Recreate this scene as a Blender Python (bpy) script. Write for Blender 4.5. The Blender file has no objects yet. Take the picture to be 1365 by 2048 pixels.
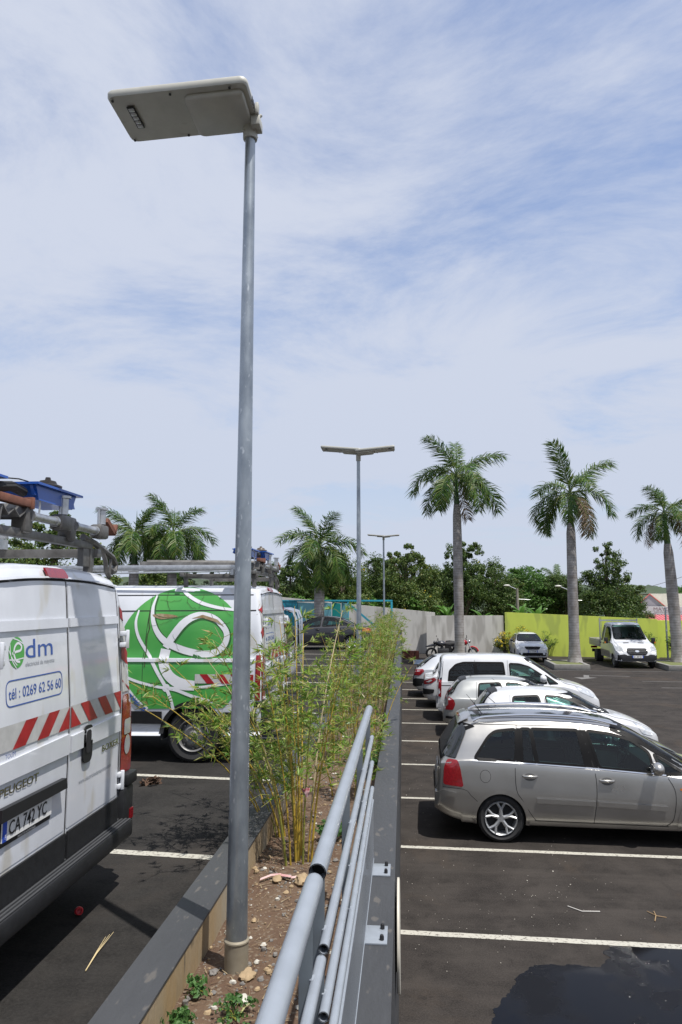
import bpy, bmesh, math, random
from math import sin, cos, pi, radians, sqrt, atan2
from mathutils import Vector, Matrix, noise
from mathutils.bvhtree import BVHTree
from mathutils.geometry import delaunay_2d_cdt
import numpy as np

S = bpy.context.scene
C = S.collection
random.seed(7)

# ------------------------------------------------------------------ camera, sky, sun, exposure
CAM_H = 3.26
cd = bpy.data.cameras.new("camera")
cam = bpy.data.objects.new("camera", cd)
C.objects.link(cam)
cd.sensor_fit = 'VERTICAL'
cd.sensor_height = 36.0
cd.lens = 36.0 * 1440 / 2048
cd.clip_start = 0.05
cd.clip_end = 5000
cam.location = (0, 0, CAM_H)
PITCH, YAW = radians(7.164), radians(4.865)      # tilted up, turned left of the planter's axis
cam.rotation_euler = (pi / 2 + PITCH, 0, YAW)
S.camera = cam

SUN_EL, SUN_AZ = radians(68), radians(-40)        # azimuth from +X, counter-clockwise
sun_dir = Vector((cos(SUN_EL) * cos(SUN_AZ), cos(SUN_EL) * sin(SUN_AZ), sin(SUN_EL)))
ld = bpy.data.lights.new("sun", 'SUN')
ld.energy = 5.0
ld.angle = radians(0.55)
ld.color = (1.0, 0.96, 0.9)
sun = bpy.data.objects.new("sun", ld)
C.objects.link(sun)
sun.rotation_euler = sun_dir.to_track_quat('Z', 'Y').to_euler()

S.view_settings.view_transform = 'Standard'
S.view_settings.look = 'None'
S.view_settings.exposure = 0.22
S.view_settings.gamma = 1.0
S.view_settings.use_curve_mapping = False
S.cycles.max_bounces = 6
S.cycles.transparent_max_bounces = 24
S.cycles.use_denoising = True

W = bpy.data.worlds.new("World")
S.world = W
W.use_nodes = True
wt = W.node_tree
wt.nodes.clear()
def wn(t, **k):
    n = wt.nodes.new(t)
    for a, b in k.items():
        setattr(n, a, b)
    return n
def wl(a, b): wt.links.new(a, b)
out = wn('ShaderNodeOutputWorld')
bg = wn('ShaderNodeBackground')
wl(bg.outputs[0], out.inputs[0])
sky = wn('ShaderNodeTexSky', sky_type='NISHITA', sun_disc=False)
sky.sun_elevation = SUN_EL
sky.sun_rotation = atan2(sun_dir.x, sun_dir.y)
sky.air_density = 1.4
sky.dust_density = 0.4
sky.ozone_density = 3.0
bg.inputs['Strength'].default_value = 0.1
tc = wn('ShaderNodeTexCoord')
sep = wn('ShaderNodeSeparateXYZ')
wl(tc.outputs['Generated'], sep.inputs[0])
def wmath(op, a, b=None, c=None):
    n = wn('ShaderNodeMath', operation=op)
    for i, q in enumerate((a, b, c)):
        if q is None: continue
        if isinstance(q, (int, float)): n.inputs[i].default_value = q
        else: wl(q, n.inputs[i])
    return n.outputs[0]
zc = wmath('MAXIMUM', sep.outputs['Z'], 0.0)
den = wmath('ADD', zc, 0.18)
cu = wmath('DIVIDE', sep.outputs['X'], den)
cv = wmath('DIVIDE', sep.outputs['Y'], den)
comb = wn('ShaderNodeCombineXYZ')
wl(cu, comb.inputs[0]); wl(cv, comb.inputs[1])
def cloud(scale, detail, rough, dist, off, stretch):
    mp = wn('ShaderNodeMapping')
    mp.inputs['Location'].default_value = off
    mp.inputs['Rotation'].default_value = (0, 0, 0.5)
    mp.inputs['Scale'].default_value = stretch
    wl(comb.outputs[0], mp.inputs[0])
    n = wn('ShaderNodeTexNoise')
    n.inputs['Scale'].default_value = scale
    n.inputs['Detail'].default_value = detail
    n.inputs['Roughness'].default_value = rough
    n.inputs['Distortion'].default_value = dist
    wl(mp.outputs[0], n.inputs['Vector'])
    return n.outputs['Fac']
c1 = cloud(1.25, 10, 0.66, 0.45, (12.5, 3.3, 0), (1.0, 1.35, 1))
c2 = cloud(0.55, 3, 0.5, 0.2, (3.3, 12.5, 0), (1.0, 1.3, 1))
cc = wmath('ADD', wmath('MULTIPLY', c1, 0.62), wmath('MULTIPLY', c2, 0.5))
mr = wn('ShaderNodeMapRange', interpolation_type='SMOOTHSTEP')
mr.inputs['From Min'].default_value = 0.34
mr.inputs['From Max'].default_value = 0.57
mr.inputs['To Min'].default_value = 0.24
mr.inputs['To Max'].default_value = 0.97
wl(cc, mr.inputs['Value'])
# the veil thickens towards the horizon
hz = wn('ShaderNodeMapRange', interpolation_type='SMOOTHSTEP')
hz.inputs['From Min'].default_value = 0.02
hz.inputs['From Max'].default_value = 0.50
hz.inputs['To Min'].default_value = 0.90
hz.inputs['To Max'].default_value = 0.0
wl(zc, hz.inputs['Value'])
fac = wmath('MAXIMUM', mr.outputs[0], hz.outputs[0])
veil = wn('ShaderNodeMix', data_type='RGBA')
veil.inputs['A'].default_value = (5.55, 5.98, 7.05, 1)
veil.inputs['B'].default_value = (5.1, 5.6, 6.75, 1)
wl(hz.outputs[0], veil.inputs['Factor'])
mixc = wn('ShaderNodeMix', data_type='RGBA')
wl(fac, mixc.inputs['Factor'])
tint = wn('ShaderNodeMix', data_type='RGBA', blend_type='MULTIPLY')
tint.inputs['Factor'].default_value = 1.0
tint.inputs['B'].default_value = (0.84, 1.0, 1.28, 1)      # deeper blue between the clouds
wl(sky.outputs[0], tint.inputs['A'])
wl(tint.outputs['Result'], mixc.inputs['A'])
wl(veil.outputs['Result'], mixc.inputs['B'])
wl(mixc.outputs['Result'], bg.inputs['Color'])

# ------------------------------------------------------------------ helpers
MATS = {}
def lin(c):
    return tuple(((x / 255) / 12.92 if x / 255 <= 0.04045 else ((x / 255 + 0.055) / 1.055) ** 2.4) for x in c)
def nodes(m):
    m.use_nodes = True
    t = m.node_tree
    return t, t.nodes, t.links, t.nodes['Principled BSDF']
def mat(name, col, rough=0.5, metal=0.0, var=0.0, vscale=8.0, bump=0.0, bscale=60.0, coat=0.0,
        spec=0.5, col2=None, detail=6, stretch=(1, 1, 1), speck=None):
    """procedural material: a base colour broken up by noise, a bump, an optional second tint and specks"""
    if name in MATS: return MATS[name]
    m = bpy.data.materials.new(name)
    t, N, L, b = nodes(m)
    b.inputs['Base Color'].default_value = (*col, 1)
    b.inputs['Roughness'].default_value = rough
    b.inputs['Metallic'].default_value = metal
    b.inputs['Specular IOR Level'].default_value = spec
    if coat:
        b.inputs['Coat Weight'].default_value = coat
        b.inputs['Coat Roughness'].default_value = 0.04
    tcn = N.new('ShaderNodeTexCoord')
    mp = N.new('ShaderNodeMapping')
    mp.inputs['Scale'].default_value = stretch
    L.new(tcn.outputs['Object'], mp.inputs[0])
    last = None
    if var or col2:
        n = N.new('ShaderNodeTexNoise')
        n.inputs['Scale'].default_value = vscale
        n.inputs['Detail'].default_value = detail
        n.inputs['Roughness'].default_value = 0.6
        L.new(mp.outputs[0], n.inputs['Vector'])
        r = N.new('ShaderNodeMapRange')
        r.inputs['From Min'].default_value = 0.3
        r.inputs['From Max'].default_value = 0.7
        L.new(n.outputs['Fac'], r.inputs['Value'])
        mx = N.new('ShaderNodeMix'); mx.data_type = 'RGBA'
        L.new(r.outputs[0], mx.inputs['Factor'])
        c2 = col2 if col2 else tuple(x * (1 + var) for x in col)
        c1 = col if col2 else tuple(x * (1 - var) for x in col)
        mx.inputs['A'].default_value = (*c1, 1)
        mx.inputs['B'].default_value = (*c2, 1)
        last = mx.outputs['Result']
        rr = N.new('ShaderNodeMapRange')
        rr.inputs['To Min'].default_value = max(0.02, rough - 0.08)
        rr.inputs['To Max'].default_value = min(1, rough + 0.08)
        L.new(n.outputs['Fac'], rr.inputs['Value'])
        L.new(rr.outputs[0], b.inputs['Roughness'])
    if speck:
        scol, sscale, sthr = speck
        n = N.new('ShaderNodeTexNoise')
        n.inputs['Scale'].default_value = sscale
        n.inputs['Detail'].default_value = 2
        L.new(mp.outputs[0], n.inputs['Vector'])
        r = N.new('ShaderNodeMapRange')
        r.inputs['From Min'].default_value = sthr
        r.inputs['From Max'].default_value = sthr + 0.08
        L.new(n.outputs['Fac'], r.inputs['Value'])
        mx = N.new('ShaderNodeMix'); mx.data_type = 'RGBA'
        L.new(r.outputs[0], mx.inputs['Factor'])
        if last: L.new(last, mx.inputs['A'])
        else: mx.inputs['A'].default_value = (*col, 1)
        mx.inputs['B'].default_value = (*scol, 1)
        last = mx.outputs['Result']
    if last: L.new(last, b.inputs['Base Color'])
    if bump:
        n = N.new('ShaderNodeTexNoise')
        n.inputs['Scale'].default_value = bscale
        n.inputs['Detail'].default_value = 4
        L.new(mp.outputs[0], n.inputs['Vector'])
        bp = N.new('ShaderNodeBump')
        bp.inputs['Strength'].default_value = bump
        bp.inputs['Distance'].default_value = 0.02
        L.new(n.outputs['Fac'], bp.inputs['Height'])
        L.new(bp.outputs[0], b.inputs['Normal'])
    MATS[name] = m
    return m
def leaf_mat(name, cols, rough=0.5, trans=0.35, spec=0.4):
    """foliage: every leaf face its own shade, a little light coming through"""
    if name in MATS: return MATS[name]
    m = bpy.data.materials.new(name)
    t, N, L, b = nodes(m)
    g = N.new('ShaderNodeNewGeometry')
    cr = N.new('ShaderNodeValToRGB')
    L.new(g.outputs['Random Per Island'], cr.inputs[0])
    while len(cr.color_ramp.elements) < len(cols): cr.color_ramp.elements.new(0.5)
    for i, (e, c) in enumerate(zip(cr.color_ramp.elements, cols)):
        e.position = i / max(1, len(cols) - 1)
        e.color = (*c, 1)
    L.new(cr.outputs[0], b.inputs['Base Color'])
    b.inputs['Roughness'].default_value = rough
    b.inputs['Specular IOR Level'].default_value = spec
    tr = N.new('ShaderNodeBsdfTranslucent')
    L.new(cr.outputs[0], tr.inputs['Color'])
    ms = N.new('ShaderNodeMixShader')
    ms.inputs[0].default_value = trans
    L.new(b.outputs[0], ms.inputs[1]); L.new(tr.outputs[0], ms.inputs[2])
    L.new(ms.outputs[0], N['Material Output'].inputs[0])
    MATS[name] = m
    return m
def glass_mat(name, tint, clear):
    if name in MATS: return MATS[name]
    m = bpy.data.materials.new(name)
    t, N, L, b = nodes(m)
    tr = N.new('ShaderNodeBsdfTransparent'); tr.inputs[0].default_value = (*tint, 1)
    b.inputs['Base Color'].default_value = (0.012, 0.016, 0.018, 1)
    b.inputs['Roughness'].default_value = 0.03
    b.inputs['Specular IOR Level'].default_value = 0.6
    gl = N.new('ShaderNodeBsdfGlossy'); gl.inputs['Roughness'].default_value = 0.02
    m1 = N.new('ShaderNodeMixShader'); m1.inputs[0].default_value = clear
    L.new(b.outputs[0], m1.inputs[1]); L.new(tr.outputs[0], m1.inputs[2])
    fr = N.new('ShaderNodeFresnel'); fr.inputs[0].default_value = 1.5
    m2 = N.new('ShaderNodeMixShader')
    L.new(fr.outputs[0], m2.inputs[0]); L.new(m1.outputs[0], m2.inputs[1]); L.new(gl.outputs[0], m2.inputs[2])
    L.new(m2.outputs[0], N['Material Output'].inputs[0])
    MATS[name] = m
    return m
def light_mat(name, col, rough=0.12):
    return mat(name, col, rough=rough, coat=0.6, var=0.25, vscale=40, detail=2)

def tag(o, label=None, cat=None, group=None, kind=None):
    if label: o['label'] = label
    if cat: o['category'] = cat
    if group: o['group'] = group
    if kind: o['kind'] = kind
    return o
def empty(name, loc=(0, 0, 0), rz=0.0, label=None, cat=None, group=None):
    o = bpy.data.objects.new(name, None)
    o.empty_display_size = 0.2
    C.objects.link(o)
    o.location = loc
    o.rotation_euler = (0, 0, rz)
    return tag(o, label, cat, group)
def mesh_obj(name, v, f, m, parent=None, smooth=True, sharp=35, bevel=0.0, loc=None):
    me = bpy.data.meshes.new(name)
    me.from_pydata([tuple(p) for p in v], [], f)
    if bevel:
        bm = bmesh.new(); bm.from_mesh(me)
        bmesh.ops.recalc_face_normals(bm, faces=bm.faces)
        es = [e for e in bm.edges if len(e.link_faces) == 2 and e.calc_face_angle(0) > radians(40)]
        bmesh.ops.bevel(bm, geom=es, offset=bevel, segments=2, profile=0.5, affect='EDGES', clamp_overlap=True)
        bm.to_mesh(me); bm.free()
    me.update()
    if smooth:
        me.polygons.foreach_set('use_smooth', [True] * len(me.polygons))
        me.set_sharp_from_angle(angle=radians(sharp))
    if m: me.materials.append(m)
    o = bpy.data.objects.new(name, me)
    C.objects.link(o)
    if parent: o.parent = parent
    if loc: o.location = loc
    return o
class MB:
    def __init__(s): s.v = []; s.f = []
    def add(s, v, f):
        n = len(s.v); s.v += [Vector(p) for p in v]; s.f += [[i + n for i in q] for q in f]
    def box(s, x0, x1, y0, y1, z0, z1, M=None):
        v = [Vector((x, y, z)) for z in (z0, z1) for y in (y0, y1) for x in (x0, x1)]
        if M: v = [M @ p for p in v]
        s.add(v, [(0, 2, 3, 1), (4, 5, 7, 6), (0, 1, 5, 4), (2, 6, 7, 3), (0, 4, 6, 2), (1, 3, 7, 5)])
        return s
    def tube(s, pts, r, n=10, cap=True):
        pts = [Vector(p) for p in pts]
        rs = r if isinstance(r, (list, tuple)) else [r] * len(pts)
        k = len(pts)
        t0 = (pts[1] - pts[0]).normalized()
        a = t0.orthogonal().normalized()
        rings = []
        for i in range(k):
            t = (pts[min(i + 1, k - 1)] - pts[max(i - 1, 0)])
            t = t.normalized() if t.length > 1e-9 else t0
            a = (a - t * a.dot(t)).normalized()
            b = t.cross(a)
            rings.append([pts[i] + (a * cos(2 * pi * j / n) + b * sin(2 * pi * j / n)) * rs[i] for j in range(n)])
        v = [p for q in rings for p in q]
        f = [(i * n + j, i * n + (j + 1) % n, (i + 1) * n + (j + 1) % n, (i + 1) * n + j) for i in range(k - 1) for j in range(n)]
        if cap: f += [tuple(range(n))[::-1], tuple((k - 1) * n + j for j in range(n))]
        s.add(v, f); return s
    def lathe(s, prof, axis='z', n=24, at=(0, 0, 0), cap=True):
        """prof: (radius, height) pairs turned round an axis"""
        at = Vector(at); k = len(prof); v = []
        for r, h in prof:
            for j in range(n):
                a = 2 * pi * j / n
                p = {'z': (r * cos(a), r * sin(a), h), 'y': (r * cos(a), h, r * sin(a)), 'x': (h, r * cos(a), r * sin(a))}[axis]
                v.append(at + Vector(p))
        f = [(i * n + j, i * n + (j + 1) % n, (i + 1) * n + (j + 1) % n, (i + 1) * n + j) for i in range(k - 1) for j in range(n)]
        if cap: f += [tuple(range(n))[::-1], tuple((k - 1) * n + j for j in range(n))]
        s.add(v, f); return s
    def blob(s, c, r, seed=0, amp=0.25, n=8, sq=(1, 1, 1)):
        c = Vector(c); v = []; m = n // 2 + 1
        rnd = random.Random(seed); off = Vector((rnd.random() * 50, rnd.random() * 50, rnd.random() * 50))
        for i in range(m + 1):
            th = pi * i / m
            for j in range(n):
                ph = 2 * pi * j / n
                d = Vector((sin(th) * cos(ph), sin(th) * sin(ph), cos(th)))
                q = r * (1 + amp * noise.noise(d * 1.7 + off))
                v.append(c + Vector((d.x * sq[0], d.y * sq[1], d.z * sq[2])) * q)
        f = [(i * n + j, (i + 1) * n + j, (i + 1) * n + (j + 1) % n, i * n + (j + 1) % n) for i in range(m) for j in range(n)]
        s.add(v, f); return s
    def build(s, name, m, parent=None, **k): return mesh_obj(name, s.v, s.f, m, parent, **k)
def link_copy(o, parent=None):
    c = o.copy(); C.objects.link(c)
    if parent is not None: c.parent = parent
    return c
def copy_tree(o, parent=None):
    kids = list(o.children)
    c = link_copy(o, parent)
    for k in kids: copy_tree(k, c)
    return c
def catmull(P, n):
    """smooth polyline through control points, n samples per span"""
    P = [np.array(p, float) for p in P]
    Q = [2 * P[0] - P[1]] + P + [2 * P[-1] - P[-2]]
    o = []
    for i in range(1, len(Q) - 2):
        a, b, c, d = Q[i - 1:i + 3]
        for k in range(n):
            t = k / n
            o.append(0.5 * ((2 * b) + (-a + c) * t + (2 * a - 5 * b + 4 * c - d) * t * t + (-a + 3 * b - 3 * c + d) * t ** 3))
    o.append(P[-1])
    return np.array(o)
def lerpc(tab, x):
    return float(np.interp(x, [p[0] for p in tab], [p[1] for p in tab]))
def smoothtab(tab, n=8):
    c = catmull(tab, n)
    for i in range(1, len(c)):
        if c[i, 0] <= c[i - 1, 0]: c[i, 0] = c[i - 1, 0] + 1e-4
    return [tuple(p) for p in c]
def rounded(poly, r, n=4):
    """round a 2-D polygon's corners"""
    if r <= 0: return [tuple(p) for p in poly]
    o = []
    k = len(poly)
    for i in range(k):
        a, b, c = (np.array(poly[(i + d) % k], float) for d in (-1, 0, 1))
        la, lc = np.linalg.norm(a - b), np.linalg.norm(c - b)
        q = min(r, la * 0.45, lc * 0.45)
        p0 = b + (a - b) / max(la, 1e-9) * q; p1 = b + (c - b) / max(lc, 1e-9) * q
        for j in range(n + 1):
            t = j / n
            o.append(tuple((1 - t) ** 2 * p0 + 2 * t * (1 - t) * b + t * t * p1))
    return o
def densify(poly, step):
    o = []
    for i in range(len(poly)):
        a, b = np.array(poly[i]), np.array(poly[(i + 1) % len(poly)])
        n = max(1, int(np.linalg.norm(b - a) / step))
        for j in range(n): o.append(tuple(a + (b - a) * j / n))
    return o
def pip(P, poly):
    P = np.asarray(P, float); x, y = P[:, 0], P[:, 1]
    r = np.zeros(len(P), bool)
    q = np.asarray(poly, float); k = len(q)
    for i in range(k):
        x0, y0 = q[i - 1]; x1, y1 = q[i]
        c = ((y0 > y) != (y1 > y))
        if y1 != y0:
            r ^= c & (x < (x1 - x0) * (y - y0) / (y1 - y0) + x0)
    return r
def offset_poly(poly, d):
    """grow (d>0) or shrink a polygon"""
    q = np.array(poly, float); k = len(q)
    area = sum(q[i - 1][0] * q[i][1] - q[i][0] * q[i - 1][1] for i in range(k))
    s = 1 if area > 0 else -1
    o = []
    for i in range(k):
        e0 = q[i] - q[i - 1]; e1 = q[(i + 1) % k] - q[i]
        n0 = np.array((e0[1], -e0[0])) / (np.linalg.norm(e0) + 1e-9) * s
        n1 = np.array((e1[1], -e1[0])) / (np.linalg.norm(e1) + 1e-9) * s
        n = n0 + n1; l = np.linalg.norm(n)
        n = n / l if l > 1e-6 else n0
        o.append(tuple(q[i] + n * d / max(0.5, float(n @ n0))))
    return o
def fill2d(poly, step, holes=()):
    """triangulate a polygon with inner points: returns 2-D points and triangles"""
    loops = [densify(poly, step)] + [densify(h, step) for h in holes]
    pts = []; edges = []
    for lp in loops:
        n = len(pts); pts += lp
        edges += [(n + i, n + (i + 1) % len(lp)) for i in range(len(lp))]
    a = np.array(loops[0]); lo, hi = a.min(0), a.max(0)
    g = np.array([(x, y) for x in np.arange(lo[0] + step / 2, hi[0], step) for y in np.arange(lo[1] + step / 2, hi[1], step)]).reshape(-1, 2)
    if len(g):
        k = pip(g, offset_poly(loops[0], -step * 0.3))
        for h in holes: k &= ~pip(g, offset_poly(h, step * 0.3))
        pts += [tuple(p) for p in g[k]]
    vs, _, fs, *_ = delaunay_2d_cdt([Vector(p) for p in pts], edges, [], 0, 1e-5)
    v = np.array([tuple(p) for p in vs]); fs = [list(f) for f in fs]
    cen = np.array([v[f].mean(0) for f in fs])
    ok = pip(cen, loops[0])
    for h in holes: ok &= ~pip(cen, h)
    return v, [f for f, q in zip(fs, ok) if q]
def ribbon_poly(line, w):
    """closed outline of a 2-D polyline with a width (a number, or one per point)"""
    q = np.array(line, float); k = len(q)
    ws = [w] * k if np.isscalar(w) else list(w)
    a, b = [], []
    for i in range(k):
        t = q[min(i + 1, k - 1)] - q[max(i - 1, 0)]
        t = t / (np.linalg.norm(t) + 1e-9)
        n = np.array((-t[1], t[0])) * ws[i] / 2
        a.append(tuple(q[i] + n)); b.append(tuple(q[i] - n))
    return a + b[::-1]
def text2d(s, size, bold=0.0, shear=0.0):
    cu = bpy.data.curves.new('t', 'FONT')
    cu.body = s; cu.size = size; cu.align_x = 'CENTER'; cu.align_y = 'CENTER'; cu.shear = shear
    cu.offset = bold; cu.resolution_u = 3
    o = bpy.data.objects.new('t', cu); C.objects.link(o)
    bpy.context.view_layer.update()
    me = o.evaluated_get(bpy.context.evaluated_depsgraph_get()).to_mesh()
    v = np.array([tuple(p.co)[:2] for p in me.vertices]).reshape(-1, 2)
    f = [list(p.vertices) for p in me.polygons]
    bpy.data.objects.remove(o)
    return v, f

# ------------------------------------------------------------------ ground, lots, walls
LZ = 1.24
def sheet(name, x0, x1, y0, y1, z, m, kind='structure', nx=1, ny=1):
    v = [(x0 + (x1 - x0) * i / nx, y0 + (y1 - y0) * j / ny, z) for j in range(ny + 1) for i in range(nx + 1)]
    f = [(j * (nx + 1) + i, j * (nx + 1) + i + 1, (j + 1) * (nx + 1) + i + 1, (j + 1) * (nx + 1) + i) for j in range(ny) for i in range(nx)]
    return tag(mesh_obj(name, v, f, m, smooth=False), kind=kind)
def asphalt(name, c1, c2, stain, wet=False):
    m = bpy.data.materials.new(name); t, N, L, b = nodes(m)
    g = N.new('ShaderNodeNewGeometry')
    def noise_(sc, det, lo, hi, dist=0.0):
        n = N.new('ShaderNodeTexNoise'); n.inputs['Scale'].default_value = sc; n.inputs['Detail'].default_value = det; n.inputs['Roughness'].default_value = .65; n.inputs['Distortion'].default_value = dist
        L.new(g.outputs['Position'], n.inputs['Vector'])
        r = N.new('ShaderNodeMapRange'); r.inputs['From Min'].default_value = lo; r.inputs['From Max'].default_value = hi
        L.new(n.outputs['Fac'], r.inputs['Value']); return r.outputs[0], n
    def mix(f, a, bcol, k=1.0):
        x = N.new('ShaderNodeMix'); x.data_type = 'RGBA'
        if k != 1.0:
            mm = N.new('ShaderNodeMath'); mm.operation = 'MULTIPLY'; mm.inputs[1].default_value = k; L.new(f, mm.inputs[0]); f = mm.outputs[0]
        L.new(f, x.inputs['Factor'])
        if isinstance(a, tuple): x.inputs['A'].default_value = (*a, 1)
        else: L.new(a, x.inputs['A'])
        x.inputs['B'].default_value = (*bcol, 1); return x.outputs['Result']
    f1, _ = noise_(1.6, 10, .40, .62); f2, n2 = noise_(60, 5, .40, .70); f3, _ = noise_(.45, 9, .54, .74, .6); f4, _ = noise_(420, 1, .66, .74); f5, _ = noise_(3.1, 11, .55, .66, .4)
    c = mix(f1, c1, c2)
    c = mix(f3, c, stain, .8)
    c = mix(f5, c, tuple(x * .55 for x in c1), .6)
    c = mix(f2, c, tuple(x * 1.6 for x in c2), .5)
    c = mix(f4, c, (.10, .095, .09), .55)
    vo = N.new('ShaderNodeTexVoronoi'); vo.inputs['Scale'].default_value = .55; vo.inputs['Randomness'].default_value = 1.0
    nz = N.new('ShaderNodeTexNoise'); nz.inputs['Scale'].default_value = 6; nz.inputs['Detail'].default_value = 5
    L.new(g.outputs['Position'], nz.inputs['Vector'])
    mixv = N.new('ShaderNodeMix'); mixv.data_type = 'VECTOR'; mixv.inputs['Factor'].default_value = .12
    L.new(g.outputs['Position'], mixv.inputs[4]); L.new(nz.outputs['Color'], mixv.inputs[5]); L.new(mixv.outputs[1], vo.inputs['Vector'])
    od = N.new('ShaderNodeMapRange'); od.inputs['From Min'].default_value = .16; od.inputs['From Max'].default_value = .04; od.inputs['To Min'].default_value = 0; od.inputs['To Max'].default_value = .75
    L.new(vo.outputs['Distance'], od.inputs['Value'])
    c = mix(od.outputs[0], c, tuple(x * .35 for x in c1))                      # old oil drips
    sx = N.new('ShaderNodeSeparateXYZ'); L.new(g.outputs['Position'], sx.inputs[0])
    cbn = N.new('ShaderNodeCombineXYZ')
    for i_, k_ in ((0, .16), (1, 2.6)):
        mm = N.new('ShaderNodeMath'); mm.operation = 'MULTIPLY'; mm.inputs[1].default_value = k_; L.new(sx.outputs[i_], mm.inputs[0]); L.new(mm.outputs[0], cbn.inputs[i_])
    ns = N.new('ShaderNodeTexNoise'); ns.inputs['Scale'].default_value = 1.0; ns.inputs['Detail'].default_value = 6; ns.inputs['Roughness'].default_value = .7
    L.new(cbn.outputs[0], ns.inputs['Vector'])
    rs = N.new('ShaderNodeMapRange'); rs.inputs['From Min'].default_value = .52; rs.inputs['From Max'].default_value = .74; L.new(ns.outputs['Fac'], rs.inputs['Value'])
    c = mix(rs.outputs[0], c, tuple(x * 1.45 for x in c2), .6)                 # scuffs from tyres turning into the bays
    L.new(c, b.inputs['Base Color'])
    b.inputs['Roughness'].default_value = .9; b.inputs['Specular IOR Level'].default_value = .16
    bp = N.new('ShaderNodeBump'); bp.inputs['Strength'].default_value = .55; bp.inputs['Distance'].default_value = .008
    L.new(n2.outputs['Fac'], bp.inputs['Height']); L.new(bp.outputs[0], b.inputs['Normal'])
    MATS[name] = m
    return m
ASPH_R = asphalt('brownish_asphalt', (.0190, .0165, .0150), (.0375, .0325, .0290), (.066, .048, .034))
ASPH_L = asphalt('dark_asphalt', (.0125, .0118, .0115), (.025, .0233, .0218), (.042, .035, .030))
EARTH = mat('earth_and_grass', (.07, .08, .03), rough=.95, col2=(.11, .085, .05), vscale=.2)
def line_paint():
    m = bpy.data.materials.new('worn_white_paint'); t, N, L, b = nodes(m)
    g = N.new('ShaderNodeNewGeometry')
    n = N.new('ShaderNodeTexNoise'); n.inputs['Scale'].default_value = 28; n.inputs['Detail'].default_value = 6; n.inputs['Roughness'].default_value = .7
    L.new(g.outputs['Position'], n.inputs['Vector'])
    r = N.new('ShaderNodeValToRGB'); r.color_ramp.elements[0].position = .37; r.color_ramp.elements[0].color = (.12, .105, .09, 1)
    r.color_ramp.elements[1].position = .47; r.color_ramp.elements[1].color = (.40, .385, .335, 1)
    L.new(n.outputs['Fac'], r.inputs[0]); L.new(r.outputs[0], b.inputs['Base Color']); b.inputs['Roughness'].default_value = .7
    return m
PAINTW = line_paint()
sheet('ground', -1500, 1500, -1500, 1500, -.03, EARTH)
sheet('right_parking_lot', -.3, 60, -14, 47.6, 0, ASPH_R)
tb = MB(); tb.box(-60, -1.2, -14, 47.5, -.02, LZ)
tag(tb.build('left_parking_terrace', ASPH_L, smooth=False), kind='structure')
# painted bays
def line_mesh(name, segs, z, w=.10, m=PAINTW):
    b = MB(); rnd = random.Random(3)
    for (x0, y0, x1, y1) in segs:
        d = Vector((x1 - x0, y1 - y0, 0)); n = Vector((-d.y, d.x, 0)).normalized() * w / 2
        k = max(1, int(d.length / .12)); top = []; bot = []
        for i in range(k + 1):
            p = Vector((x0, y0, z)) + d * i / k
            top.append(p + n * (1 + rnd.uniform(-.07, .07))); bot.append(p - n * (1 + rnd.uniform(-.07, .07)))
        b.add(top + bot, [(i, k + 1 + i, k + 2 + i, i + 1) for i in range(k)])
    return tag(b.build(name, m, smooth=False), kind='structure')
ry = [5.1, 7.66, 10.2, 12.66, 15.2, 17.7, 20.25, 22.75, 25.3, 27.9, 30.4, 33.4]
line_mesh('right_bay_lines', [(-.06, y, 5.0, y - .16) for y in ry], .004)
ly = [3.45, 5.91, 8.42, 10.95, 13.45, 15.95, 18.45, 20.95, 23.45, 25.95, 28.45, 30.95, 33.45]
line_mesh('left_bay_lines', [(-1.34, y - .0, -6.2, y + .42) for y in ly], LZ + .004)
GREYPAINT = mat('faded_grey_paint', (.14, .135, .13), rough=.8, var=.3, vscale=18)
line_mesh('lane_dashes', [(9.9, 31.6, 13.5, 31.35), (9.9, 29.3, 13.6, 29.05), (5.5, 36.3, 30, 35.0)], .004, w=.09, m=GREYPAINT)
ar = MB(); ar.add([(10.0, 33.62, .004), (10.0, 33.5, .004), (8.2, 34.02, .004), (8.2, 34.14, .004)], [(0, 1, 2, 3)])
ar.add([(8.36, 34.14, .004), (8.12, 34.10, .004), (7.86, 32.95, .004), (8.1, 32.95, .004)], [(0, 1, 2, 3)])
ar.add([(7.45, 33.0, .004), (7.6, 32.2, .004), (8.45, 32.95, .004)], [(0, 1, 2)])
tag(ar.build('lane_arrow', GREYPAINT, smooth=False), kind='structure')
line_mesh('far_bay_lines', [(8.45, 45.5, 8.45, 38.6), (12.95, 44.2, 12.9, 38.0)], .004, w=.10)
tag(MB().box(.55, 1.35, 39.3, 42.2, -.01, .004).build('blue_painted_bay', mat('worn_blue_paint', (.12, .20, .33), rough=.8, col2=(.34, .37, .40), vscale=3), smooth=False), kind='structure')

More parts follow.
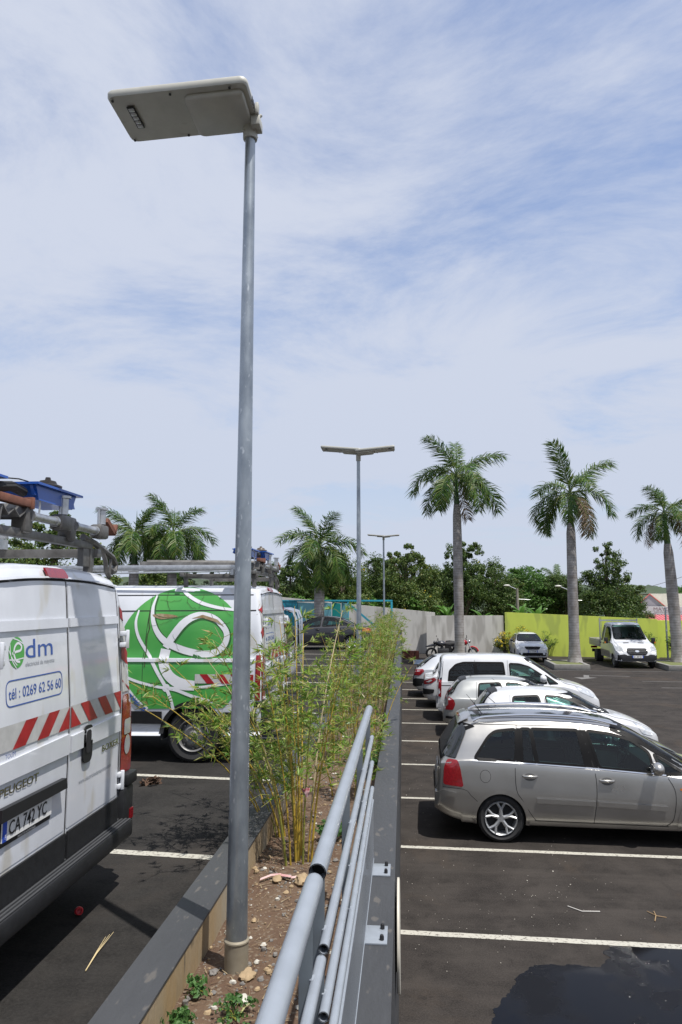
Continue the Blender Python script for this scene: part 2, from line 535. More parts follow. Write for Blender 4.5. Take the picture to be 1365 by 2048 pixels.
# water lying on the asphalt in the near right corner
def puddle():
    m = bpy.data.materials.new('wet_asphalt'); t, N, L, b = nodes(m)
    g = N.new('ShaderNodeNewGeometry')
    n = N.new('ShaderNodeTexNoise'); n.inputs['Scale'].default_value = 2.2; n.inputs['Detail'].default_value = 3
    L.new(g.outputs['Position'], n.inputs['Vector'])
    r = N.new('ShaderNodeMapRange'); r.inputs['From Min'].default_value = .42; r.inputs['From Max'].default_value = .62; r.inputs['To Min'].default_value = .03; r.inputs['To Max'].default_value = .34
    L.new(n.outputs['Fac'], r.inputs['Value']); L.new(r.outputs[0], b.inputs['Roughness'])
    b.inputs['Base Color'].default_value = (.0045, .0045, .0055, 1); b.inputs['Specular IOR Level'].default_value = .11
    n2 = N.new('ShaderNodeTexNoise'); n2.inputs['Scale'].default_value = 140; L.new(g.outputs['Position'], n2.inputs['Vector'])
    bp = N.new('ShaderNodeBump'); bp.inputs['Distance'].default_value = .004
    mm = N.new('ShaderNodeMath'); mm.operation = 'MULTIPLY'; mm.inputs[1].default_value = .8; L.new(r.outputs[0], mm.inputs[0])
    L.new(mm.outputs[0], bp.inputs['Strength']); L.new(n2.outputs['Fac'], bp.inputs['Height']); L.new(bp.outputs[0], b.inputs['Normal'])
    P = [(.60, 4.6), (.66, 6.1), (.70, 6.35), (.86, 6.62), (1.0, 6.95), (1.15, 7.12), (1.5, 7.14), (1.76, 7.12), (1.86, 7.25), (1.84, 7.42), (1.95, 7.53), (2.3, 7.54), (3.2, 7.50), (4.3, 7.45), (4.6, 6.5), (4.2, 5.2), (2.5, 4.4)]
    q = rounded(P, .15, 4); q = densify(q, .018); rnd = random.Random(4)
    q = [(x + .04 * noise.noise(Vector((x * 9, y * 9, 0))) + .03 * noise.noise(Vector((x * 34, y * 34, 3))), y + .035 * noise.noise(Vector((x * 9, y * 9, 7))) + .018 * noise.noise(Vector((x * 30, y * 30, 9)))) for x, y in q]
    v, f = fill2d(q, .2)
    tag(mesh_obj('puddle', [(a, b_, .0025) for a, b_ in v], f, m, smooth=False), kind='structure')
puddle()

# planter: retaining wall (right), terrace kerb (left), soil between
CONC = mat('bare_concrete', (.26, .24, .20), rough=.9, col2=(.17, .155, .13), vscale=3, bump=.35, bscale=30)
DGREY = mat('dark_grey_paint', (.041, .043, .047), rough=.6, var=.14, vscale=2.5, bump=.25, bscale=26, stretch=(1, .35, 1), speck=((.085, .08, .075), 22, .62))
OCHRE = mat('stained_concrete_face', (.30, .27, .21), rough=.9, col2=(.30, .19, .07), vscale=2.4, bump=.3, bscale=40, stretch=(1, 1, .25), speck=((.10, .08, .05), 9, .60))
t = empty('retaining_wall', (-.17, 20, 0), 0, 'long low grey retaining wall carrying the railing, beside the right car row', 'wall')
def part(mb, name, m, par, **k):
    """geometry written in world coordinates, hung under a thing (or its part) placed elsewhere"""
    inv = (par.parent or par).matrix_basis.inverted()
    mb.v = [inv @ v for v in mb.v]
    return mb.build(name, m, par, **k)
part(MB().box(-.275, -.072, -6, 41.4, -.02, 1.56), 'wall_body', CONC, t)
part(MB().box(-.28, -.066, -6, 41.405, 1.56, 1.578).box(-.0715, -.066, -6, 41.4, .0, 1.56), 'painted_cap', DGREY, t)
part(MB().box(-.30, -.05, 41.3, 41.6, -.02, 1.72), 'end_pier', CONC, t, bevel=.01)
t = empty('planter_kerb', (-1.23, 20, LZ), 0, 'dark painted concrete kerb wall along the left edge of the planter', 'wall')
part(MB().box(-1.335, -1.130, -6, 41.4, 1.0, 1.49), 'kerb_body', OCHRE, t)
part(MB().box(-1.34, -1.126, -6, 41.405, 1.49, 1.502).box(-1.34, -1.335, -6, 41.4, 1.24, 1.49), 'painted_cap', DGREY, t)
part(MB().box(-1.335, -.25, 41.1, 41.35, 1.0, 1.5), 'end_wall', CONC, t)
SOIL = mat('red_brown_soil', (.078, .042, .024), rough=.95, col2=(.115, .075, .046), vscale=5, bump=.8, bscale=45, speck=((.16, .125, .09), 40, .58))
nx, ny = 12, 400
v = []
for j in range(ny + 1):
    y = -4 + 45.2 * j / ny
    for i in range(nx + 1):
        x = -1.135 + .87 * i / nx
        z = 1.30 + .035 * noise.noise(Vector((x * 2, y * 1.2, 0))) + .022 * noise.noise(Vector((x * 7, y * 7, 3)))
        v.append((x, y, z))
f = [(j * (nx + 1) + i, j * (nx + 1) + i + 1, (j + 1) * (nx + 1) + i + 1, (j + 1) * (nx + 1) + i) for j in range(ny) for i in range(nx)]
tag(mesh_obj('soil', v, f, SOIL), kind='structure')
def soil_z(x, y): return 1.30 + .035 * noise.noise(Vector((x * 2, y * 1.2, 0))) + .022 * noise.noise(Vector((x * 7, y * 7, 3)))

# boundary walls
GREYW = mat('grey_rendered_wall', (.54, .525, .49), rough=.9, var=.10, vscale=.9, bump=.1, bscale=20, detail=9, speck=((.38, .365, .335), 1.7, .54), stretch=(1, 1, .22))
LIME = mat('lime_painted_wall', (.57, .66, .105), rough=.8, var=.09, vscale=.9, detail=9, bump=.08, bscale=15, stretch=(1, 1, .3), speck=((.43, .50, .10), 1.5, .56))
def wall(name, P, h0, h1, th, m, label, z0=-.02, cap=None):
    a, b = Vector((*P[0], 0)), Vector((*P[1], 0)); d = (b - a); n = Vector((-d.y, d.x, 0)).normalized() * th
    q = MB()
    v = [a, b, b + n, a + n]
    q.add([Vector((p.x, p.y, z0)) for p in v] + [Vector((p.x, p.y, h)) for p, h in zip(v, (h0, h1, h1, h0))], [(3, 2, 1, 0), (4, 5, 6, 7), (0, 1, 5, 4), (1, 2, 6, 5), (2, 3, 7, 6), (3, 0, 4, 7)])
    return tag(q.build(name, m, smooth=False), label, 'wall')
wall('boundary_wall', ((-8.6, 48.4), (2.05, 47.35)), 3.66, 2.62, .25, GREYW, 'grey rendered wall with sloping top behind the teal gate')
wall('boundary_wall', ((1.5, 46.9), (6.35, 46.9)), 2.42, 2.44, .22, GREYW, 'grey rendered wall behind the motorbikes and first right palm')
wall('boundary_wall', ((6.35, 46.2), (15.0, 44.5)), 2.66, 2.28, .25, LIME, 'lime green wall behind the crossover and the crew cab truck')
wall('boundary_wall', ((13.9, 45.6), (26, 43.4)), 2.22, 2.02, .25, LIME, 'far right lime green wall behind the third palm, set back a little')
# palm islands
KERBC = mat('kerb_concrete', (.20, .195, .18), rough=.9, var=.2, vscale=6, bump=.3, bscale=40)
GRASS = mat('short_grass', (.09, .13, .03), rough=.95, col2=(.15, .14, .06), vscale=9, bump=.8, bscale=60)
def island(x0, x1, y0, y1, label, skew=-.03):
    t = empty('palm_island', ((x0 + x1) / 2, (y0 + y1) / 2, 0), skew, label, 'kerb island', 'kerb islands of the far palms')
    q = MB(); hx, hy = (x1 - x0) / 2, (y1 - y0) / 2
    q.box(-hx, hx, -hy, -hy + .18, -.01, .27); q.box(-hx, hx, hy - .18, hy, -.01, .27)
    q.box(-hx, -hx + .18, -hy + .18, hy - .18, -.01, .27); q.box(hx - .18, hx, -hy + .18, hy - .18, -.01, .27)
    q.build('kerb_frame', KERBC, t, bevel=.02)
    MB().box(-hx + .18, hx - .18, -hy + .18, hy - .18, -.01, .24).build('grass_bed', GRASS, t)
island(7.35, 9.05, 36.4, 39.4, 'concrete kerb island with grass round the middle right palm')
island(12.7, 14.9, 36.3, 39.6, 'concrete kerb island with grass at the foot of the rightmost palm')
island(2.0, 3.9, 36.8, 40.2, 'kerb island under the tallest palm, hidden behind the white cars', 0)
# far wooded hills
def hills():
    FOREST = mat('wooded_hillside', (.030, .048, .024), rough=.95, col2=(.048, .075, .034), vscale=.12, bump=1.0, bscale=.35, detail=10)
    nx, ny = 330, 60; v = []
    for j in range(ny + 1):
        t_ = j / ny; y = 110 + 290 * t_
        for i in range(nx + 1):
            x = -230 + 520 * i / nx
            px = 806 + 1448 * (x / y)
            prof = np.interp(px, [-400, 0, 200, 420, 540, 700, 850, 1000, 1100, 1150, 1230, 1300, 1365, 1600, 2200], [70, 75, 78, 84, 76, 55, 60, 62, 66, 52, 50, 46, 42, 50, 60])
            top = 3 + prof * .58 / 1448 * 300 * min(1, .45 + .55 * (y - 110) / 190)
            s_ = min(1, (y - 110) / 150.0)
            z = top * (s_ * s_ * (3 - 2 * s_)) * 1.0
            z += (1.5 * abs(noise.noise(Vector((x * .16, y * .16, 0)))) + 1.1 * noise.noise(Vector((x * .35, y * .35, 5))) + 1.6 * noise.noise(Vector((x * .04, y * .04, 8)))) * s_
            v.append((x, y, z - .3))
    f = [(j * (nx + 1) + i, j * (nx + 1) + i + 1, (j + 1) * (nx + 1) + i + 1, (j + 1) * (nx + 1) + i) for j in range(ny) for i in range(nx)]
    tag(mesh_obj('wooded_hills', v, f, FOREST, sharp=180), kind='structure')
hills()

# ------------------------------------------------------------------ street furniture
GALV = mat('galvanised_steel', (.22, .25, .285), rough=.36, metal=.75, col2=(.43, .47, .50), vscale=9, detail=10, stretch=(1, 1, .45), speck=((.55, .58, .60), 38, .64))
LAMPW = mat('lamp_casing', (.47, .465, .42), rough=.45, var=.10, vscale=7, speck=((.30, .28, .24), 6, .66))
SOLAR = mat('solar_panel', (.015, .02, .045), rough=.15, coat=.6)
LED = mat('lamp_lens', (.45, .46, .47), rough=.2, coat=.5, var=.3, vscale=120)
def lamp_head(par, z, sg, tilt=0.0):
    """flat solar lamp pointing along sg*X"""
    def rr(x0, x1, y0, y1, r, z0, z1, ch=.0):
        P = rounded([(x0, y0), (x1, y0), (x1, y1), (x0, y1)], r, 5); n = len(P); cx, cy = (x0 + x1) / 2, (y0 + y1) / 2
        q = MB()
        def ring(k, z_): return [(sg * (cx + (a - cx) * k), cy + (b - cy) * k, z_) for a, b in P]
        v = ring(1 - ch, z0) + ring(1, z0 + .012) + ring(1, z1 - .008) + ring(.985, z1)
        q.add(v, [(r_ * n + i, r_ * n + (i + 1) % n, (r_ + 1) * n + (i + 1) % n, (r_ + 1) * n + i) for r_ in range(3) for i in range(n)] + [tuple(range(n))[::-1], tuple(range(3 * n, 4 * n))])
        return q
    z0_, z = z, 0.0
    h = rr(-.055, .775, -.36, .06, .045, z + .042, z + .085, .02).build('lamp_head', LAMPW, par, sharp=50, bevel=0)
    h.location = (0, 0, z0_); h.rotation_euler = (0, -sg * radians(tilt), 0)
    rr(-.02, .33, -.31, .045, .04, z + .012, z + .045, .07).build('battery_box', LAMPW, h, sharp=50)
    MB().box(*sorted((sg * .0, sg * .74)), -.335, .035, z + .085, z + .089).build('solar_panel', SOLAR, h)
    MB().box(*sorted((sg * .64, sg * .685)), -.27, -.08, z + .029, z + .036).build('lens_frame', INK, h)
    l = MB()
    for k in range(5): l.box(*sorted((sg * .646, sg * .679)), -.262 + .036 * k, -.232 + .036 * k, z + .024, z + .0295)
    l.build('lamp_lens', LED, h, bevel=.004)
    for x, y in ((.745, -.33), (.745, .03), (.40, -.335), (.40, .035), (.05, -.335), (.2, .04)): MB().lathe([(.008, z + .030), (.008, z + .036)], n=8, at=(sg * x, y, 0)).build('screw', INK, h)
    for k in range(3): MB().box(*sorted((sg * (-.057), sg * (-.053))), -.2 + .03 * k, -.185 + .03 * k, z + .04, z + .075).build('vent_slot', INK, h)
INK = mat('black_ink', (0.012, 0.012, 0.014), rough=0.5)
def street_lamp(x, y, h, label, double, r0=.058, r1=.031):
    t = empty('street_lamp', (x, y, 1.29), 0, label, 'street lamp', 'solar street lamps in the planter')
    MB().lathe([(r0, .15), (r1, h - .12)], n=28).build('pole', GALV, t)
    MB().lathe([(r0 + .006, -.06), (r0 + .006, .16), (r0 + .010, .165), (r0 + .009, .172), (r0, .18)], n=28).build('base_sleeve', mat('stained_galvanised_sleeve', (.22, .19, .14), rough=.7, metal=.3, col2=(.30, .27, .21), vscale=9, detail=8), t)
    c = MB().lathe([(r1 + .012, h - .14), (r1 + .014, h - .13), (r1 + .014, h + .03)], n=24)
    for k in range(4):
        a = pi / 4 + k * pi / 2
        for zz in (h - .10, h - .0): c.tube([((r1 + .01) * cos(a), (r1 + .01) * sin(a), zz), ((r1 + .024) * cos(a), (r1 + .024) * sin(a), zz)], .006, n=6)
    c.build('lamp_collar', LAMPW, t)
    lamp_head(t, h - (.02 if double else .075), -1, 5 if double else -3)
    if double: lamp_head(t, h - .04, 1, 5)
    else:
        b = MB(); b.box(.02, .075, -.09, .01, h - .10, h - .04); b.box(.05, .07, -.11, -.07, h - .04, h + .03); b.tube([(.03, -.03, h - .05), (.075, -.03, h - .0)], .010)
        b.build('tilt_bracket', LAMPW, t, bevel=.004)
street_lamp(-.91, 4.07, 4.95, 'nearest tall galvanised solar lamp with a single flat head in front of the vans', False)
street_lamp(-.90, 14.9, 5.07, 'middle galvanised solar lamp with two flat heads above the bamboo', True, r0=.055, r1=.036)
street_lamp(-.90, 35.0, 5.12, 'farthest double headed solar lamp near the teal gate', True, r0=.055, r1=.04)

# railing on the retaining wall
RAILP = mat('pale_grey_railing_paint', (.225, .25, .285), rough=.38, var=.08, vscale=12, coat=.2)
def perforated():
    m = bpy.data.materials.new('perforated_sheet'); t, N, L, b = nodes(m)
    b.inputs['Base Color'].default_value = (.24, .26, .285, 1); b.inputs['Roughness'].default_value = .45
    g = N.new('ShaderNodeNewGeometry'); sp = N.new('ShaderNodeSeparateXYZ'); L.new(g.outputs['Position'], sp.inputs[0])
    cb = N.new('ShaderNodeCombineXYZ'); L.new(sp.outputs['Y'], cb.inputs[0]); L.new(sp.outputs['Z'], cb.inputs[1])
    mp = N.new('ShaderNodeMapping'); mp.inputs['Rotation'].default_value = (0, 0, pi / 4); mp.inputs['Scale'].default_value = (110, 110, 1); L.new(cb.outputs[0], mp.inputs[0])
    fr = N.new('ShaderNodeVectorMath'); fr.operation = 'FRACTION'; L.new(mp.outputs[0], fr.inputs[0])
    sb = N.new('ShaderNodeVectorMath'); sb.operation = 'SUBTRACT'; sb.inputs[1].default_value = (.5, .5, 0); L.new(fr.outputs[0], sb.inputs[0])
    ln = N.new('ShaderNodeVectorMath'); ln.operation = 'LENGTH'; L.new(sb.outputs[0], ln.inputs[0])
    lt = N.new('ShaderNodeMath'); lt.operation = 'LESS_THAN'; lt.inputs[1].default_value = .33; L.new(ln.outputs['Value'], lt.inputs[0])
    tr = N.new('ShaderNodeBsdfTransparent'); ms = N.new('ShaderNodeMixShader')
    L.new(lt.outputs[0], ms.inputs[0]); L.new(b.outputs[0], ms.inputs[1]); L.new(tr.outputs[0], ms.inputs[2]); L.new(ms.outputs[0], N['Material Output'].inputs[0])
    return m
PERF = perforated()
POSTP = mat('slate_grey_post', (.075, .09, .105), rough=.5, var=.1, vscale=8)  # posts in one even slate tone, darker than the rails
def railing(y0, y1, posts, label):
    t = empty('railing', (-.20, y0, 1.578), 0, label, 'railing', 'grey railing sections on the wall')
    X = -.228
    q = MB().tube([(X, y0, 2.565), (X, y1, 2.565)], .0235, n=18, cap=False); q.tube([(X, y0, 2.565), (X, y1, 2.565)], .0205, n=18, cap=False)
    q.tube([(X, y1 - .002, 2.565), (X, y1 + .004, 2.565)], .0235, n=18)
    o = part(q, 'handrail', RAILP, t)
    part(MB().tube([(X, y0 + .05, 2.565), (X, y0 + .055, 2.565)], .0205, n=18), 'tube_hollow', SEAM_, o)
    for z in (2.385, 2.225, 2.065):
        q = MB().tube([(X + .018, y0 - .01, z), (X + .018, y1, z)], .0135, n=12, cap=False); q.tube([(X + .018, y0 - .01, z), (X + .018, y1, z)], .011, n=12, cap=False)
        q.tube([(X + .018, y1 - .002, z), (X + .018, y1 + .002, z)], .0135, n=12)
        o = part(q, 'rail', RAILP, t)
        part(MB().tube([(X + .018, y0 + .02, z), (X + .018, y0 + .024, z)], .011, n=12), 'tube_hollow', SEAM_, o)
    for y in posts:
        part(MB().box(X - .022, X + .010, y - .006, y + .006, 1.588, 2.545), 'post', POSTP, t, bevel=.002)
        q = MB().box(X - .035, X + .133, y - .10, y + .10, 1.578, 1.588)
        o = part(q, 'base_plate', RAILP, t, bevel=.002)
        for dy in (-.062, .062):
            part(MB().lathe([(.011, 1.588), (.011, 1.602), (.0085, 1.612), (.001, 1.616)], n=12, at=(X + .106, y + dy, 0)), 'bolt_cap', INK, o)
        for z in (2.385, 2.225, 2.065): part(MB().blob((X + .010, y, z + .006), .010, seed=int(z * 90), amp=.5, n=8), 'weld', RAILP, t)
    part(MB().box(X + .024, X + .026, y0 + .01, y1 - .02, 1.64, 1.99), 'perforated_panel', PERF, t, smooth=False)
    part(MB().box(X + .021, X + .029, y0 + .01, y1 - .02, 1.99, 2.0).box(X + .021, X + .029, y0 + .01, y1 - .02, 1.632, 1.64), 'panel_edge', RAILP, t)
SEAM_ = mat('seam_shadow_gap', (0.01, 0.01, 0.011), rough=0.8)
railing(1.955, 4.86, (2.98, 3.90, 4.80, 2.04), 'longer far section of the pale grey tube railing, ending among the bamboo')
railing(-.9, 1.885, (1.78, .9, 0), 'near section of the pale grey tube railing at the bottom edge')

# pale disc sign hung flat on the wall face
t = empty('round_wall_sign', (-.066, 4.70, 1.25), 0, 'pale rimmed round sign hung flat on the face of the retaining wall', 'sign')
MB().lathe([(.26, .010), (.30, .010), (.31, .014), (.31, .026), (.30, .029), (.001, .028)], axis='x', n=48).build('disc', mat('cream_rim', (.52, .49, .42), rough=.5, var=.1, vscale=6), t)
MB().box(-.002, .014, -.04, .04, -.2, .2).build('bracket', INK, t)

# teal sliding gate
TEAL = mat('teal_paint', (.008, .24, .34), rough=.45, var=.15, vscale=1.5, coat=.2)
TEAL2 = mat('green_teal_panel', (.012, .30, .28), rough=.4, var=.12, vscale=1.5)
TEALP = mat('pale_teal_panel', (.19, .47, .54), rough=.35, var=.15, vscale=1.2)
t = empty('sliding_gate', (-3.5, 37.2, LZ), 0, 'teal sliding gate with slanted panels and an open braced tail', 'gate')
q = MB(); q.box(-8.6, 2.98, -.05, .05, 2.06, 2.15); q.box(-8.6, 2.98, -.05, .05, .08, .2); q.box(2.88, 2.98, -.05, .05, .2, 2.06); q.box(-8.6, -8.5, -.05, .05, .2, 2.06); q.box(-2.86, -2.74, -.07, .07, .0, 2.25); q.box(.66, .74, -.04, .04, .2, 2.06)
q.build('gate_frame', TEAL, t, bevel=.006)
d = MB(); Mx = Matrix.Translation((.74, 0, 1.95)) @ Matrix.Rotation(radians(40), 4, 'Y'); d.box(0, 2.75, -.04, .04, -.05, .05, Mx); d.build('brace', TEAL, t)
MB().box(-8.5, -1.95, -.03, .0, .2, 2.06).build('solid_panel', TEAL, t)
for i, (x0, x1, m) in enumerate([(-2.0, -.98, TEALP), (-.98, -.62, TEAL), (-.62, -.15, TEALP), (-.13, .33, TEAL2), (.35, .70, TEALP)]):
    if m is TEAL: q = MB().box(x0, x1, .02, .04, .2, 2.06)
    else: q = MB(); q.add([(x0, .06, .2), (x1, -.10, .2), (x1, -.10, 1.98), (x0, .06, 2.04), (x0, .08, .2), (x1, -.08, .2), (x1, -.08, 1.98), (x0, .08, 2.04)], [(0, 1, 2, 3), (7, 6, 5, 4), (0, 4, 5, 1), (3, 2, 6, 7), (1, 5, 6, 2), (0, 3, 7, 4)])
    q.build('slanted_panel' if m is not TEAL else 'flat_panel', m, t, smooth=False)
v, f = text2d('10', .42); mesh_obj('painted_number', [(-2.42 + a, -.036, 1.62 + b) for a, b in v], f, INK, t, smooth=False)
v, f = text2d('1', .42); mesh_obj('painted_number', [(-3.25 + a, -.036, 1.62 + b) for a, b in v], f, INK, t, smooth=False)
t = empty('warning_beacon', (-8.35, 48.5, 3.64), 0, 'small orange beacon on the high end of the grey wall behind the gate', 'beacon')
MB().lathe([(.05, 0), (.05, .06), (.11, .06), (.11, .09)], n=14).build('base', mat('black_ink', (0.012, 0.012, 0.014)), t)
MB().lathe([(.10, .09), (.09, .26), (.05, .31), (.001, .32)], n=14).build('lens', mat('amber_beacon_lens', (.6, .2, .02), rough=.2), t)

# buildings and poles beyond the lime wall
ORR = mat('roof_red_sheet', (.42, .10, .09), rough=.6, var=.15, vscale=2)
t = empty('workshop_building', (24.7, 66, 0), 0, 'workshop with grey gable, pale roof and long lettered sign behind the lime wall', 'building')
GAB = mat('grey_cladding', (.22, .21, .23), rough=.7, var=.08, stretch=(8, 1, 1), vscale=3)
q = MB(); q.box(-4.6, 14, .2, 8.8, 0, 2.85); q.build('wall', mat('white_render', (.55, .52, .52), rough=.8, var=.1), t)
g = MB(); g.add([(-1.6, 9, 2.6), (1.4, 9, 2.6), (-.05, 9, 4.05), (-1.6, 20, 2.6), (1.4, 20, 2.6), (-.05, 20, 4.05)], [(0, 1, 2), (5, 4, 3)]); g.build('gable', GAB, t, smooth=False)
ed = MB(); ed.tube([(-1.75, 8.95, 2.55), (-.05, 8.95, 4.1), (1.75, 8.95, 2.55)], .07, n=6); ed.build('gable_edge', ORR, t)
r = MB()
for k in range(40):
    x0 = -.05 + .2 * k; x1 = x0 + .2
    r.add([(x0, 8.95, 4.12), (x1, 8.95, 4.12), (x1 + 1.75 if k else x1 + 1.75, 8.9, 2.55), (x0 + 1.75, 8.9, 2.55), (x0, 22, 4.12), (x1, 22, 4.12)], [(0, 1, 2, 3), (0, 4, 5, 1)])
    r.box(x0 - .02, x0 + .02, 8.95, 22, 4.12, 4.16)
r.build('roof', mat('cream_roof_sheet', (.50, .48, .40), rough=.6, var=.1, vscale=2), t, smooth=False)
s_ = MB(); s_.box(-4.9, 4.3, -.08, .02, 1.95, 2.88)
sg_ = s_.build('sign_board', mat('sign_white', (.58, .55, .56), rough=.6, var=.06, vscale=2), t)
SIGNT = mat('sign_lettering', (.26, .16, .17), rough=.6)
for txt, x, z, w_, h_ in (('MAYOTTE PARE BRISE', -.3, 2.68, 4.9, .44), ('REMPLACEMENT ET REPARATION', -.6, 2.42, 4.2, .14), ('Pare-brise   Lunettes   Vitres', -.4, 2.25, 4.6, .17), ('toutes marques', -.9, 2.08, 3.0, .16)):
    v, f = text2d(txt, .4); v = v - (v.max(0) + v.min(0)) / 2; v[:, 0] *= w_ / np.ptp(v[:, 0]); v[:, 1] *= h_ * .75 / np.ptp(v[:, 1])
    mesh_obj('lettering', [(x + a, -.085, z + b) for a, b in v], f, SIGNT, sg_, smooth=False)
mesh_obj('red_emblem', [(-4.1 + .22 * cos(a) * (1 if k % 2 else .55), -.085, 2.55 + .26 * sin(a) * (1 if k % 2 else .6)) for k, a in enumerate(np.linspace(0, 2 * pi, 11)[:-1])], [tuple(range(10))], mat('sign_red', (.45, .03, .06)), sg_, smooth=False)
t = empty('lean_to_roof', (22, 62, 0), 0, 'low pinkish red tiled roof just above the lime wall', 'roof')
r = MB()
for k in range(34): r.tube([(-3.4 + .28 * k, -.6, 1.62), (-3.4 + .28 * k, 1.8, 2.12)], .15, n=6)
r.build('roof_tiles', mat('pink_red_tiles', (.50, .13, .14), rough=.6, var=.15, vscale=4), t)
q = MB(); q.box(-3.5, 6, .9, 1.0, 0, 1.6); q.build('wall', GREYW, t)
def road_lamp(x, y, h, dx, label):
    t = empty('road_lamp', (x, y, 0), 0, label, 'street lamp', 'concrete road lamps beyond the wall')
    MB().lathe([(.14, 0), (.09, h)], n=12).build('pole', CONC, t)
    MB().tube([(0, 0, h - .08), (dx * .5, 0, h + .06), (dx, 0, h + .18)], .035, n=8).build('arm', ALU_, t)
    MB().blob((dx * 1.12, 0, h + .2), .2, n=10, amp=0, sq=(1.2, .6, .4)).build('lantern', LAMPW, t)
    MB().tube([(-.1, 0, h - .75), (.9, 0, h - .8)], .02, n=6).build('side_arm', ALU_, t)
ALU_ = mat('aluminium', (0.50, 0.51, 0.52), rough=0.38, metal=0.85, var=0.22, vscale=18)
road_lamp(8.05, 52, 4.25, -.62, 'road lamp on a concrete pole before the bright round tree')
road_lamp(11.6, 52, 4.2, -.62, 'road lamp half hidden by the middle right palm trunk')
t = empty('thin_post', (15.28, 43.9, 0), 0, 'thin galvanised post just left of the rightmost palm', 'post')
MB().lathe([(.055, 0), (.05, 1.55), (.06, 1.56), (.06, 1.66), (.05, 1.67), (.045, 2.95)], n=14).build('pole', GALV, t)
MB().lathe([(.05, 2.95), (.05, 2.98), (.001, 3.0)], n=12).build('cap', GALV, t)
w_ = MB().tube([Vector((17.5 + 12 * k / 10, 70, 3.75 + 3.2 * k / 10 - .5 * sin(pi * k / 10))) for k in range(11)], .022, n=5)
tag(w_.build('overhead_wire', mat('wire_black',(.02,.02,.02))), 'thin black overhead wire sloping down behind the rightmost palm', 'wire')

# ------------------------------------------------------------------ common materials
RUB = mat('rubber', (0.018, 0.018, 0.019), rough=0.75, var=0.3, vscale=30)
BLK = mat('black_plastic', (0.014, 0.0145, 0.016), rough=0.5, var=0.2, vscale=25, spec=.35)
SEALM = mat('window_rubber', (.0035, .0035, .004), rough=.45, spec=.14)
VENT = mat('grille_black', (.006, .006, .007), rough=.7, spec=.2)
SEAM = mat('seam_shadow_gap', (0.01, 0.01, 0.011), rough=0.8)
CHROME = mat('chrome', (0.75, 0.76, 0.78), rough=0.16, metal=1.0)
ALU = mat('aluminium', (0.50, 0.51, 0.52), rough=0.38, metal=0.85, var=0.22, vscale=18)
ALLOY = mat('alloy_wheel', (0.42, 0.43, 0.44), rough=0.35, metal=0.6, var=0.15, vscale=25)
DARKIN = mat('car_interior', (0.03, 0.032, 0.035), rough=0.8, var=0.3, vscale=10)
SEATM = mat('seat_cloth', (0.055, 0.058, 0.062), rough=0.9, var=0.25, vscale=30)
GLASS = glass_mat('window_glass', (0.50, 0.72, 0.68), 0.90)
GLASSM = glass_mat('tinted_window_glass', (0.32, 0.47, 0.45), 0.9)
GLASSD = glass_mat('privacy_glass', (0.20, 0.26, 0.27), 0.6)
REDL = light_mat('red_lens', (0.20, 0.006, 0.010))
CLRL = mat('clear_lens', (.50, .52, .54), rough=.08, coat=1.0, metal=.35, var=.12, vscale=9, detail=1)
ORGL = light_mat('amber_lens', (0.55, 0.16, 0.02))
PLATE = mat('plate_white', (0.68, 0.68, 0.67), rough=0.4)
INK = mat('black_ink', (0.012, 0.012, 0.014), rough=0.5)
BLUE_INK = mat('blue_ink', (0.035, 0.085, 0.30), rough=0.4)
CYAN_INK = mat('pale_blue_ink', (0.05, 0.22, 0.55), rough=0.4)
GREY_INK = mat('grey_ink', (0.25, 0.27, 0.30), rough=0.5)
PLATEBLUE = mat('plate_blue', (0.02, 0.07, 0.42), rough=0.4)
REDTAPE = mat('red_reflective_tape', (0.30, 0.012, 0.018), rough=0.35, var=0.2, vscale=12)
GREYTAPE = mat('grey_reflective_tape', (0.42, 0.42, 0.41), rough=0.35, var=0.12, vscale=15)
def paint(name, col, metal=0.0, dirt=0.12, rough=0.32):
    return mat(name, col, rough=rough, metal=metal, var=dirt, vscale=2.2, coat=0.8, detail=8)
WHITE = paint('white_paint', (0.53, 0.54, 0.56), dirt=0.08)
VANWHITE = mat('dusty_white_van_paint', (0.58, 0.60, 0.64), rough=.32, var=.10, vscale=2.2, coat=.8, detail=9, speck=((.50, .49, .46), 5, .60), stretch=(1, 1, .45))
BEIGE = paint('champagne_metallic', (0.43, 0.42, 0.40), metal=0.85, dirt=0.06, rough=0.3)
SILVER = paint('silver_metallic', (0.38, 0.39, 0.38), metal=0.5, dirt=0.05)
DARKCAR = paint('black_paint', (0.018, 0.018, 0.022), dirt=0.2)

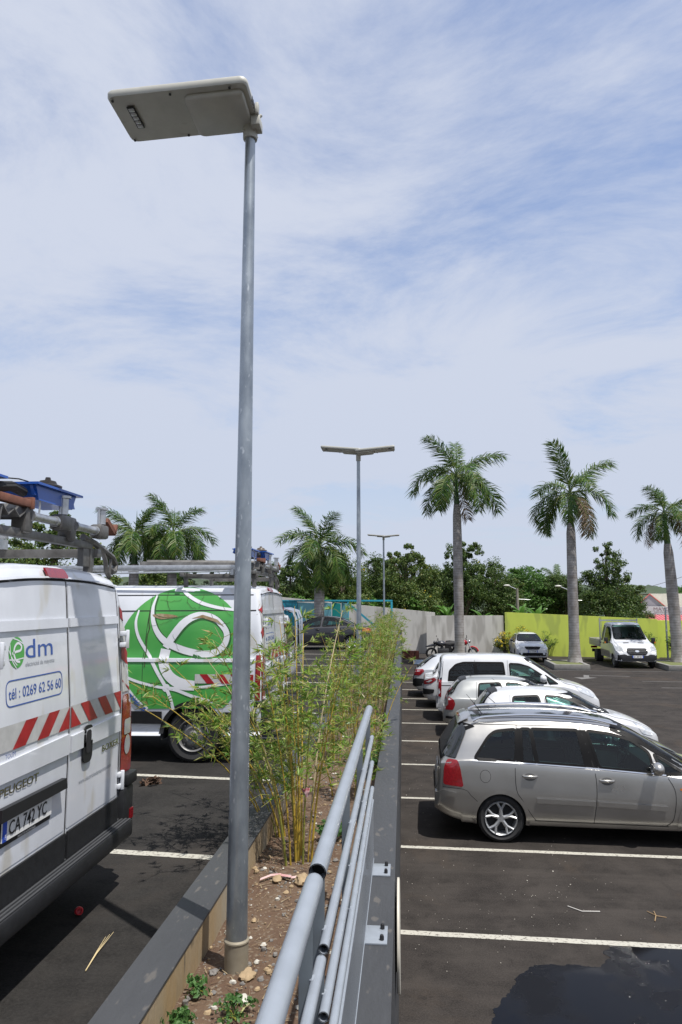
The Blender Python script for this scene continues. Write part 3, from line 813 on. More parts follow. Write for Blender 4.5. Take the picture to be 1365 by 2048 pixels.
class Veh:
    def __init__(s, name, sp, body_mat, loc, rz, label, cat, group=None):
        s.sp = sp; s.mat = body_mat; s.L, s.W = sp['L'], sp['W']
        s.root = empty(name, loc, rz, label, cat, group)
        s.holes = []
        top = smoothtab(sp['top'], 8); belt = smoothtab(sp['belt'], 6); bot = smoothtab(sp['bot'], 6); rw = smoothtab(sp['roofw'], 6)
        ta = np.array(top); d = np.r_[0, np.cumsum(np.hypot(np.diff(ta[:, 0]), np.diff(ta[:, 1])))]
        n = int(sp.get('n', 120) * 1.55)
        xs = np.interp(np.linspace(0, d[-1], n), d, ta[:, 0])
        rr, ri = sp.get('rear_round', (0.25, 0.14)); fr, fi = sp.get('front_round', (0.45, 0.22))
        K = 6
        V = []; s.rows = 0
        for x in xs:
            zt = float(np.interp(x, ta[:, 0], ta[:, 1])); zb = lerpc(bot, x)
            zs = max(min(lerpc(belt, x), zt - 0.035), zb + 0.03); zt = max(zt, zs + 0.03)
            w = s.W / 2; q = 0.0
            if x < rr: q = ri * (1 - sqrt(max(0, 1 - (1 - x / rr) ** 2)))
            if x > s.L - fr: q = max(q, fi * (1 - sqrt(max(0, 1 - (1 - (s.L - x) / fr) ** 2))))
            w -= q; wr = min(lerpc(rw, x) - q * 0.8, w - 0.035)
            h = zs - zb; g = zt - zs
            cr = sp.get('crown', 0.05) * min(1, g / 0.3) + 0.008
            flare = sp.get('tuck', 0.10)
            P = [(0, zb), (w - flare - 0.03, zb), (w - 0.035, zb + min(0.09, h * 0.2)), (w - 0.002, zb + 0.42 * h), (w - 0.004, zb + 0.72 * h),
                 (w - 0.022, zs - 0.03 * min(1, h)), (w - 0.045, zs + 0.02 * min(1, g)),
                 (w + (wr - w) * sp.get('full', 0.55) - 0.005, zs + (g - cr) * 0.52), (wr, zt - cr - min(0.05, g * 0.2)), (wr - min(0.09, g * .25), zt - cr * 0.62),
                 (wr * 0.5, zt - cr * 0.14), (0, zt)]
            c = catmull(P, K); c[:, 0] = np.maximum(c[:, 0], 0)
            V.append(c)
        m = len(V[0]); s.m = m; s.nx = len(xs)
        verts = []
        post = sp.get('post')
        for x, c in zip(xs, V):
            ring = [(x, -y, z) for y, z in c] + [(x, y, z) for y, z in c[-2:0:-1]]
            verts += [post(*p) if post else p for p in ring]
        R = 2 * m - 2
        F = [(i * R + j, (i + 1) * R + j, (i + 1) * R + (j + 1) % R, i * R + (j + 1) % R) for i in range(s.nx - 1) for j in range(R)]
        for b, fl in ((0, False), ((s.nx - 1) * R, True)):
            for j in range(m - 1):
                a0, a1 = b + j, b + j + 1
                c0, c1 = b + (R - j) % R, b + (R - j - 1) % R
                q = [a0, a1, c1, c0]
                q = list(dict.fromkeys(q))
                if len(q) > 2: F.append(tuple(q[::-1] if fl else q))
        s.V = verts; s.F = F
        s.bvh = BVHTree.FromPolygons([Vector(v) for v in verts], F)
        va = np.array(verts)
        s.fc = np.array([va[list(f)].mean(0) for f in F])
        s.fn = np.array([np.cross(va[f[2]] - va[f[0]], va[f[-1]] - va[f[1]]) for f in F])
        s.fn /= np.linalg.norm(s.fn, axis=1)[:, None] + 1e-12
        s.keep = np.ones(len(F), bool)
    AX = {'R': ((0, 2), 1, 1), 'L': ((0, 2), 1, -1), 'B': ((1, 2), 0, 1), 'F': ((1, 2), 0, -1), 'T': ((0, 1), 2, -1)}
    def hit(s, side, a, b, off):
        (i, j), k, sg = s.AX[side]
        o = [0, 0, 0]; o[i] = a; o[j] = b; o[k] = -8.0 * sg
        d = [0, 0, 0]; d[k] = sg; d = Vector(d)
        p, nrm, *_ = s.bvh.ray_cast(Vector(o), d)
        if p is None: return None
        if nrm.dot(d) > 0: nrm = -nrm
        return p + nrm * off
    def project(s, side, v, f, off):
        P = [s.hit(side, a, b, off) for a, b in v]
        f = [q for q in f if all(P[i] is not None for i in q)]
        (i, j), k, sg = s.AX[side]
        # drop triangles that fell off the edge of the surface
        f = [q for q in f if max(P[a][k] for a in q) - min(P[a][k] for a in q) < 0.35]
        return P, f
    def patch(s, name, side, poly, m, off=0.004, step=0.07, holes=(), r=0.0, parent=None, thick=0.0, label=None):
        poly = rounded(poly, r)
        v, f = fill2d(poly, step, holes)
        P, f = s.project(side, v, f, off)
        if not f: return None
        used = sorted({i for q in f for i in q}); ix = {a: b for b, a in enumerate(used)}
        vv = [P[i] for i in used]; ff = [[ix[i] for i in q] for q in f]
        if side in ('L', 'F', 'T') or False: ff = [q[::-1] for q in ff] if side == 'L' else ff
        o = mesh_obj(name, vv, ff, m, parent or s.root, sharp=60)
        bm = bmesh.new(); bm.from_mesh(o.data)
        (i, j), k, sg = s.AX[side]
        d = Vector([0, 0, 0]); d[k] = -sg
        bm.normal_update()
        fl = [q for q in bm.faces if q.normal.dot(d) < 0]
        if fl: bmesh.ops.reverse_faces(bm, faces=fl)
        if thick:
            e = bmesh.ops.extrude_face_region(bm, geom=bm.faces[:])
            vs = [q for q in e['geom'] if isinstance(q, bmesh.types.BMVert)]
            bmesh.ops.translate(bm, verts=vs, vec=d * thick)
            bmesh.ops.recalc_face_normals(bm, faces=bm.faces)
        bm.to_mesh(o.data); bm.free()
        o.data.polygons.foreach_set('use_smooth', [True] * len(o.data.polygons))
        o.data.set_sharp_from_angle(angle=radians(40))
        if label: o['label'] = label
        return o
    def line(s, name, side, pts, m=None, w=0.008, off=0.003, smooth=0, **k):
        q = catmull(pts, smooth) if smooth else np.array(pts, float)
        # subdivide the polyline so that it follows the surface
        o = [q[0]]
        for a, b in zip(q[:-1], q[1:]):
            n = max(1, int(np.linalg.norm(b - a) / 0.08))
            for t in range(1, n + 1): o.append(a + (b - a) * t / n)
        return s.patch(name, side, ribbon_poly(o, w), m or SEAM, off=off, step=0.5, **k)
    def text(s, name, side, txt, cx, cz, size, m, off=0.006, bold=0.0, width=None, shear=0.0, parent=None, skew=0.0):
        v, f = text2d(txt, size, bold, shear)
        v = v - (v.max(0) + v.min(0)) / 2
        if width: v[:, 0] *= width / (np.ptp(v[:, 0]) + 1e-9)
        v[:, 1] += v[:, 0] * skew
        u = {'R': 1, 'L': -1, 'B': -1, 'F': 1}[side]
        v = np.c_[cx + u * v[:, 0], cz + v[:, 1]]
        P, f = s.project(side, v, f, off)
        if not f: return None
        if u < 0: pass
        o = mesh_obj(name, [p if p else (0, 0, 0) for p in P], f, m, parent or s.root, smooth=False)
        return o
    def window(s, name, side, poly, m=None, r=0.05, seal=0.020, cut=True, sealmat=None, step=0.05, label=None):
        poly = rounded(poly, r)
        g = s.patch(name, side, poly, m or GLASS, off=0.002, step=step, label=label)
        if seal and g:
            s.patch('window_seal', side, offset_poly(poly, 0.017), sealmat or SEALM, off=0.006, step=0.04,
                    holes=[offset_poly(poly, -seal)], parent=g)
        if cut: s.cut(side, offset_poly(poly, -0.012))
        return g
    def cut(s, side, poly):
        (i, j), k, sg = s.AX[side]
        ok = pip(s.fc[:, [i, j]], poly) & (s.fn[:, k] * sg < -0.12)
        if side in 'RL': ok &= (s.fc[:, 1] * sg < 0)
        if side == 'B': ok &= s.fc[:, 0] < s.L * 0.45
        if side == 'F': ok &= s.fc[:, 0] > s.L * 0.45
        s.keep &= ~ok
    def wheel(s, x, R, y=None, w=0.20, rim=0.66, spokes=5, style='alloy', name='wheel', archR=None, lip=None, cx=None):
        """both wheels of an axle, with their arches cut in the body"""
        y0 = s.W / 2 - 0.035 if y is None else y
        aR = archR or R + 0.06
        zc = R
        for sg, side in ((-1, 'R'), (1, 'L')):
            t = MB()
            yo = sg * y0; yi = sg * (y0 - w)
            pr = [(R * rim * 0.98, 0), (R * rim, 0.02), (R * .86, -0.004), (R * .955, 0.012), (R, 0.035), (R, w - 0.035), (R * .95, w - 0.01), (R * rim, w)]
            t.lathe([(a, -sg * b) for a, b in pr], axis='y', n=32, at=(x, yo, zc), cap=False)
            wo = t.build(name, RUB, s.root)
            q = MB(); rr = R * rim
            q.lathe([(rr * 1.01, -sg * 0.012), (rr * 0.97, sg * 0.002), (rr * .92, -sg * 0.008), (rr * .88, -sg * 0.06), (rr * .86, -sg * 0.12)], axis='y', n=32, at=(x, yo, zc), cap=False)
            if style == 'alloy':
                q.lathe([(0.001, -sg * 0.012), (rr * .20, -sg * 0.012), (rr * .26, -sg * 0.04), (rr * .26, -sg * .08)], axis='y', n=20, at=(x, yo, zc), cap=False)
                for k in range(spokes):
                    a = 2 * pi * k / spokes + 0.3
                    for d in (-0.2, 0.2):
                        p0 = Vector((x + rr * .2 * cos(a), yo - sg * 0.03, zc + rr * .2 * sin(a)))
                        p1 = Vector((x + rr * .58 * cos(a + d * .35), yo - sg * 0.024, zc + rr * .58 * sin(a + d * .35)))
                        p2 = Vector((x + rr * .95 * cos(a + d * 1.25), yo - sg * 0.012, zc + rr * .95 * sin(a + d * 1.25)))
                        q.tube([p0, p1, p2], [rr * .12, rr * .085, rr * .075], n=6)
            else:                                        # pressed steel disc with holes shown as dark slots
                q.lathe([(0.001, sg * 0.01), (rr * .22, sg * 0.008), (rr * .3, -sg * 0.02), (rr * .5, -sg * 0.012), (rr * .62, -sg * 0.03), (rr * .88, -sg * 0.07)], axis='y', n=28, at=(x, yo, zc), cap=False)
                for k in range(8):
                    a = 2 * pi * k / 8
                    q.tube([(x + rr * .78 * cos(a), yo - sg * 0.075, zc + rr * .78 * sin(a)), (x + rr * .78 * cos(a), yo - sg * 0.03, zc + rr * .78 * sin(a))], rr * .07, n=8)
            q.build('rim', ALLOY if style == 'alloy' else mat('dull_steel_rim', (0.16, 0.16, 0.16), rough=.5, metal=.4, var=.3), wo)
            MB().lathe([(rr * .9, -sg * 0.13), (0.001, -sg * 0.13)], axis='y', n=20, at=(x, yo, zc), cap=False).build('brake_disc', DARKIN, wo)
            circ = [(x + aR * cos(2 * pi * k / 40), zc + aR * sin(2 * pi * k / 40)) for k in range(40)]
            s.cut(side, circ)
            l = MB()
            arc = [(aR * cos(a), aR * sin(a)) for a in np.linspace(-0.15, pi + 0.15, 26)]
            v = [(x + a, sg * (s.W / 2 - 0.02), zc + b) for a, b in arc] + [(x + a, sg * (s.W / 2 - 0.40), zc + b) for a, b in arc]
            n = len(arc)
            l.add(v, [(i, i + 1, n + i + 1, n + i) for i in range(n - 1)])
            l.add([(x + a, sg * (s.W / 2 - 0.40), zc + b) for a, b in arc], [tuple(range(n))])
            l.build('wheel_arch', DARKIN, s.root)
            band = [(x + (aR + 0.025) * cos(a), zc + (aR + 0.025) * sin(a)) for a in np.linspace(-0.35, pi + 0.35, 30)]
            band += [(x + (aR - 0.03) * cos(a), zc + (aR - 0.03) * sin(a)) for a in np.linspace(pi + 0.35, -0.35, 30)]
            s.patch('arch_lip', side, band, lip or s.mat, off=0.008, step=0.5)
        # the floor between the wheels must not close the arches from below
        bm_ = (np.abs(s.fc[:, 0] - x) < aR) & (s.fc[:, 2] < zc + aR) & (np.abs(s.fc[:, 1]) > s.W / 2 - 0.42) & (s.fn[:, 2] < -0.5)
        s.keep &= ~bm_
    def interior(s, x0, x1, floor, belt, rows, dash=None, wheel_y=0.36, roofh=1.5):
        b = MB(); w = s.W / 2 - 0.16
        b.box(x0, x1, -w, w, floor, floor + 0.04)
        for sg in (-1, 1): b.box(x0, x1, sg * w, sg * (w - 0.04), floor, belt - 0.05)
        b.box(x0, x0 + .04, -w, w, floor, belt - 0.06)
        if dash: b.box(dash, dash + 0.42, -w, w, floor, belt + 0.0)
        it = b.build('interior', DARKIN, s.root, bevel=0.03)
        for xr, ys in rows:
            rz_ = lerpc(s.sp['top'], xr - .2) - .17
            hs = max(.3, min(1.0, (rz_ - floor - .3) / .82))
            for y in ys:
                q = MB()
                q.box(xr, xr + 0.5, y - .24, y + .24, floor + .15, floor + .32)
                Mx = Matrix.Translation((xr, y, floor + .3)) @ Matrix.Rotation(-0.28, 4, 'Y') @ Matrix.Diagonal((1, 1, hs, 1))
                q.box(-.12, .02, -.24, .24, 0, .58, Mx)
                q.box(-.08, .02, -.13, .13, .63, .82, Mx)
                q.box(-.04, -.02, -.06, .06, .56, .66, Mx)
                q.build('seat', SEATM, s.root, bevel=0.04)
        if dash:
            m_ = MB(); c = Vector((dash - 0.10, wheel_y, belt - 0.02)); ring = []
            for k in range(21):
                a = 2 * pi * k / 20
                ring.append(c + Vector((0.08 * sin(a), 0.185 * cos(a), 0.165 * sin(a))))
            m_.tube(ring, 0.015, n=6, cap=False); m_.tube([c + Vector((0, -.17, 0)), c, c + Vector((0, .17, 0))], 0.02, n=6)
            m_.tube([c, c + Vector((0.2, 0, -0.08))], 0.03, n=6)
            m_.build('steering_wheel', BLK, s.root)
    def mirror(s, x, z, m=None, y=None, size=1.0):
        for sg in (-1, 1):
            y0 = sg * ((y or s.W / 2) - 0.06)
            q = MB(); k = size
            q.blob((x - 0.03 * k, y0 + sg * 0.17 * k, z + 0.03), 0.115 * k, seed=1, amp=0, n=14, sq=(0.75, 1.05, 0.75))
            o = q.build('door_mirror', m or s.mat, s.root, sharp=80)
            MB().tube([(x + .03, y0 - sg * .02, z - 0.05), (x, y0 + sg * .10, z)], 0.03 * k, n=8).build('mirror_arm', BLK, o)
            MB().box(x - .10 * k - .004, x - .10 * k, y0 + sg * .09 * k, y0 + sg * .25 * k, z - .03 * k, z + .09 * k).build('mirror_glass', CHROME, o)
    def handle(s, side, x, z, m=None, w=0.20, h=0.035):
        sg = -1 if side == 'R' else 1
        p = s.hit(side, x, z, 0.0)
        if p is None: return
        s.patch('handle_recess', side, [(x + 0.085 * cos(a), z - .01 + 0.05 * sin(a)) for a in np.linspace(0, 2 * pi, 16)[:-1]], SEAM if s.mat is DARKCAR else mat('recess_grey', (0.10, 0.10, 0.10), rough=.6), off=0.002)
        q = MB(); y = p.y
        q.tube([(x - w / 2, y - sg * .01, z), (x - w / 2 + .02, y + sg * .03, z), (x + w / 2 - .02, y + sg * .03, z), (x + w / 2, y - sg * .01, z)], [h * .35, h * .5, h * .5, h * .35], n=8)
        q.build('door_handle', m or s.mat, s.root, sharp=70)
    def plate(s, side, cx, cz, txt=None, w=0.52, h=0.11, off=0.012, blue=True, sideband=True):
        o = s.patch('number_plate', side, [(cx - w / 2, cz - h / 2), (cx + w / 2, cz - h / 2), (cx + w / 2, cz + h / 2), (cx - w / 2, cz + h / 2)], PLATE, off=off, step=0.2, thick=0.006)
        if not o: return
        u = {'B': -1, 'F': 1}[side]
        e = off + 0.008
        for sx in (-1, 1):
            if not sideband and sx > 0: continue
            a, b = sorted((cx + u * sx * (w / 2 - 0.002), cx + u * sx * (w / 2 - 0.042)))
            s.patch('plate_band', side, [(a, cz - h / 2), (b, cz - h / 2), (b, cz + h / 2), (a, cz + h / 2)], PLATEBLUE, off=e, step=0.2, parent=o)
        if txt: s.text('plate_number', side, txt, cx, cz, 0.1, INK, off=e + 0.001, width=w * 0.76, bold=0.0006, parent=o)
        return o
    def finish(s, name='body'):
        F = [f for f, k in zip(s.F, s.keep) if k]
        used = sorted({i for f in F for i in f}); ix = {a: b for b, a in enumerate(used)}
        o = mesh_obj(name, [s.V[i] for i in used], [[ix[i] for i in f] for f in F], s.mat, s.root, sharp=50)
        bm = bmesh.new(); bm.from_mesh(o.data); bmesh.ops.recalc_face_normals(bm, faces=bm.faces); bm.to_mesh(o.data); bm.free()
        o.data.polygons.foreach_set('use_smooth', [True] * len(o.data.polygons))
        o.data.set_sharp_from_angle(angle=radians(50))
        return o

# ------------------------------------------------------------------ cars on the right, rears to the planter wall
def zafira():
    sp = dict(L=4.47, W=1.80, n=130, crown=0.05, tuck=0.14, rear_round=(0.30, 0.12), front_round=(0.55, 0.3),
        top=[(0, .56), (.012, .66), (.05, .74), (.075, .95), (.10, 1.10), (.20, 1.30), (.34, 1.50), (.46, 1.585), (.70, 1.62), (1.3, 1.645), (1.9, 1.635), (2.4, 1.585), (2.75, 1.48), (3.1, 1.29), (3.42, 1.08), (3.6, 1.0), (3.9, .93), (4.2, .82), (4.38, .70), (4.46, .56)],
        belt=[(0, 1.02), (.5, 1.09), (1.2, 1.06), (2.1, 1.01), (2.9, .955), (3.5, .90), (4.0, .80), (4.47, .60)],
        bot=[(0, .40), (.12, .33), (.35, .26), (.7, .22), (3.9, .20), (4.3, .22), (4.47, .32)],
        roofw=[(0, .70), (.4, .62), (1.2, .63), (2.3, .63), (2.9, .66), (3.4, .70), (4.47, .62)])
    GLASS = GLASSM
    c = Veh('parked_car', sp, BEIGE, (0.44, 11.36, 0), radians(-1.8), 'beige people carrier with silver roof rails, nearest car in the right row', 'car', 'cars parked along the planter wall')
    for sd in 'RL':
        c.window('rear_quarter_window', sd, [(.55, 1.10), (.76, 1.38), (.86, 1.45), (1.16, 1.485), (1.12, 1.08)], GLASS, r=.06)
        c.window('door_window', sd, [(1.22, 1.49), (1.345, 1.49), (1.395, 1.065), (1.205, 1.075)], GLASS, r=.03)
        c.window('door_window', sd, [(1.365, 1.49), (1.995, 1.485), (2.06, 1.035), (1.415, 1.065)], GLASS, r=.03)
        c.window('door_window', sd, [(2.12, 1.48), (2.45, 1.44), (2.72, 1.365), (2.93, 1.21), (2.95, .97), (2.235, 1.02)], GLASS, r=.05)
        c.window('quarter_light', sd, [(2.99, 1.19), (3.36, .965), (3.06, .955)], GLASS, r=.02)
        c.patch('black_pillar', sd, [(1.165, 1.495), (1.215, 1.495), (1.20, 1.07), (1.125, 1.075)], SEALM, off=.003)
        c.patch('black_pillar', sd, [(2.0, 1.485), (2.11, 1.485), (2.22, 1.02), (2.065, 1.03)], SEALM, off=.003)
        c.line('chrome_belt_strip', sd, [(.53, 1.085), (1.13, 1.062), (2.12, 1.012), (3.1, .945)], CHROME, w=.014, off=.008, smooth=6)
        c.line('door_seam', sd, [(1.165, 1.53), (1.11, 1.06), (1.115, .72), (1.19, .58), (1.30, .40), (1.37, .31)], smooth=5)
        c.line('door_seam', sd, [(2.03, 1.53), (2.16, 1.02), (2.18, .68), (2.13, .30)], smooth=5)
        c.line('door_seam', sd, [(3.10, .95), (3.20, .73), (3.16, .40), (3.07, .30)], smooth=5)
        c.line('roof_seam', sd, [(.56, 1.53), (1.2, 1.535), (2.05, 1.525), (2.6, 1.46), (2.95, 1.29), (3.38, .98)], smooth=5, w=.007)
        c.line('sill_seam', sd, [(1.35, .31), (3.1, .29)])
        for a, b in (((1.38, .585), (2.155, .565)), ((2.185, .565), (3.08, .53))):
            c.line('door_trim', sd, [a, b], BEIGE, w=.062, off=.014, thick=.012)
        c.handle(sd, 1.30, .895); c.handle(sd, 2.32, .865)
        c.patch('tail_light', sd, [(.12, .76), (.14, 1.0), (.19, 1.09), (.33, 1.08), (.36, .98), (.40, .73)], REDL, off=.010, r=.04, step=.05)
        c.patch('rear_pillar_glass', sd, [(.15, 1.12), (.30, 1.10), (.46, 1.44), (.42, 1.53), (.36, 1.47), (.22, 1.27)], mat('dark_gloss_pillar', (.010, .012, .014), rough=.08, coat=1.0), off=.014, step=.03, r=.02)
        c.patch('bumper_pad', sd, [(.02, .71), (.30, .66), (.30, .60), (.02, .64)], BLK if False else BEIGE, off=.014, thick=.01, r=.02)
        c.line('bumper_seam', sd, [(.01, .73), (.40, .70), (.50, .62), (.60, .53)], smooth=4, w=.006)
        c.patch('indicator_lamp', sd, [(3.26, .79), (3.33, .785), (3.32, .76), (3.265, .765)], ORGL, off=.006)
        rail = [(.56, 1.575), (.75, 1.635), (1.4, 1.672), (2.1, 1.645), (2.55, 1.555)]
        sg = -1 if sd == 'R' else 1
        p = [(x, sg * (.60 - .0 * x), z) for x, z in catmull(rail, 6)]
        MB().tube(p, .018, n=8).build('roof_rail', CHROME, c.root)
        c.patch('headlight', sd, [(4.05, .80), (4.35, .66), (4.36, .58), (4.1, .66)], CLRL, off=.006)
    c.patch('fuel_flap', 'R', [(.70 + .075 * cos(a), .88 + .085 * sin(a)) for a in np.linspace(0, 2 * pi, 24)[:-1]], SEAM, off=.002, step=.5)
    c.patch('fuel_flap', 'R', [(.70 + .070 * cos(a), .88 + .080 * sin(a)) for a in np.linspace(0, 2 * pi, 24)[:-1]], BEIGE, off=.004, step=.5)
    c.window('rear_window', 'B', [(-.74, 1.08), (.74, 1.08), (.60, 1.52), (-.60, 1.52)], GLASSD, r=.06)
    c.window('windscreen', 'F', [(-.74, 1.0), (.74, 1.0), (.60, 1.52), (-.60, 1.52)], GLASS, r=.08)
    c.patch('dark_roof_panel', 'T', [(.55, -.50), (2.58, -.52), (2.58, .52), (.55, .50)], mat('dark_gloss_roof', (.012, .013, .022), rough=.12, coat=1.0), off=.006, step=.15, r=.06)
    c.patch('spoiler', 'T', [(.36, -.50), (.50, -.50), (.50, .50), (.36, .50)], BEIGE, off=.02, step=.05, thick=.012, r=.03)
    c.patch('brake_light', 'B', [(-.16, 1.545), (.16, 1.545), (.16, 1.56), (-.16, 1.56)], REDL, off=.04)
    c.plate('B', 0, .85)
    c.patch('bumper_step', 'B', [(-.55, .60), (.55, .60), (.55, .66), (-.55, .66)], BLK, off=.008, r=.02)
    c.mirror(2.98, 1.03)
    c.wheel(.90, .318, w=.215, rim=.70, archR=.365)
    c.wheel(3.60, .318, w=.215, rim=.70, archR=.365)
    c.interior(.5, 3.5, .32, 1.02, [(.75, (-.4, .4)), (1.5, (-.45, 0, .45)), (2.25, (-.42, .42))], dash=2.95)
    q = MB().tube([(.72, -.2, 1.62), (.60, -.2, 1.78), (.50, -.2, 1.90)], [.008, .005, .003], n=6); q.build('aerial', BLK, c.root)
    c.finish()
zafira()

def hatch(name, L, H, W_, bm_, loc, rz, label, kind='clio', group='cars parked along the planter wall', five=True):
    k = L / 3.8; h = H / 1.42
    sp = dict(L=L, W=W_, n=100, crown=.06, tuck=.13, rear_round=(.34, .20), front_round=(.55, .32),
        top=[(a * k, b * h) for a, b in [(0, .50), (.015, .60), (.05, .70), (.09, .85), (.16, .99), (.30, 1.20), (.42, 1.33), (.58, 1.385), (1.0, 1.415), (1.5, 1.42), (1.95, 1.385), (2.25, 1.29), (2.6, 1.10), (2.9, .945), (3.15, .89), (3.45, .79), (3.68, .66), (3.78, .52)]],
        belt=[(a * k, b * h) for a, b in [(0, .86), (.4, .93), (1.5, .90), (2.6, .845), (3.2, .76), (3.8, .55)]],
        bot=[(0, .36), (.12, .30), (.4, .22), (L - .6, .19), (L - .1, .22), (L, .30)],
        roofw=[(0, .60), (.4, .55), (1.2, .56), (2.0, .565), (2.6, .63), (2.9, .66), (L, .52)])
    c = Veh(name, sp, bm_, loc, rz, label, 'car', group)
    X = lambda P: [(a * k, b * h) for a, b in P]
    for sd in 'RL':
        if five:
            c.window('door_window', sd, X([(.86, .95), (.90, 1.27), (1.42, 1.30), (1.50, .925)]), r=.05)
            c.window('quarter_light', sd, X([(.62, 1.0), (.70, 1.18), (.80, 1.25), (.83, .955)]), r=.03) if kind != 'clio' else None
            c.window('door_window', sd, X([(1.56, 1.30), (1.85, 1.285), (2.12, 1.20), (2.46, .99), (2.46, .89), (1.62, .92)]), r=.05)
            c.line('door_seam', sd, X([(1.52, 1.33), (1.58, .90), (1.56, .30)]), smooth=5)
            c.line('door_seam', sd, X([(.84, 1.30), (.82, .90), (.86, .62), (1.02, .35)]), smooth=5)
            c.handle(sd, .98 * k, .84 * h)
        else:
            c.window('side_window', sd, X([(.72, .97), (.80, 1.22), (.9, 1.28), (1.36, 1.30), (1.42, .93)]), r=.06)
            c.window('door_window', sd, X([(1.50, 1.30), (1.85, 1.285), (2.12, 1.20), (2.46, .99), (2.46, .89), (1.54, .92)]), r=.05)
            c.line('door_seam', sd, X([(1.45, 1.33), (1.48, .90), (1.46, .30)]), smooth=5)
        c.line('door_seam', sd, X([(2.55, .88), (2.62, .7), (2.55, .3)]), smooth=5)
        c.handle(sd, 1.72 * k, .82 * h)
        c.line('side_moulding', sd, X([(.95, .52), (2.5, .50)]), BLK if bm_ is not WHITE else bm_, w=.05, off=.010, thick=.008)
        tl = [(.05, .66), (.07, .84), (.15, .96), (.27, .90), (.30, .80), (.24, .66)] if kind == 'clio' else [(.05, .70), (.06, .86), (.40, .90), (.36, .80), (.22, .72)]
        c.patch('tail_light', sd, X(tl), REDL, off=.01, r=.03, step=.05)
        c.patch('headlight', sd, X([(3.28, .80), (3.60, .66), (3.62, .55), (3.42, .60)]), CLRL, off=.008, r=.03)
        c.patch('bumper_strip', sd, X([(.0, .52), (.42, .50), (.42, .44), (.0, .46)]), BLK, off=.012, thick=.008)
    c.window('rear_window', 'B', X([(-.56 / k, .98), (.56 / k, .98), (.45 / k, 1.34), (-.45 / k, 1.34)]), GLASSD, r=.08)
    c.patch('spoiler', 'T', [(.45 * k, -.42), (.60 * k, -.43), (.60 * k, .43), (.45 * k, .42)], BLK, off=.010, step=.05, r=.04)
    c.window('windscreen', 'F', X([(-.66 / k, .97), (.66 / k, .97), (.53 / k, 1.33), (-.53 / k, 1.33)]), r=.08)
    c.plate('B', 0, .62 * h)
    c.mirror(2.42 * k, .95 * h, m=bm_, size=.85)
    R = .285
    c.wheel(.62 * k, R, w=.18, rim=.62, style='steel'); c.wheel((.62 + 2.47) * k, R, w=.18, rim=.62, style='steel')
    c.interior(.4 * k, 2.8 * k, .30, .90 * h, [(.75 * k, (-.38, .38)), (1.5 * k, (-.36, .36))], dash=2.35 * k, wheel_y=.34)
    MB().tube([(.75 * k, 0, 1.39 * h), (.52 * k, 0, 1.60 * h)], [.008, .003], n=6).build('aerial', BLK, c.root)
    c.finish()
    return c
RY = radians(-1.8)
hatch('parked_car', 3.95, 1.40, 1.66, DARKCAR, (0.95, 13.95, 0), RY, 'black hatchback almost hidden behind the beige people carrier', kind='clio')
hatch('parked_car', 3.85, 1.42, 1.66, WHITE, (1.42, 16.55, 0), RY, 'small white hatchback with black rear spoiler, between the silver and black hatchbacks', kind='clio')
hatch('parked_car', 3.77, 1.42, 1.64, SILVER, (.98, 19.0, 0), RY, 'small silver hatchback beside the tall white family van', kind='clio')

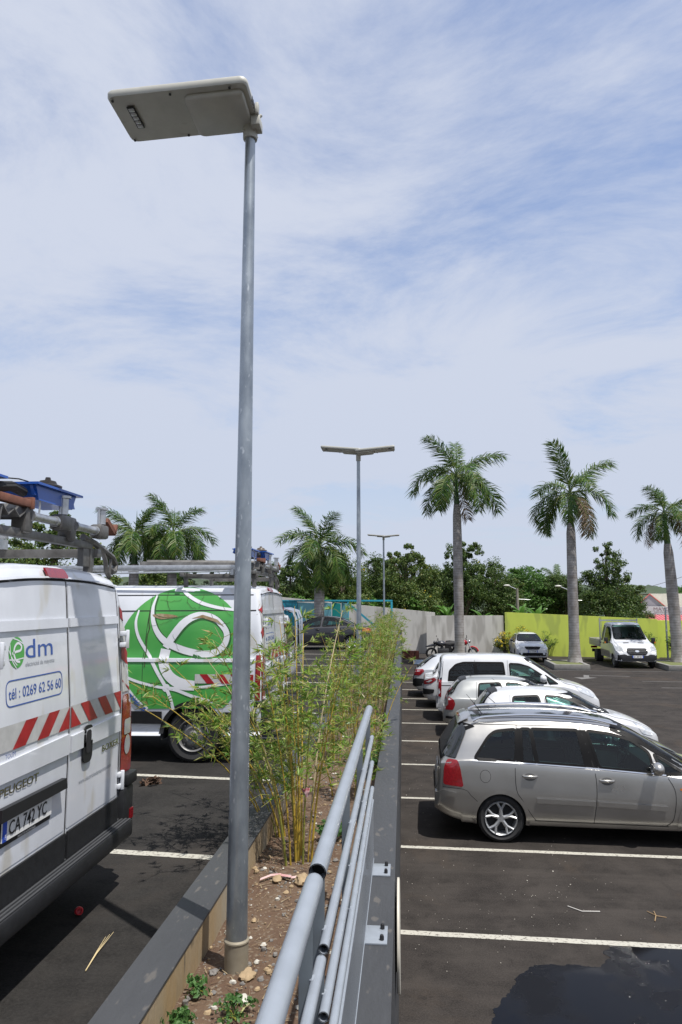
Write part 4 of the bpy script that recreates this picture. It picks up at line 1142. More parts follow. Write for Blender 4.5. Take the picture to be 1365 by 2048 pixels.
def partner():
    sp = dict(L=4.45, W=1.81, n=120, crown=.05, tuck=.08, rear_round=(.13, .09), front_round=(.6, .34),
        top=[(0, .42), (.01, .52), (.05, .60), (.07, 1.0), (.12, 1.5), (.17, 1.70), (.28, 1.775), (.7, 1.80), (1.5, 1.81), (2.2, 1.79), (2.6, 1.70), (2.95, 1.50), (3.3, 1.25), (3.52, 1.10), (3.75, 1.05), (4.05, .97), (4.28, .84), (4.4, .66), (4.44, .50)],
        belt=[(0, 1.10), (1, 1.10), (2, 1.08), (3, 1.02), (3.6, .96), (4.45, .62)],
        bot=[(0, .32), (.15, .27), (.5, .22), (3.9, .20), (4.45, .30)],
        roofw=[(0, .68), (.4, .66), (2.2, .64), (2.7, .66), (3.5, .74), (4.45, .6)])
    c = Veh('family_van', sp, WHITE, (.92, 21.45, 0), RY, 'tall white family van with long side windows in the right row', 'van', 'cars parked along the planter wall')
    for sd in 'RL':
        c.patch('black_window_surround', sd, [(.32, 1.06), (.36, 1.38), (.55, 1.56), (.78, 1.62), (1.88, 1.62), (1.93, 1.10)], SEALM, off=.002, r=.06)
        c.window('side_window', sd, [(.38, 1.12), (.40, 1.36), (.58, 1.53), (.8, 1.58), (1.07, 1.58), (1.07, 1.12)], GLASS, r=.04, seal=.015)
        c.window('sliding_door_window', sd, [(1.13, 1.12), (1.13, 1.58), (1.83, 1.58), (1.88, 1.13)], GLASS, r=.05, seal=.015)
        c.window('door_window', sd, [(2.03, 1.58), (2.3, 1.57), (2.55, 1.50), (2.9, 1.28), (3.02, 1.06), (2.05, 1.10)], GLASS, r=.05)
        c.window('quarter_light', sd, [(2.98, 1.28), (3.3, 1.06), (3.08, 1.05)], GLASS, r=.02)
        c.line('door_seam', sd, [(1.98, 1.66), (1.98, 1.0), (1.96, .3)], smooth=4)
        c.line('door_seam', sd, [(1.08, 1.66), (1.08, 1.0), (1.08, .6), (1.25, .3)], smooth=4)
        c.line('door_seam', sd, [(3.1, 1.03), (3.12, .7), (3.0, .3)], smooth=4)
        c.line('slide_rail', sd, [(.12, .98), (1.08, .98)], w=.02)
        c.handle(sd, 2.18, .98, m=WHITE); c.handle(sd, 1.75, .98, m=WHITE)
        c.patch('headlight', sd, [(3.75, 1.0), (4.12, .88), (4.30, .72), (4.22, .70), (3.86, .86)], CLRL, off=.008, r=.05)
        c.patch('corner_glass', sd, [(.10, 1.05), (.17, 1.62), (.22, 1.62), (.16, 1.05)], GLASSD, off=.004)
        c.patch('bumper_corner', sd, [(-.01, .56), (.40, .54), (.44, .38), (-.01, .38)], WHITE, off=.02, thick=.01, r=.04)
        c.patch('black_cladding', sd, [(1.0, .40), (3.0, .38), (3.0, .26), (1.0, .26)], WHITE, off=.006)
        sg = -1 if sd == 'R' else 1
        pts = [(.015, sg * .82, z) for z in (.66, 1.05)]
        c.patch('tail_light', sd, [(.045, .66), (.09, 1.13), (.16, 1.13), (.14, .66)], REDL, off=.012, step=.05)
    for a in (-1, 1):
        c.patch('tail_light', 'B', [(a * .70, .66), (a * .82, .66), (a * .80, 1.12), (a * .71, 1.12)], REDL, off=.012, step=.06)
    c.window('rear_window', 'B', [(-.66, 1.10), (.66, 1.10), (.60, 1.66), (-.60, 1.66)], GLASSD, r=.06)
    c.window('windscreen', 'F', [(-.74, 1.14), (.74, 1.14), (.60, 1.70), (-.60, 1.70)], GLASS, r=.08)
    c.plate('B', 0, .85)
    c.mirror(2.92, 1.18, size=1.15)
    c.wheel(.80, .31, w=.19, rim=.66, style='steel'); c.wheel(3.52, .31, w=.19, rim=.66, style='steel')
    c.interior(.4, 3.4, .34, 1.08, [(.85, (-.45, 0, .45)), (2.0, (-.42, .42))], dash=2.85)
    v = MB().box(1.3, 1.75, -.2, .3, .40, 1.22).build('cargo', mat('green_cloth', (.05, .30, .17), rough=.8, var=.3, vscale=9), c.root, bevel=.06)
    c.finish()
partner()

def megane():
    sp = dict(L=4.21, W=1.77, n=110, crown=.06, tuck=.14, rear_round=(.34, .20), front_round=(.55, .3),
        top=[(0, .52), (.01, .66), (.04, .78), (.07, .93), (.30, .985), (.36, 1.06), (.46, 1.25), (.58, 1.38), (.8, 1.425), (1.3, 1.455), (1.8, 1.45), (2.3, 1.36), (2.7, 1.18), (3.05, 1.0), (3.4, .93), (3.8, .82), (4.1, .68), (4.2, .5)],
        belt=[(0, .90), (.4, .97), (1.5, .95), (2.6, .90), (3.4, .82), (4.2, .56)],
        bot=[(0, .36), (.12, .30), (.4, .23), (3.7, .19), (4.21, .30)],
        roofw=[(0, .66), (.4, .56), (1.2, .56), (2.2, .58), (2.9, .66), (4.2, .56)])
    c = Veh('parked_car', sp, WHITE, (.62, 23.95, 0), RY, 'white hatchback with bustle tail and red wedge lights beyond the family van', 'car', 'cars parked along the planter wall')
    for sd in 'RL':
        c.window('door_window', sd, [(.92, 1.0), (.92, 1.3), (1.48, 1.35), (1.56, .97)], r=.06)
        c.window('quarter_light', sd, [(.52, 1.03), (.66, 1.2), (.84, 1.28), (.84, 1.0)], r=.03)
        c.window('door_window', sd, [(1.62, 1.35), (2.0, 1.32), (2.3, 1.22), (2.62, 1.02), (2.6, .94), (1.66, .97)], r=.05)
        c.line('door_seam', sd, [(1.58, 1.38), (1.62, .95), (1.6, .32)], smooth=4)
        c.line('door_seam', sd, [(.88, 1.33), (.86, .9), (.95, .6), (1.1, .36)], smooth=4)
        c.handle(sd, 1.02, .86); c.handle(sd, 1.8, .85)
        c.patch('tail_light', sd, [(.03, .72), (.05, .84), (.36, .94), (.44, .88), (.26, .76)], REDL, off=.012, r=.02, step=.05)
        c.patch('tail_light_lens', sd, [(.10, .80), (.26, .88), (.30, .85), (.2, .79)], CLRL, off=.018, step=.05)
        c.patch('bumper_pad', sd, [(-.02, .60), (.36, .58), (.34, .48), (.18, .43), (-.02, .42)], BLK, off=.012, r=.03, thick=.01)
        c.patch('headlight', sd, [(3.7, .82), (4.0, .66), (4.0, .58), (3.8, .64)], CLRL, off=.008)
    for a in (-1, 1):
        c.patch('tail_light', 'B', [(a * .40, .74), (a * .78, .72), (a * .78, .86), (a * .60, .90)], REDL, off=.014, r=.02, step=.06)
    c.window('rear_window', 'B', [(-.56, 1.02), (.56, 1.02), (.46, 1.37), (-.46, 1.37)], GLASSD, r=.05)
    c.window('windscreen', 'F', [(-.68, 1.03), (.68, 1.03), (.54, 1.38), (-.54, 1.38)], r=.08)
    c.plate('B', 0, .58)
    c.mirror(2.58, 1.0)
    c.wheel(.78, .30, w=.19, rim=.66); c.wheel(3.40, .30, w=.19, rim=.66)
    c.interior(.6, 3.0, .30, .96, [(.95, (-.4, .4)), (1.7, (-.38, .38))], dash=2.5)
    c.finish()
megane()
def saloon_hatch():
    sp = dict(L=4.26, W=1.77, n=110, crown=.06, tuck=.14, rear_round=(.36, .20), front_round=(.55, .3),
        top=[(0, .52), (.01, .64), (.03, .78), (.10, .95), (.30, 1.13), (.55, 1.32), (.75, 1.41), (1.1, 1.455), (1.6, 1.46), (2.05, 1.40), (2.5, 1.24), (2.95, 1.02), (3.3, .94), (3.7, .85), (4.08, .70), (4.25, .5)],
        belt=[(0, .86), (.5, .95), (1.5, .94), (2.6, .89), (3.4, .82), (4.2, .56)],
        bot=[(0, .36), (.12, .30), (.4, .23), (3.7, .19), (4.21, .30)],
        roofw=[(0, .62), (.5, .55), (1.2, .56), (2.2, .58), (2.9, .66), (4.2, .56)])
    c = Veh('parked_car', sp, paint('pale_silver_white', (.46, .48, .51), metal=.2, dirt=.05), (.36, 26.5, 0), RY, 'farthest car in the right row, silvery white with sloping rear window and black bumper', 'car', 'cars parked along the planter wall')
    for sd in 'RL':
        c.window('door_window', sd, [(.98, .99), (1.02, 1.27), (1.2, 1.33), (1.5, 1.35), (1.58, .96)], r=.08)
        c.window('door_window', sd, [(1.64, 1.35), (2.0, 1.31), (2.3, 1.2), (2.62, 1.0), (2.6, .93), (1.66, .96)], r=.05)
        c.line('door_seam', sd, [(1.6, 1.38), (1.62, .95), (1.6, .32)], smooth=4)
        c.handle(sd, 1.05, .86); c.handle(sd, 1.8, .85)
        c.patch('tail_light', sd, [(.02, .74), (.06, .92), (.34, .96), (.40, .90), (.24, .76)], REDL, off=.012, r=.03, step=.05)
        c.patch('black_bumper', sd, [(-.02, .66), (.40, .64), (.36, .42), (-.02, .36)], BLK, off=.014, r=.03, thick=.01)
    for a in (-1, 1):
        c.patch('tail_light', 'B', [(a * .46, .78), (a * .80, .74), (a * .80, .90), (a * .56, .92)], REDL, off=.014, r=.02, step=.06)
    c.patch('black_bumper', 'B', [(-.74, .40), (.74, .40), (.74, .66), (-.74, .66)], BLK, off=.014, r=.04, thick=.01)
    c.window('rear_window', 'B', [(-.56, 1.0), (.56, 1.0), (.46, 1.38), (-.46, 1.38)], GLASSD, r=.05)
    c.window('windscreen', 'F', [(-.68, 1.03), (.68, 1.03), (.54, 1.38), (-.54, 1.38)], r=.08)
    c.mirror(2.58, 1.0)
    c.wheel(.80, .30, w=.19, rim=.66); c.wheel(3.41, .30, w=.19, rim=.66)
    c.interior(.6, 3.0, .30, .96, [(.95, (-.4, .4)), (1.7, (-.38, .38))], dash=2.5)
    c.finish()
saloon_hatch()

# ------------------------------------------------------------------ far side of the right-hand lot
def suv():
    sp = dict(L=4.16, W=1.74, n=110, crown=.05, tuck=.12, rear_round=(.3, .2), front_round=(.42, .26),
        top=[(0, .5), (.01, .7), (.05, .95), (.15, 1.1), (.3, 1.35), (.5, 1.5), (.9, 1.535), (1.5, 1.55), (2.0, 1.52), (2.3, 1.44), (2.7, 1.24), (3.0, 1.08), (3.2, 1.04), (3.6, .99), (3.95, .91), (4.09, .80), (4.14, .62), (4.155, .48)],
        belt=[(0, .95), (.5, 1.05), (1.5, 1.02), (2.7, .97), (3.3, .93), (4.16, .68)],
        bot=[(0, .40), (.12, .34), (.4, .26), (3.7, .24), (4.16, .32)],
        roofw=[(0, .6), (.5, .56), (2.0, .58), (2.9, .68), (3.5, .72), (4.16, .62)])
    c = Veh('parked_car', sp, WHITE, (7.22, 45.0, 0), radians(-92), 'white compact crossover with slatted grille parked before the yellow flowers', 'car', 'vehicles parked along the lime wall')
    for sd in 'RL':
        c.window('door_window', sd, [(.6, 1.08), (.72, 1.36), (1.5, 1.42), (1.56, 1.05)], r=.06)
        c.window('door_window', sd, [(1.62, 1.42), (2.0, 1.39), (2.3, 1.28), (2.64, 1.08), (2.62, 1.02), (1.66, 1.05)], r=.05)
        c.line('door_seam', sd, [(1.58, 1.45), (1.62, 1.0), (1.6, .36)], smooth=4)
        c.patch('black_cladding', sd, [(.6, .38), (3.4, .36), (3.4, .27), (.6, .27)], BLK, off=.008)
        c.patch('headlight', sd, [(3.52, .96), (3.95, .83), (4.02, .72), (3.9, .72), (3.6, .86)], CLRL, off=.008, r=.03)
        c.line('roof_rail', sd, [(.6, 1.5), (2.0, 1.49)], CHROME, w=.03, off=.02)
    for a in (-1, 1):
        c.patch('headlight', 'F', [(a * .44, .76), (a * .76, .74), (a * .72, .90), (a * .62, .89)], CLRL, off=.01, r=.03, step=.06)
        c.patch('fog_lamp', 'F', [(a * .60 + .06 * cos(t), .47 + .05 * sin(t)) for t in np.linspace(0, 2 * pi, 14)[:-1]], CLRL, off=.02)
    c.patch('grille', 'F', [(-.44, .86), (.44, .86), (.38, .74), (.26, .66), (-.26, .66), (-.38, .74)], VENT, off=.01, r=.04, step=.06)
    for z in (.70, .845): c.line('grille_slat', 'F', [(-.30 - (z - .70), z), (.30 + (z - .70), z)], ALU, w=.010, off=.016)
    c.patch('black_bumper', 'F', [(-.74, .52), (.74, .52), (.70, .36), (-.70, .36)], VENT, off=.012, r=.05, step=.07)
    c.plate('F', 0, .59, 'EX 024 MR', off=.02)
    c.window('windscreen', 'F', [(-.68, 1.10), (.68, 1.10), (.54, 1.45), (-.54, 1.45)], r=.08)
    c.window('rear_window', 'B', [(-.54, 1.1), (.54, 1.1), (.46, 1.42), (-.46, 1.42)], GLASSD, r=.05)
    c.mirror(2.66, 1.1, m=BLK, size=.8)
    c.wheel(.78, .33, w=.2, rim=.66); c.wheel(3.31, .33, w=.2, rim=.66)
    c.interior(.5, 3.0, .36, 1.02, [(.95, (-.4, .4)), (1.75, (-.38, .38))], dash=2.6)
    c.finish()
suv()
def transit():
    sp = dict(L=3.45, W=2.02, n=110, crown=.05, tuck=.08, rear_round=(.06, .05), front_round=(.5, .26),
        top=[(0, 2.16), (.06, 2.20), (.4, 2.23), (1.0, 2.22), (1.35, 2.16), (1.55, 2.04), (1.9, 1.72), (2.25, 1.40), (2.42, 1.30), (2.8, 1.20), (3.12, 1.05), (3.32, .88), (3.42, .65), (3.44, .52)],
        belt=[(0, 1.28), (1.5, 1.28), (2.3, 1.22), (2.8, 1.10), (3.45, .7)],
        bot=[(0, .42), (2.9, .36), (3.45, .36)],
        roofw=[(0, .76), (1.2, .74), (1.6, .74), (2.4, .84), (3.45, .74)])
    c = Veh('tipper_truck', sp, WHITE, (11.72, 40.9, 0), radians(-92), 'white crew cab truck with open drop side bed parked between two palms', 'truck', 'vehicles parked along the lime wall')
    for sd in 'RL':
        c.window('rear_door_window', sd, [(.14, 1.32), (.14, 2.02), (.46, 2.02), (.52, 1.36), (.46, 1.28), (.2, 1.26)], r=.08)
        c.window('door_window', sd, [(.72, 1.98), (1.25, 1.98), (1.55, 1.85), (1.98, 1.42), (1.98, 1.22), (.74, 1.28)], r=.06)
        c.line('door_seam', sd, [(.62, 2.08), (.62, .5)]); c.line('door_seam', sd, [(2.05, 1.3), (2.1, .9), (1.95, .5)], smooth=4)
        c.patch('dirty_sill', sd, [(.02, .80), (2.0, .78), (2.0, .42), (.02, .44)], mat('dusty_sill', (.20, .18, .15), rough=.7, var=.3, vscale=6), off=.004)
        c.handle(sd, .12, 1.12, m=BLK); c.handle(sd, .78, 1.12, m=BLK)
        c.patch('headlight', sd, [(2.75, 1.14), (3.06, 1.02), (3.26, .84), (3.1, .82), (2.85, .98)], CLRL, off=.008, r=.04)
    for a in (-1, 1):
        c.patch('headlight', 'F', [(a * .62, .84), (a * .86, .86), (a * .84, 1.12), (a * .70, 1.04)], CLRL, off=.012, r=.04, step=.06)
        c.patch('bonnet_vent', 'F', [(a * .22, 1.215), (a * .50, 1.205), (a * .50, 1.235), (a * .22, 1.245)], BLK, off=.008)
        c.patch('bumper_corner', 'F', [(a * .50, .40), (a * .93, .42), (a * .93, .66), (a * .62, .70), (a * .50, .66)], BLK, off=.01, r=.03, step=.07)
    c.patch('grille', 'F', [(-.40, .66), (.40, .66), (.52, .80), (.46, .98), (-.46, .98), (-.52, .80)], VENT, off=.012, r=.08, step=.06)
    for z in (.76, .83, .90): c.line('grille_slat', 'F', [(-.46, z), (.46, z)], GREY_INK, w=.006, off=.018)
    c.patch('grille_badge', 'F', [(.10 * cos(t), .84 + .045 * sin(t)) for t in np.linspace(0, 2 * pi, 18)[:-1]], CHROME, off=.024, step=.3)
    c.patch('bumper', 'F', [(-.94, .37), (.94, .37), (.92, .645), (-.92, .645)], BLK, off=.011, r=.03, step=.08)
    c.plate('F', 0, .58, 'EX 009 EV', off=.02)
    c.window('windscreen', 'F', [(-.80, 1.38), (.80, 1.38), (.70, 2.08), (-.70, 2.08)], GLASS, r=.10)
    c.line('wiper', 'F', [(.55, 1.37), (-.25, 1.41)], BLK, w=.02, off=.03)
    c.wheel(2.62, .34, w=.2, rim=.6, style='steel')
    c.interior(.15, 2.2, .55, 1.25, [(.3, (-.6, 0, .6)), (1.1, (-.5, .5))], dash=1.85)
    for sg in (-1, 1):
        q = MB(); q.box(1.98, 2.12, sg * 1.08, sg * 1.26, 1.16, 1.46)
        o = q.build('door_mirror', BLK, c.root, bevel=.04)
        MB().tube([(2.05, sg * .95, 1.22), (2.05, sg * 1.15, 1.24)], .03).build('mirror_arm', BLK, o)
        MB().box(2.10, 2.125, sg * 1.20, sg * 1.265, 1.18, 1.26).build('indicator_lamp', ORGL, o)
    c.finish('cab')
    # the bed behind the cab, with the headboard and rear wheels
    BED = mat('beige_bed_paint', (.34, .34, .27), rough=.5, var=.2, vscale=5)
    b = MB(); b.box(-2.6, -.06, -1.0, 1.0, .86, .92)
    o = b.build('bed_floor', mat('bed_floor_wood', (.36, .33, .33), rough=.8, var=.2, stretch=(1, 8, 1)), c.root)
    for nm, bx in (('drop_side', (-2.6, -.06, -1.04, -1.0, .88, 1.26)), ('drop_side', (-2.6, -.06, 1.0, 1.04, .88, 1.26)), ('tailgate', (-2.66, -2.6, -1.0, 1.0, .88, 1.26))):
        d = MB().box(*bx).build(nm, BED, c.root, bevel=.008)
        r = MB()
        y = bx[2] - .012 if bx[2] < -1.01 else bx[3]
        for z in (1.0, 1.13):
            if nm == 'drop_side': r.box(bx[0], bx[1], y, y + .012, z, z + .03)
        if r.v: r.build('side_rib', BED, d)
    h = MB()
    for y in (-.98, .98): h.box(-.10, -.04, y - .03, y + .03, .88, 2.40)
    h.box(-.10, -.04, -.98, .98, 2.26, 2.33)
    for k in range(6): h.box(-.08, -.06, -.9 + .3 * k, -.88 + .3 * k, 1.2, 2.26)
    h.box(-.09, -.05, -.98, .98, .92, 1.25)
    h.build('headboard', ALU, c.root)
    f = MB(); f.box(-2.5, .1, -.42, -.32, .55, .80); f.box(-2.5, .1, .32, .42, .55, .80); f.box(-2.6, -2.5, -.9, .9, .45, .62)
    f.build('chassis', RUB, c.root)
    for sg in (-1, 1):
        t = MB().lathe([(.22, 0), (.32, -.0), (.345, -sg * .03), (.345, -sg * .36), (.22, -sg * .38)], axis='y', n=26, at=(-1.3, sg * .99, .345)).build('rear_wheel', RUB, c.root)
        MB().lathe([(.001, -sg * .06), (.20, -sg * .03), (.22, sg * .005)], axis='y', n=20, at=(-1.3, sg * .99, .345), cap=False).build('rim', mat('dull_steel_rim', (0.16, 0.16, 0.16)), t)
        MB().box(-2.62, -2.60, sg * .6, sg * .95, .66, .78).build('tail_light', REDL, c.root)
transit()

# ------------------------------------------------------------------ vans on the left terrace
LZ = 1.24
GREEN = mat('green_vinyl', (.045, .27, .05), rough=.4, col2=(.09, .36, .07), vscale=1.4, detail=3, coat=.3)
WVINYL = mat('white_vinyl', (.66, .67, .70), rough=.4, var=.06, vscale=5, coat=.3)
CRACK = mat('cracked_vinyl_edge', (.05, .07, .03), rough=.9, var=.4, vscale=30)
RUST = mat('rust_stain', (.20, .12, .05), rough=.9, col2=(.32, .27, .18), vscale=14)
def boxer(loc, rz, label, side_logo):
    sp = dict(L=4.96, W=2.10, n=130, crown=.07, tuck=.05, rear_round=(.045, .022), full=.40, front_round=(.5, .26),
        top=[(0, 2.13), (.006, 2.17), (.03, 2.215), (.09, 2.248), (.4, 2.262), (1.5, 2.268), (2.6, 2.262), (3.1, 2.23), (3.4, 2.12), (3.75, 1.80), (4.1, 1.48), (4.3, 1.36), (4.6, 1.22), (4.82, 1.05), (4.93, .8), (4.955, .55)],
        belt=[(0, 1.32), (2.5, 1.32), (3.6, 1.30), (4.3, 1.15), (4.96, .7)],
        bot=[(0, .40), (.2, .34), (4.4, .30), (4.96, .34)],
        roofw=[(0, .87), (.2, .87), (2.8, .87), (3.3, .78), (4.2, .86), (4.96, .74)],
        post=lambda x, y, z: (x + max(0, z - 1.35) * .08 * max(0, 1 - x / 1.6), y, z))
    c = Veh('utility_van', sp, VANWHITE, loc, rz, label, 'van', 'white utility vans on the raised terrace')
    B = 'B'
    # rear doors
    def pr(y0, y1, z0, z1): return [(y0, z0), (y1, z0), (y1, z1), (y0, z1)]
    c.line('door_seam', B, [(0, .50), (0, 2.15)], w=.010)
    c.line('door_seam', B, [(.80, 2.125), (.4, 2.152), (0, 2.158), (-.4, 2.152), (-.80, 2.125)], w=.014, smooth=4)
    for a in (-1, 1): c.line('door_seam', B, [(a * .81, .52), (a * .815, 1.3), (a * .79, 2.11)], w=.010, smooth=3)
    for a in (-1, 1):
        y0, y1 = sorted((a * .015, a * .79))
        d = c.patch('rear_door', B, pr(y0, y1, .66, 2.135), VANWHITE, off=.003, step=.12, r=.02)
        c.patch('door_swage', B, pr(y0, y1, 1.868, 1.922), VANWHITE, off=.004, step=.2, thick=.012, parent=d)
        c.patch('door_swage', B, [(y0, 1.105), (y1, 1.105), (y1, 1.205), (y0, 1.225)], VANWHITE, off=.004, step=.2, thick=.016, parent=d)
        c.patch('door_cladding', B, pr(y0, y1, .44, .645), BLK, off=.006, step=.15, thick=.012)
    # chevron tape
    zt, zb = 1.385, 1.255
    for a in (-1, 1):
        y0, y1 = sorted((a * .012, a * .80))
        c.patch('chevron_tape', B, pr(y0, y1, zb, zt), GREYTAPE, off=.007, step=.2)
        for b in (0.012, .27, .53):
            q = [(b, zb), (min(b + .13, .8), zb), (min(b, .8), zt), (max(b - .13, .012), zt)]
            if b < .02: q = [(b, zb), (b + .14, zb), (b, zt)]
            q = [(a * y, z) for y, z in q]
            c.patch('red_chevron', B, q, REDTAPE, off=.0095, step=.2)
        c.patch('red_chevron', B, [(a * .80, zb), (a * .80, zt), (a * .67, zt)], REDTAPE, off=.0095, step=.2) if a < 0 else None
        # corner pillar tape and lights, on the rear and round the side
        c.patch('pillar_tape', B, [(a * .835, 1.37), (a * 1.02, 1.37), (a * .955, 2.0), (a * .835, 2.0)], GREYTAPE, off=.006, step=.06)
        for z0, z1 in ((1.40, 1.46), (1.56, 1.74), (1.86, 1.99)):
            c.patch('red_tape', B, [(a * .835, z0 + .05), (a * 1.01, z0 - .03), (a * .975, z1 - .10), (a * .835, z1)], REDTAPE, off=.009, step=.05)
        o = c.patch('tail_light', B, [(a * .835, .79), (a * 1.03, .79), (a * 1.03, 1.35), (a * .835, 1.35)], REDL, off=.010, step=.05, r=.03)
        sdl = 'L' if a > 0 else 'R'
        c.patch('tail_light', sdl, pr(.015, .075, .79, 1.35), REDL, off=.012, step=.05)
        c.patch('reversing_lens', B, [(a * .875, 1.06), (a * .995, 1.06), (a * .995, 1.17), (a * .875, 1.17)], CLRL, off=.013, step=.05, parent=o, r=.02)
        c.patch('indicator_lens', B, [(a * .94 + .055 * cos(t), .985 + .07 * sin(t)) for t in np.linspace(0, 2 * pi, 20)[:-1]], CLRL, off=.014, step=.05, parent=o)
        for z in (1.745, .745):
            h = MB()
            for zz in (z - .05, z + .03): h.box(-.022, .02, a * .80 if a > 0 else a * .875, a * .875 if a > 0 else a * .80, zz, zz + .035)
            h.tube([(-.022, a * .845, z - .06), (-.022, a * .845, z + .075)], .016, n=8)
            h.build('door_hinge', VANWHITE, c.root, bevel=.006)
        q = MB(); q.box(-.06, .10, *sorted((a * .87, a * 1.05)), .70, .785)
        q.build('corner_buffer', BLK, c.root, bevel=.015)
        q = MB(); q.box(-.05, .12, *sorted((a * .83, a * 1.02)), .36, .70)
        e = q.build('bumper_corner', BLK, c.root, bevel=.03)
        MB().box(-.058, -.05, *sorted((a * .93, a * .99)), .46, .53).build('reflector', REDL, e)
    st = MB(); st.box(-.105, .02, -.88, .88, .365, .485)
    sb = st.build('step_bumper', BLK, c.root, bevel=.025)
    gr = MB()
    for k in range(4): gr.box(-.092 + .026 * k, -.08 + .026 * k, -.85, .85, .484, .489)
    gr.build('tread_rib', mat('worn_tread', (.05, .052, .056), rough=.6), sb)
    # handle, badges, writing
    hp = [(-.245 + .07 * cos(t) * (1 if abs(cos(t)) < .98 else 1), 1.115 + .115 * sin(t)) for t in np.linspace(0, 2 * pi, 28)[:-1]]
    h = c.patch('door_handle', B, rounded(pr(-.315, -.18, 1.0, 1.235), .055), BLK, off=.012, step=.05, thick=.008)
    c.patch('handle_pull', B, rounded(pr(-.285, -.21, 1.06, 1.205), .03), SEAM, off=.024, step=.05, parent=h)
    c.text('badge_lettering', B, 'BOXER', -.645, 1.035, .06, CHROME, off=.0075, bold=.0012, width=.29)
    c.text('badge_lettering', B, 'PEUGEOT', .56, 1.055, .06, CHROME, off=.0075, bold=.0012, width=.40)
    c.text('web_address', B, 'www.electricitedemayotte.com', -.415, .892, .04, GREY_INK, off=.0048, width=.50)
    g = c.patch('plate_garnish', B, [(.085, .925), (.80, .925), (.80, .99), (.10, .985)], BLK, off=.02, step=.15, thick=.03)
    c.patch('plate_frame', B, rounded(pr(.212, .748, .785, .935), .01), INK, off=.006, step=.2, thick=.006)
    c.plate(B, .48, .868, 'CA 742 YC', off=.016, sideband=False)
    c.text('country_letter', B, 'F', .718, .838, .035, PLATE, off=.03)
    c.text('plate_caption', B, 'MAYOTTE AUTOMOBILES', .48, .797, .016, PLATE, off=.016)
    cx, cz, r = .605, 1.752, .086
    def E(k, n=30, cy=cx): return [(cy + .080 * k * cos(t), cz + .083 * k * sin(t)) for t in np.linspace(0, 2 * pi, n)[:-1]]
    d = c.patch('round_emblem', B, E(1), GREEN, off=.0048, step=.06)
    m_ = lambda P: [(cx - x * .085, cz + z * .085) for x, z in P]
    for P, w in (([(-.55, -.05), (-.1, .05), (.45, .12), (.55, .40), (.15, .58), (-.25, .35), (-.35, -.1), (-.1, -.5), (.35, -.62)], .013), ([(-.95, .2), (-.6, -.3), (0, -.8)], .006), ([(-.4, .9), (.2, .75), (.8, .5)], .006), ([(-.9, -.4), (-.2, -.45), (.8, -.4)], .006), ([(-.8, .55), (-.75, .0), (-.55, -.5), (-.1, -.98)], .006)):
        c.line('emblem_stroke', B, m_(catmull(P, 5)), WVINYL, w=w, off=.0062, parent=d)
    c.text('company_lettering', B, 'dm', .357, 1.765, .15, BLUE_INK, off=.0048, width=.31)
    c.text('company_name', B, 'electricité de mayotte', .35, 1.678, .035, GREY_INK, off=.0048, width=.33)
    box = rounded(pr(.09, .72, 1.472, 1.612), .05, 6)
    c.patch('phone_frame', B, box, BLUE_INK, off=.0048, step=.1, holes=[offset_poly(box, -.007)])
    c.text('phone_number', B, 'tél : 0269 62 56 60', .40, 1.54, .08, BLUE_INK, off=.0048, width=.585, bold=.0006)
    c.text('dealer_lettering', B, 'TOUM', .70, 1.235, .035, BLUE_INK, off=.022, width=.10)
    c.patch('brake_light', B, rounded([(.255, 2.165), (-.005, 2.165), (.005, 2.222), (.245, 2.222)], .02), REDL, off=.012, step=.05, thick=.014)
    c.line('header_lip', B, [(.80, 2.135), (.4, 2.162), (0, 2.168), (-.4, 2.162), (-.80, 2.135)], VANWHITE, w=.010, off=.012, smooth=4, thick=.012)
    # sides
    for sd in 'LR':
        c.line('body_groove', sd, [(.10, 1.918), (3.0, 1.90)], w=.014, off=.0045)
        c.line('rub_strip', sd, [(.12, 1.282), (3.3, 1.27)], VANWHITE, w=.035, off=.008, thick=.008)
        c.line('body_groove', sd, [(.10, 1.0), (3.4, .98)], w=.008, off=.0045)
        for xa, xb in ((.06, .48), (1.28, 3.50)): c.patch('side_cladding', sd, pr(xa, xb, .486, .641), BLK, off=.008, step=.15, thick=.014)
        c.line('panel_seam', sd, [(1.54, .5), (1.56, 1.3), (1.50, 2.1)], w=.007, off=.0045)
        c.line('panel_seam', sd, [(2.75, .5), (2.75, 2.1)], w=.007, off=.0045)
        c.window('door_window', sd, [(2.95, 1.95), (3.35, 1.90), (4.02, 1.35), (4.0, 1.22), (2.95, 1.28)], r=.06)
        c.patch('headlight', sd, [(4.4, 1.2), (4.75, 1.0), (4.8, .85), (4.5, 1.0)], CLRL, off=.01)
        c.line('roof_gutter', sd, [(.15, 2.12), (3.0, 2.11)], w=.012, off=.004)
    c.window('windscreen', 'F', [(-.82, 1.48), (.82, 1.48), (.70, 2.08), (-.70, 2.08)], r=.10)
    c.mirror(3.7, 1.45, m=BLK, size=1.5)
    if side_logo:
        n0 = 'L'
        circ = [(1.05 + .865 * cos(t), 1.35 + .865 * sin(t)) for t in np.linspace(0, 2 * pi, 70)[:-1]]
        circ = [p for p in circ if p[1] > .655]
        lg = c.patch('round_logo', n0, circ, GREEN, off=.004, step=.09)
        def st_(P, w, m=WVINYL, off=.006):
            q = catmull(P, 6)
            if not np.isscalar(w): w = list(np.interp(np.linspace(0, 1, len(q)), np.linspace(0, 1, len(w)), w))
            c.patch('logo_stroke', n0, ribbon_poly(q, w), m, off=off + .003, step=.05, parent=lg)
        SH = mat('logo_shadow_edge', (.02, .10, .02), rough=.5)
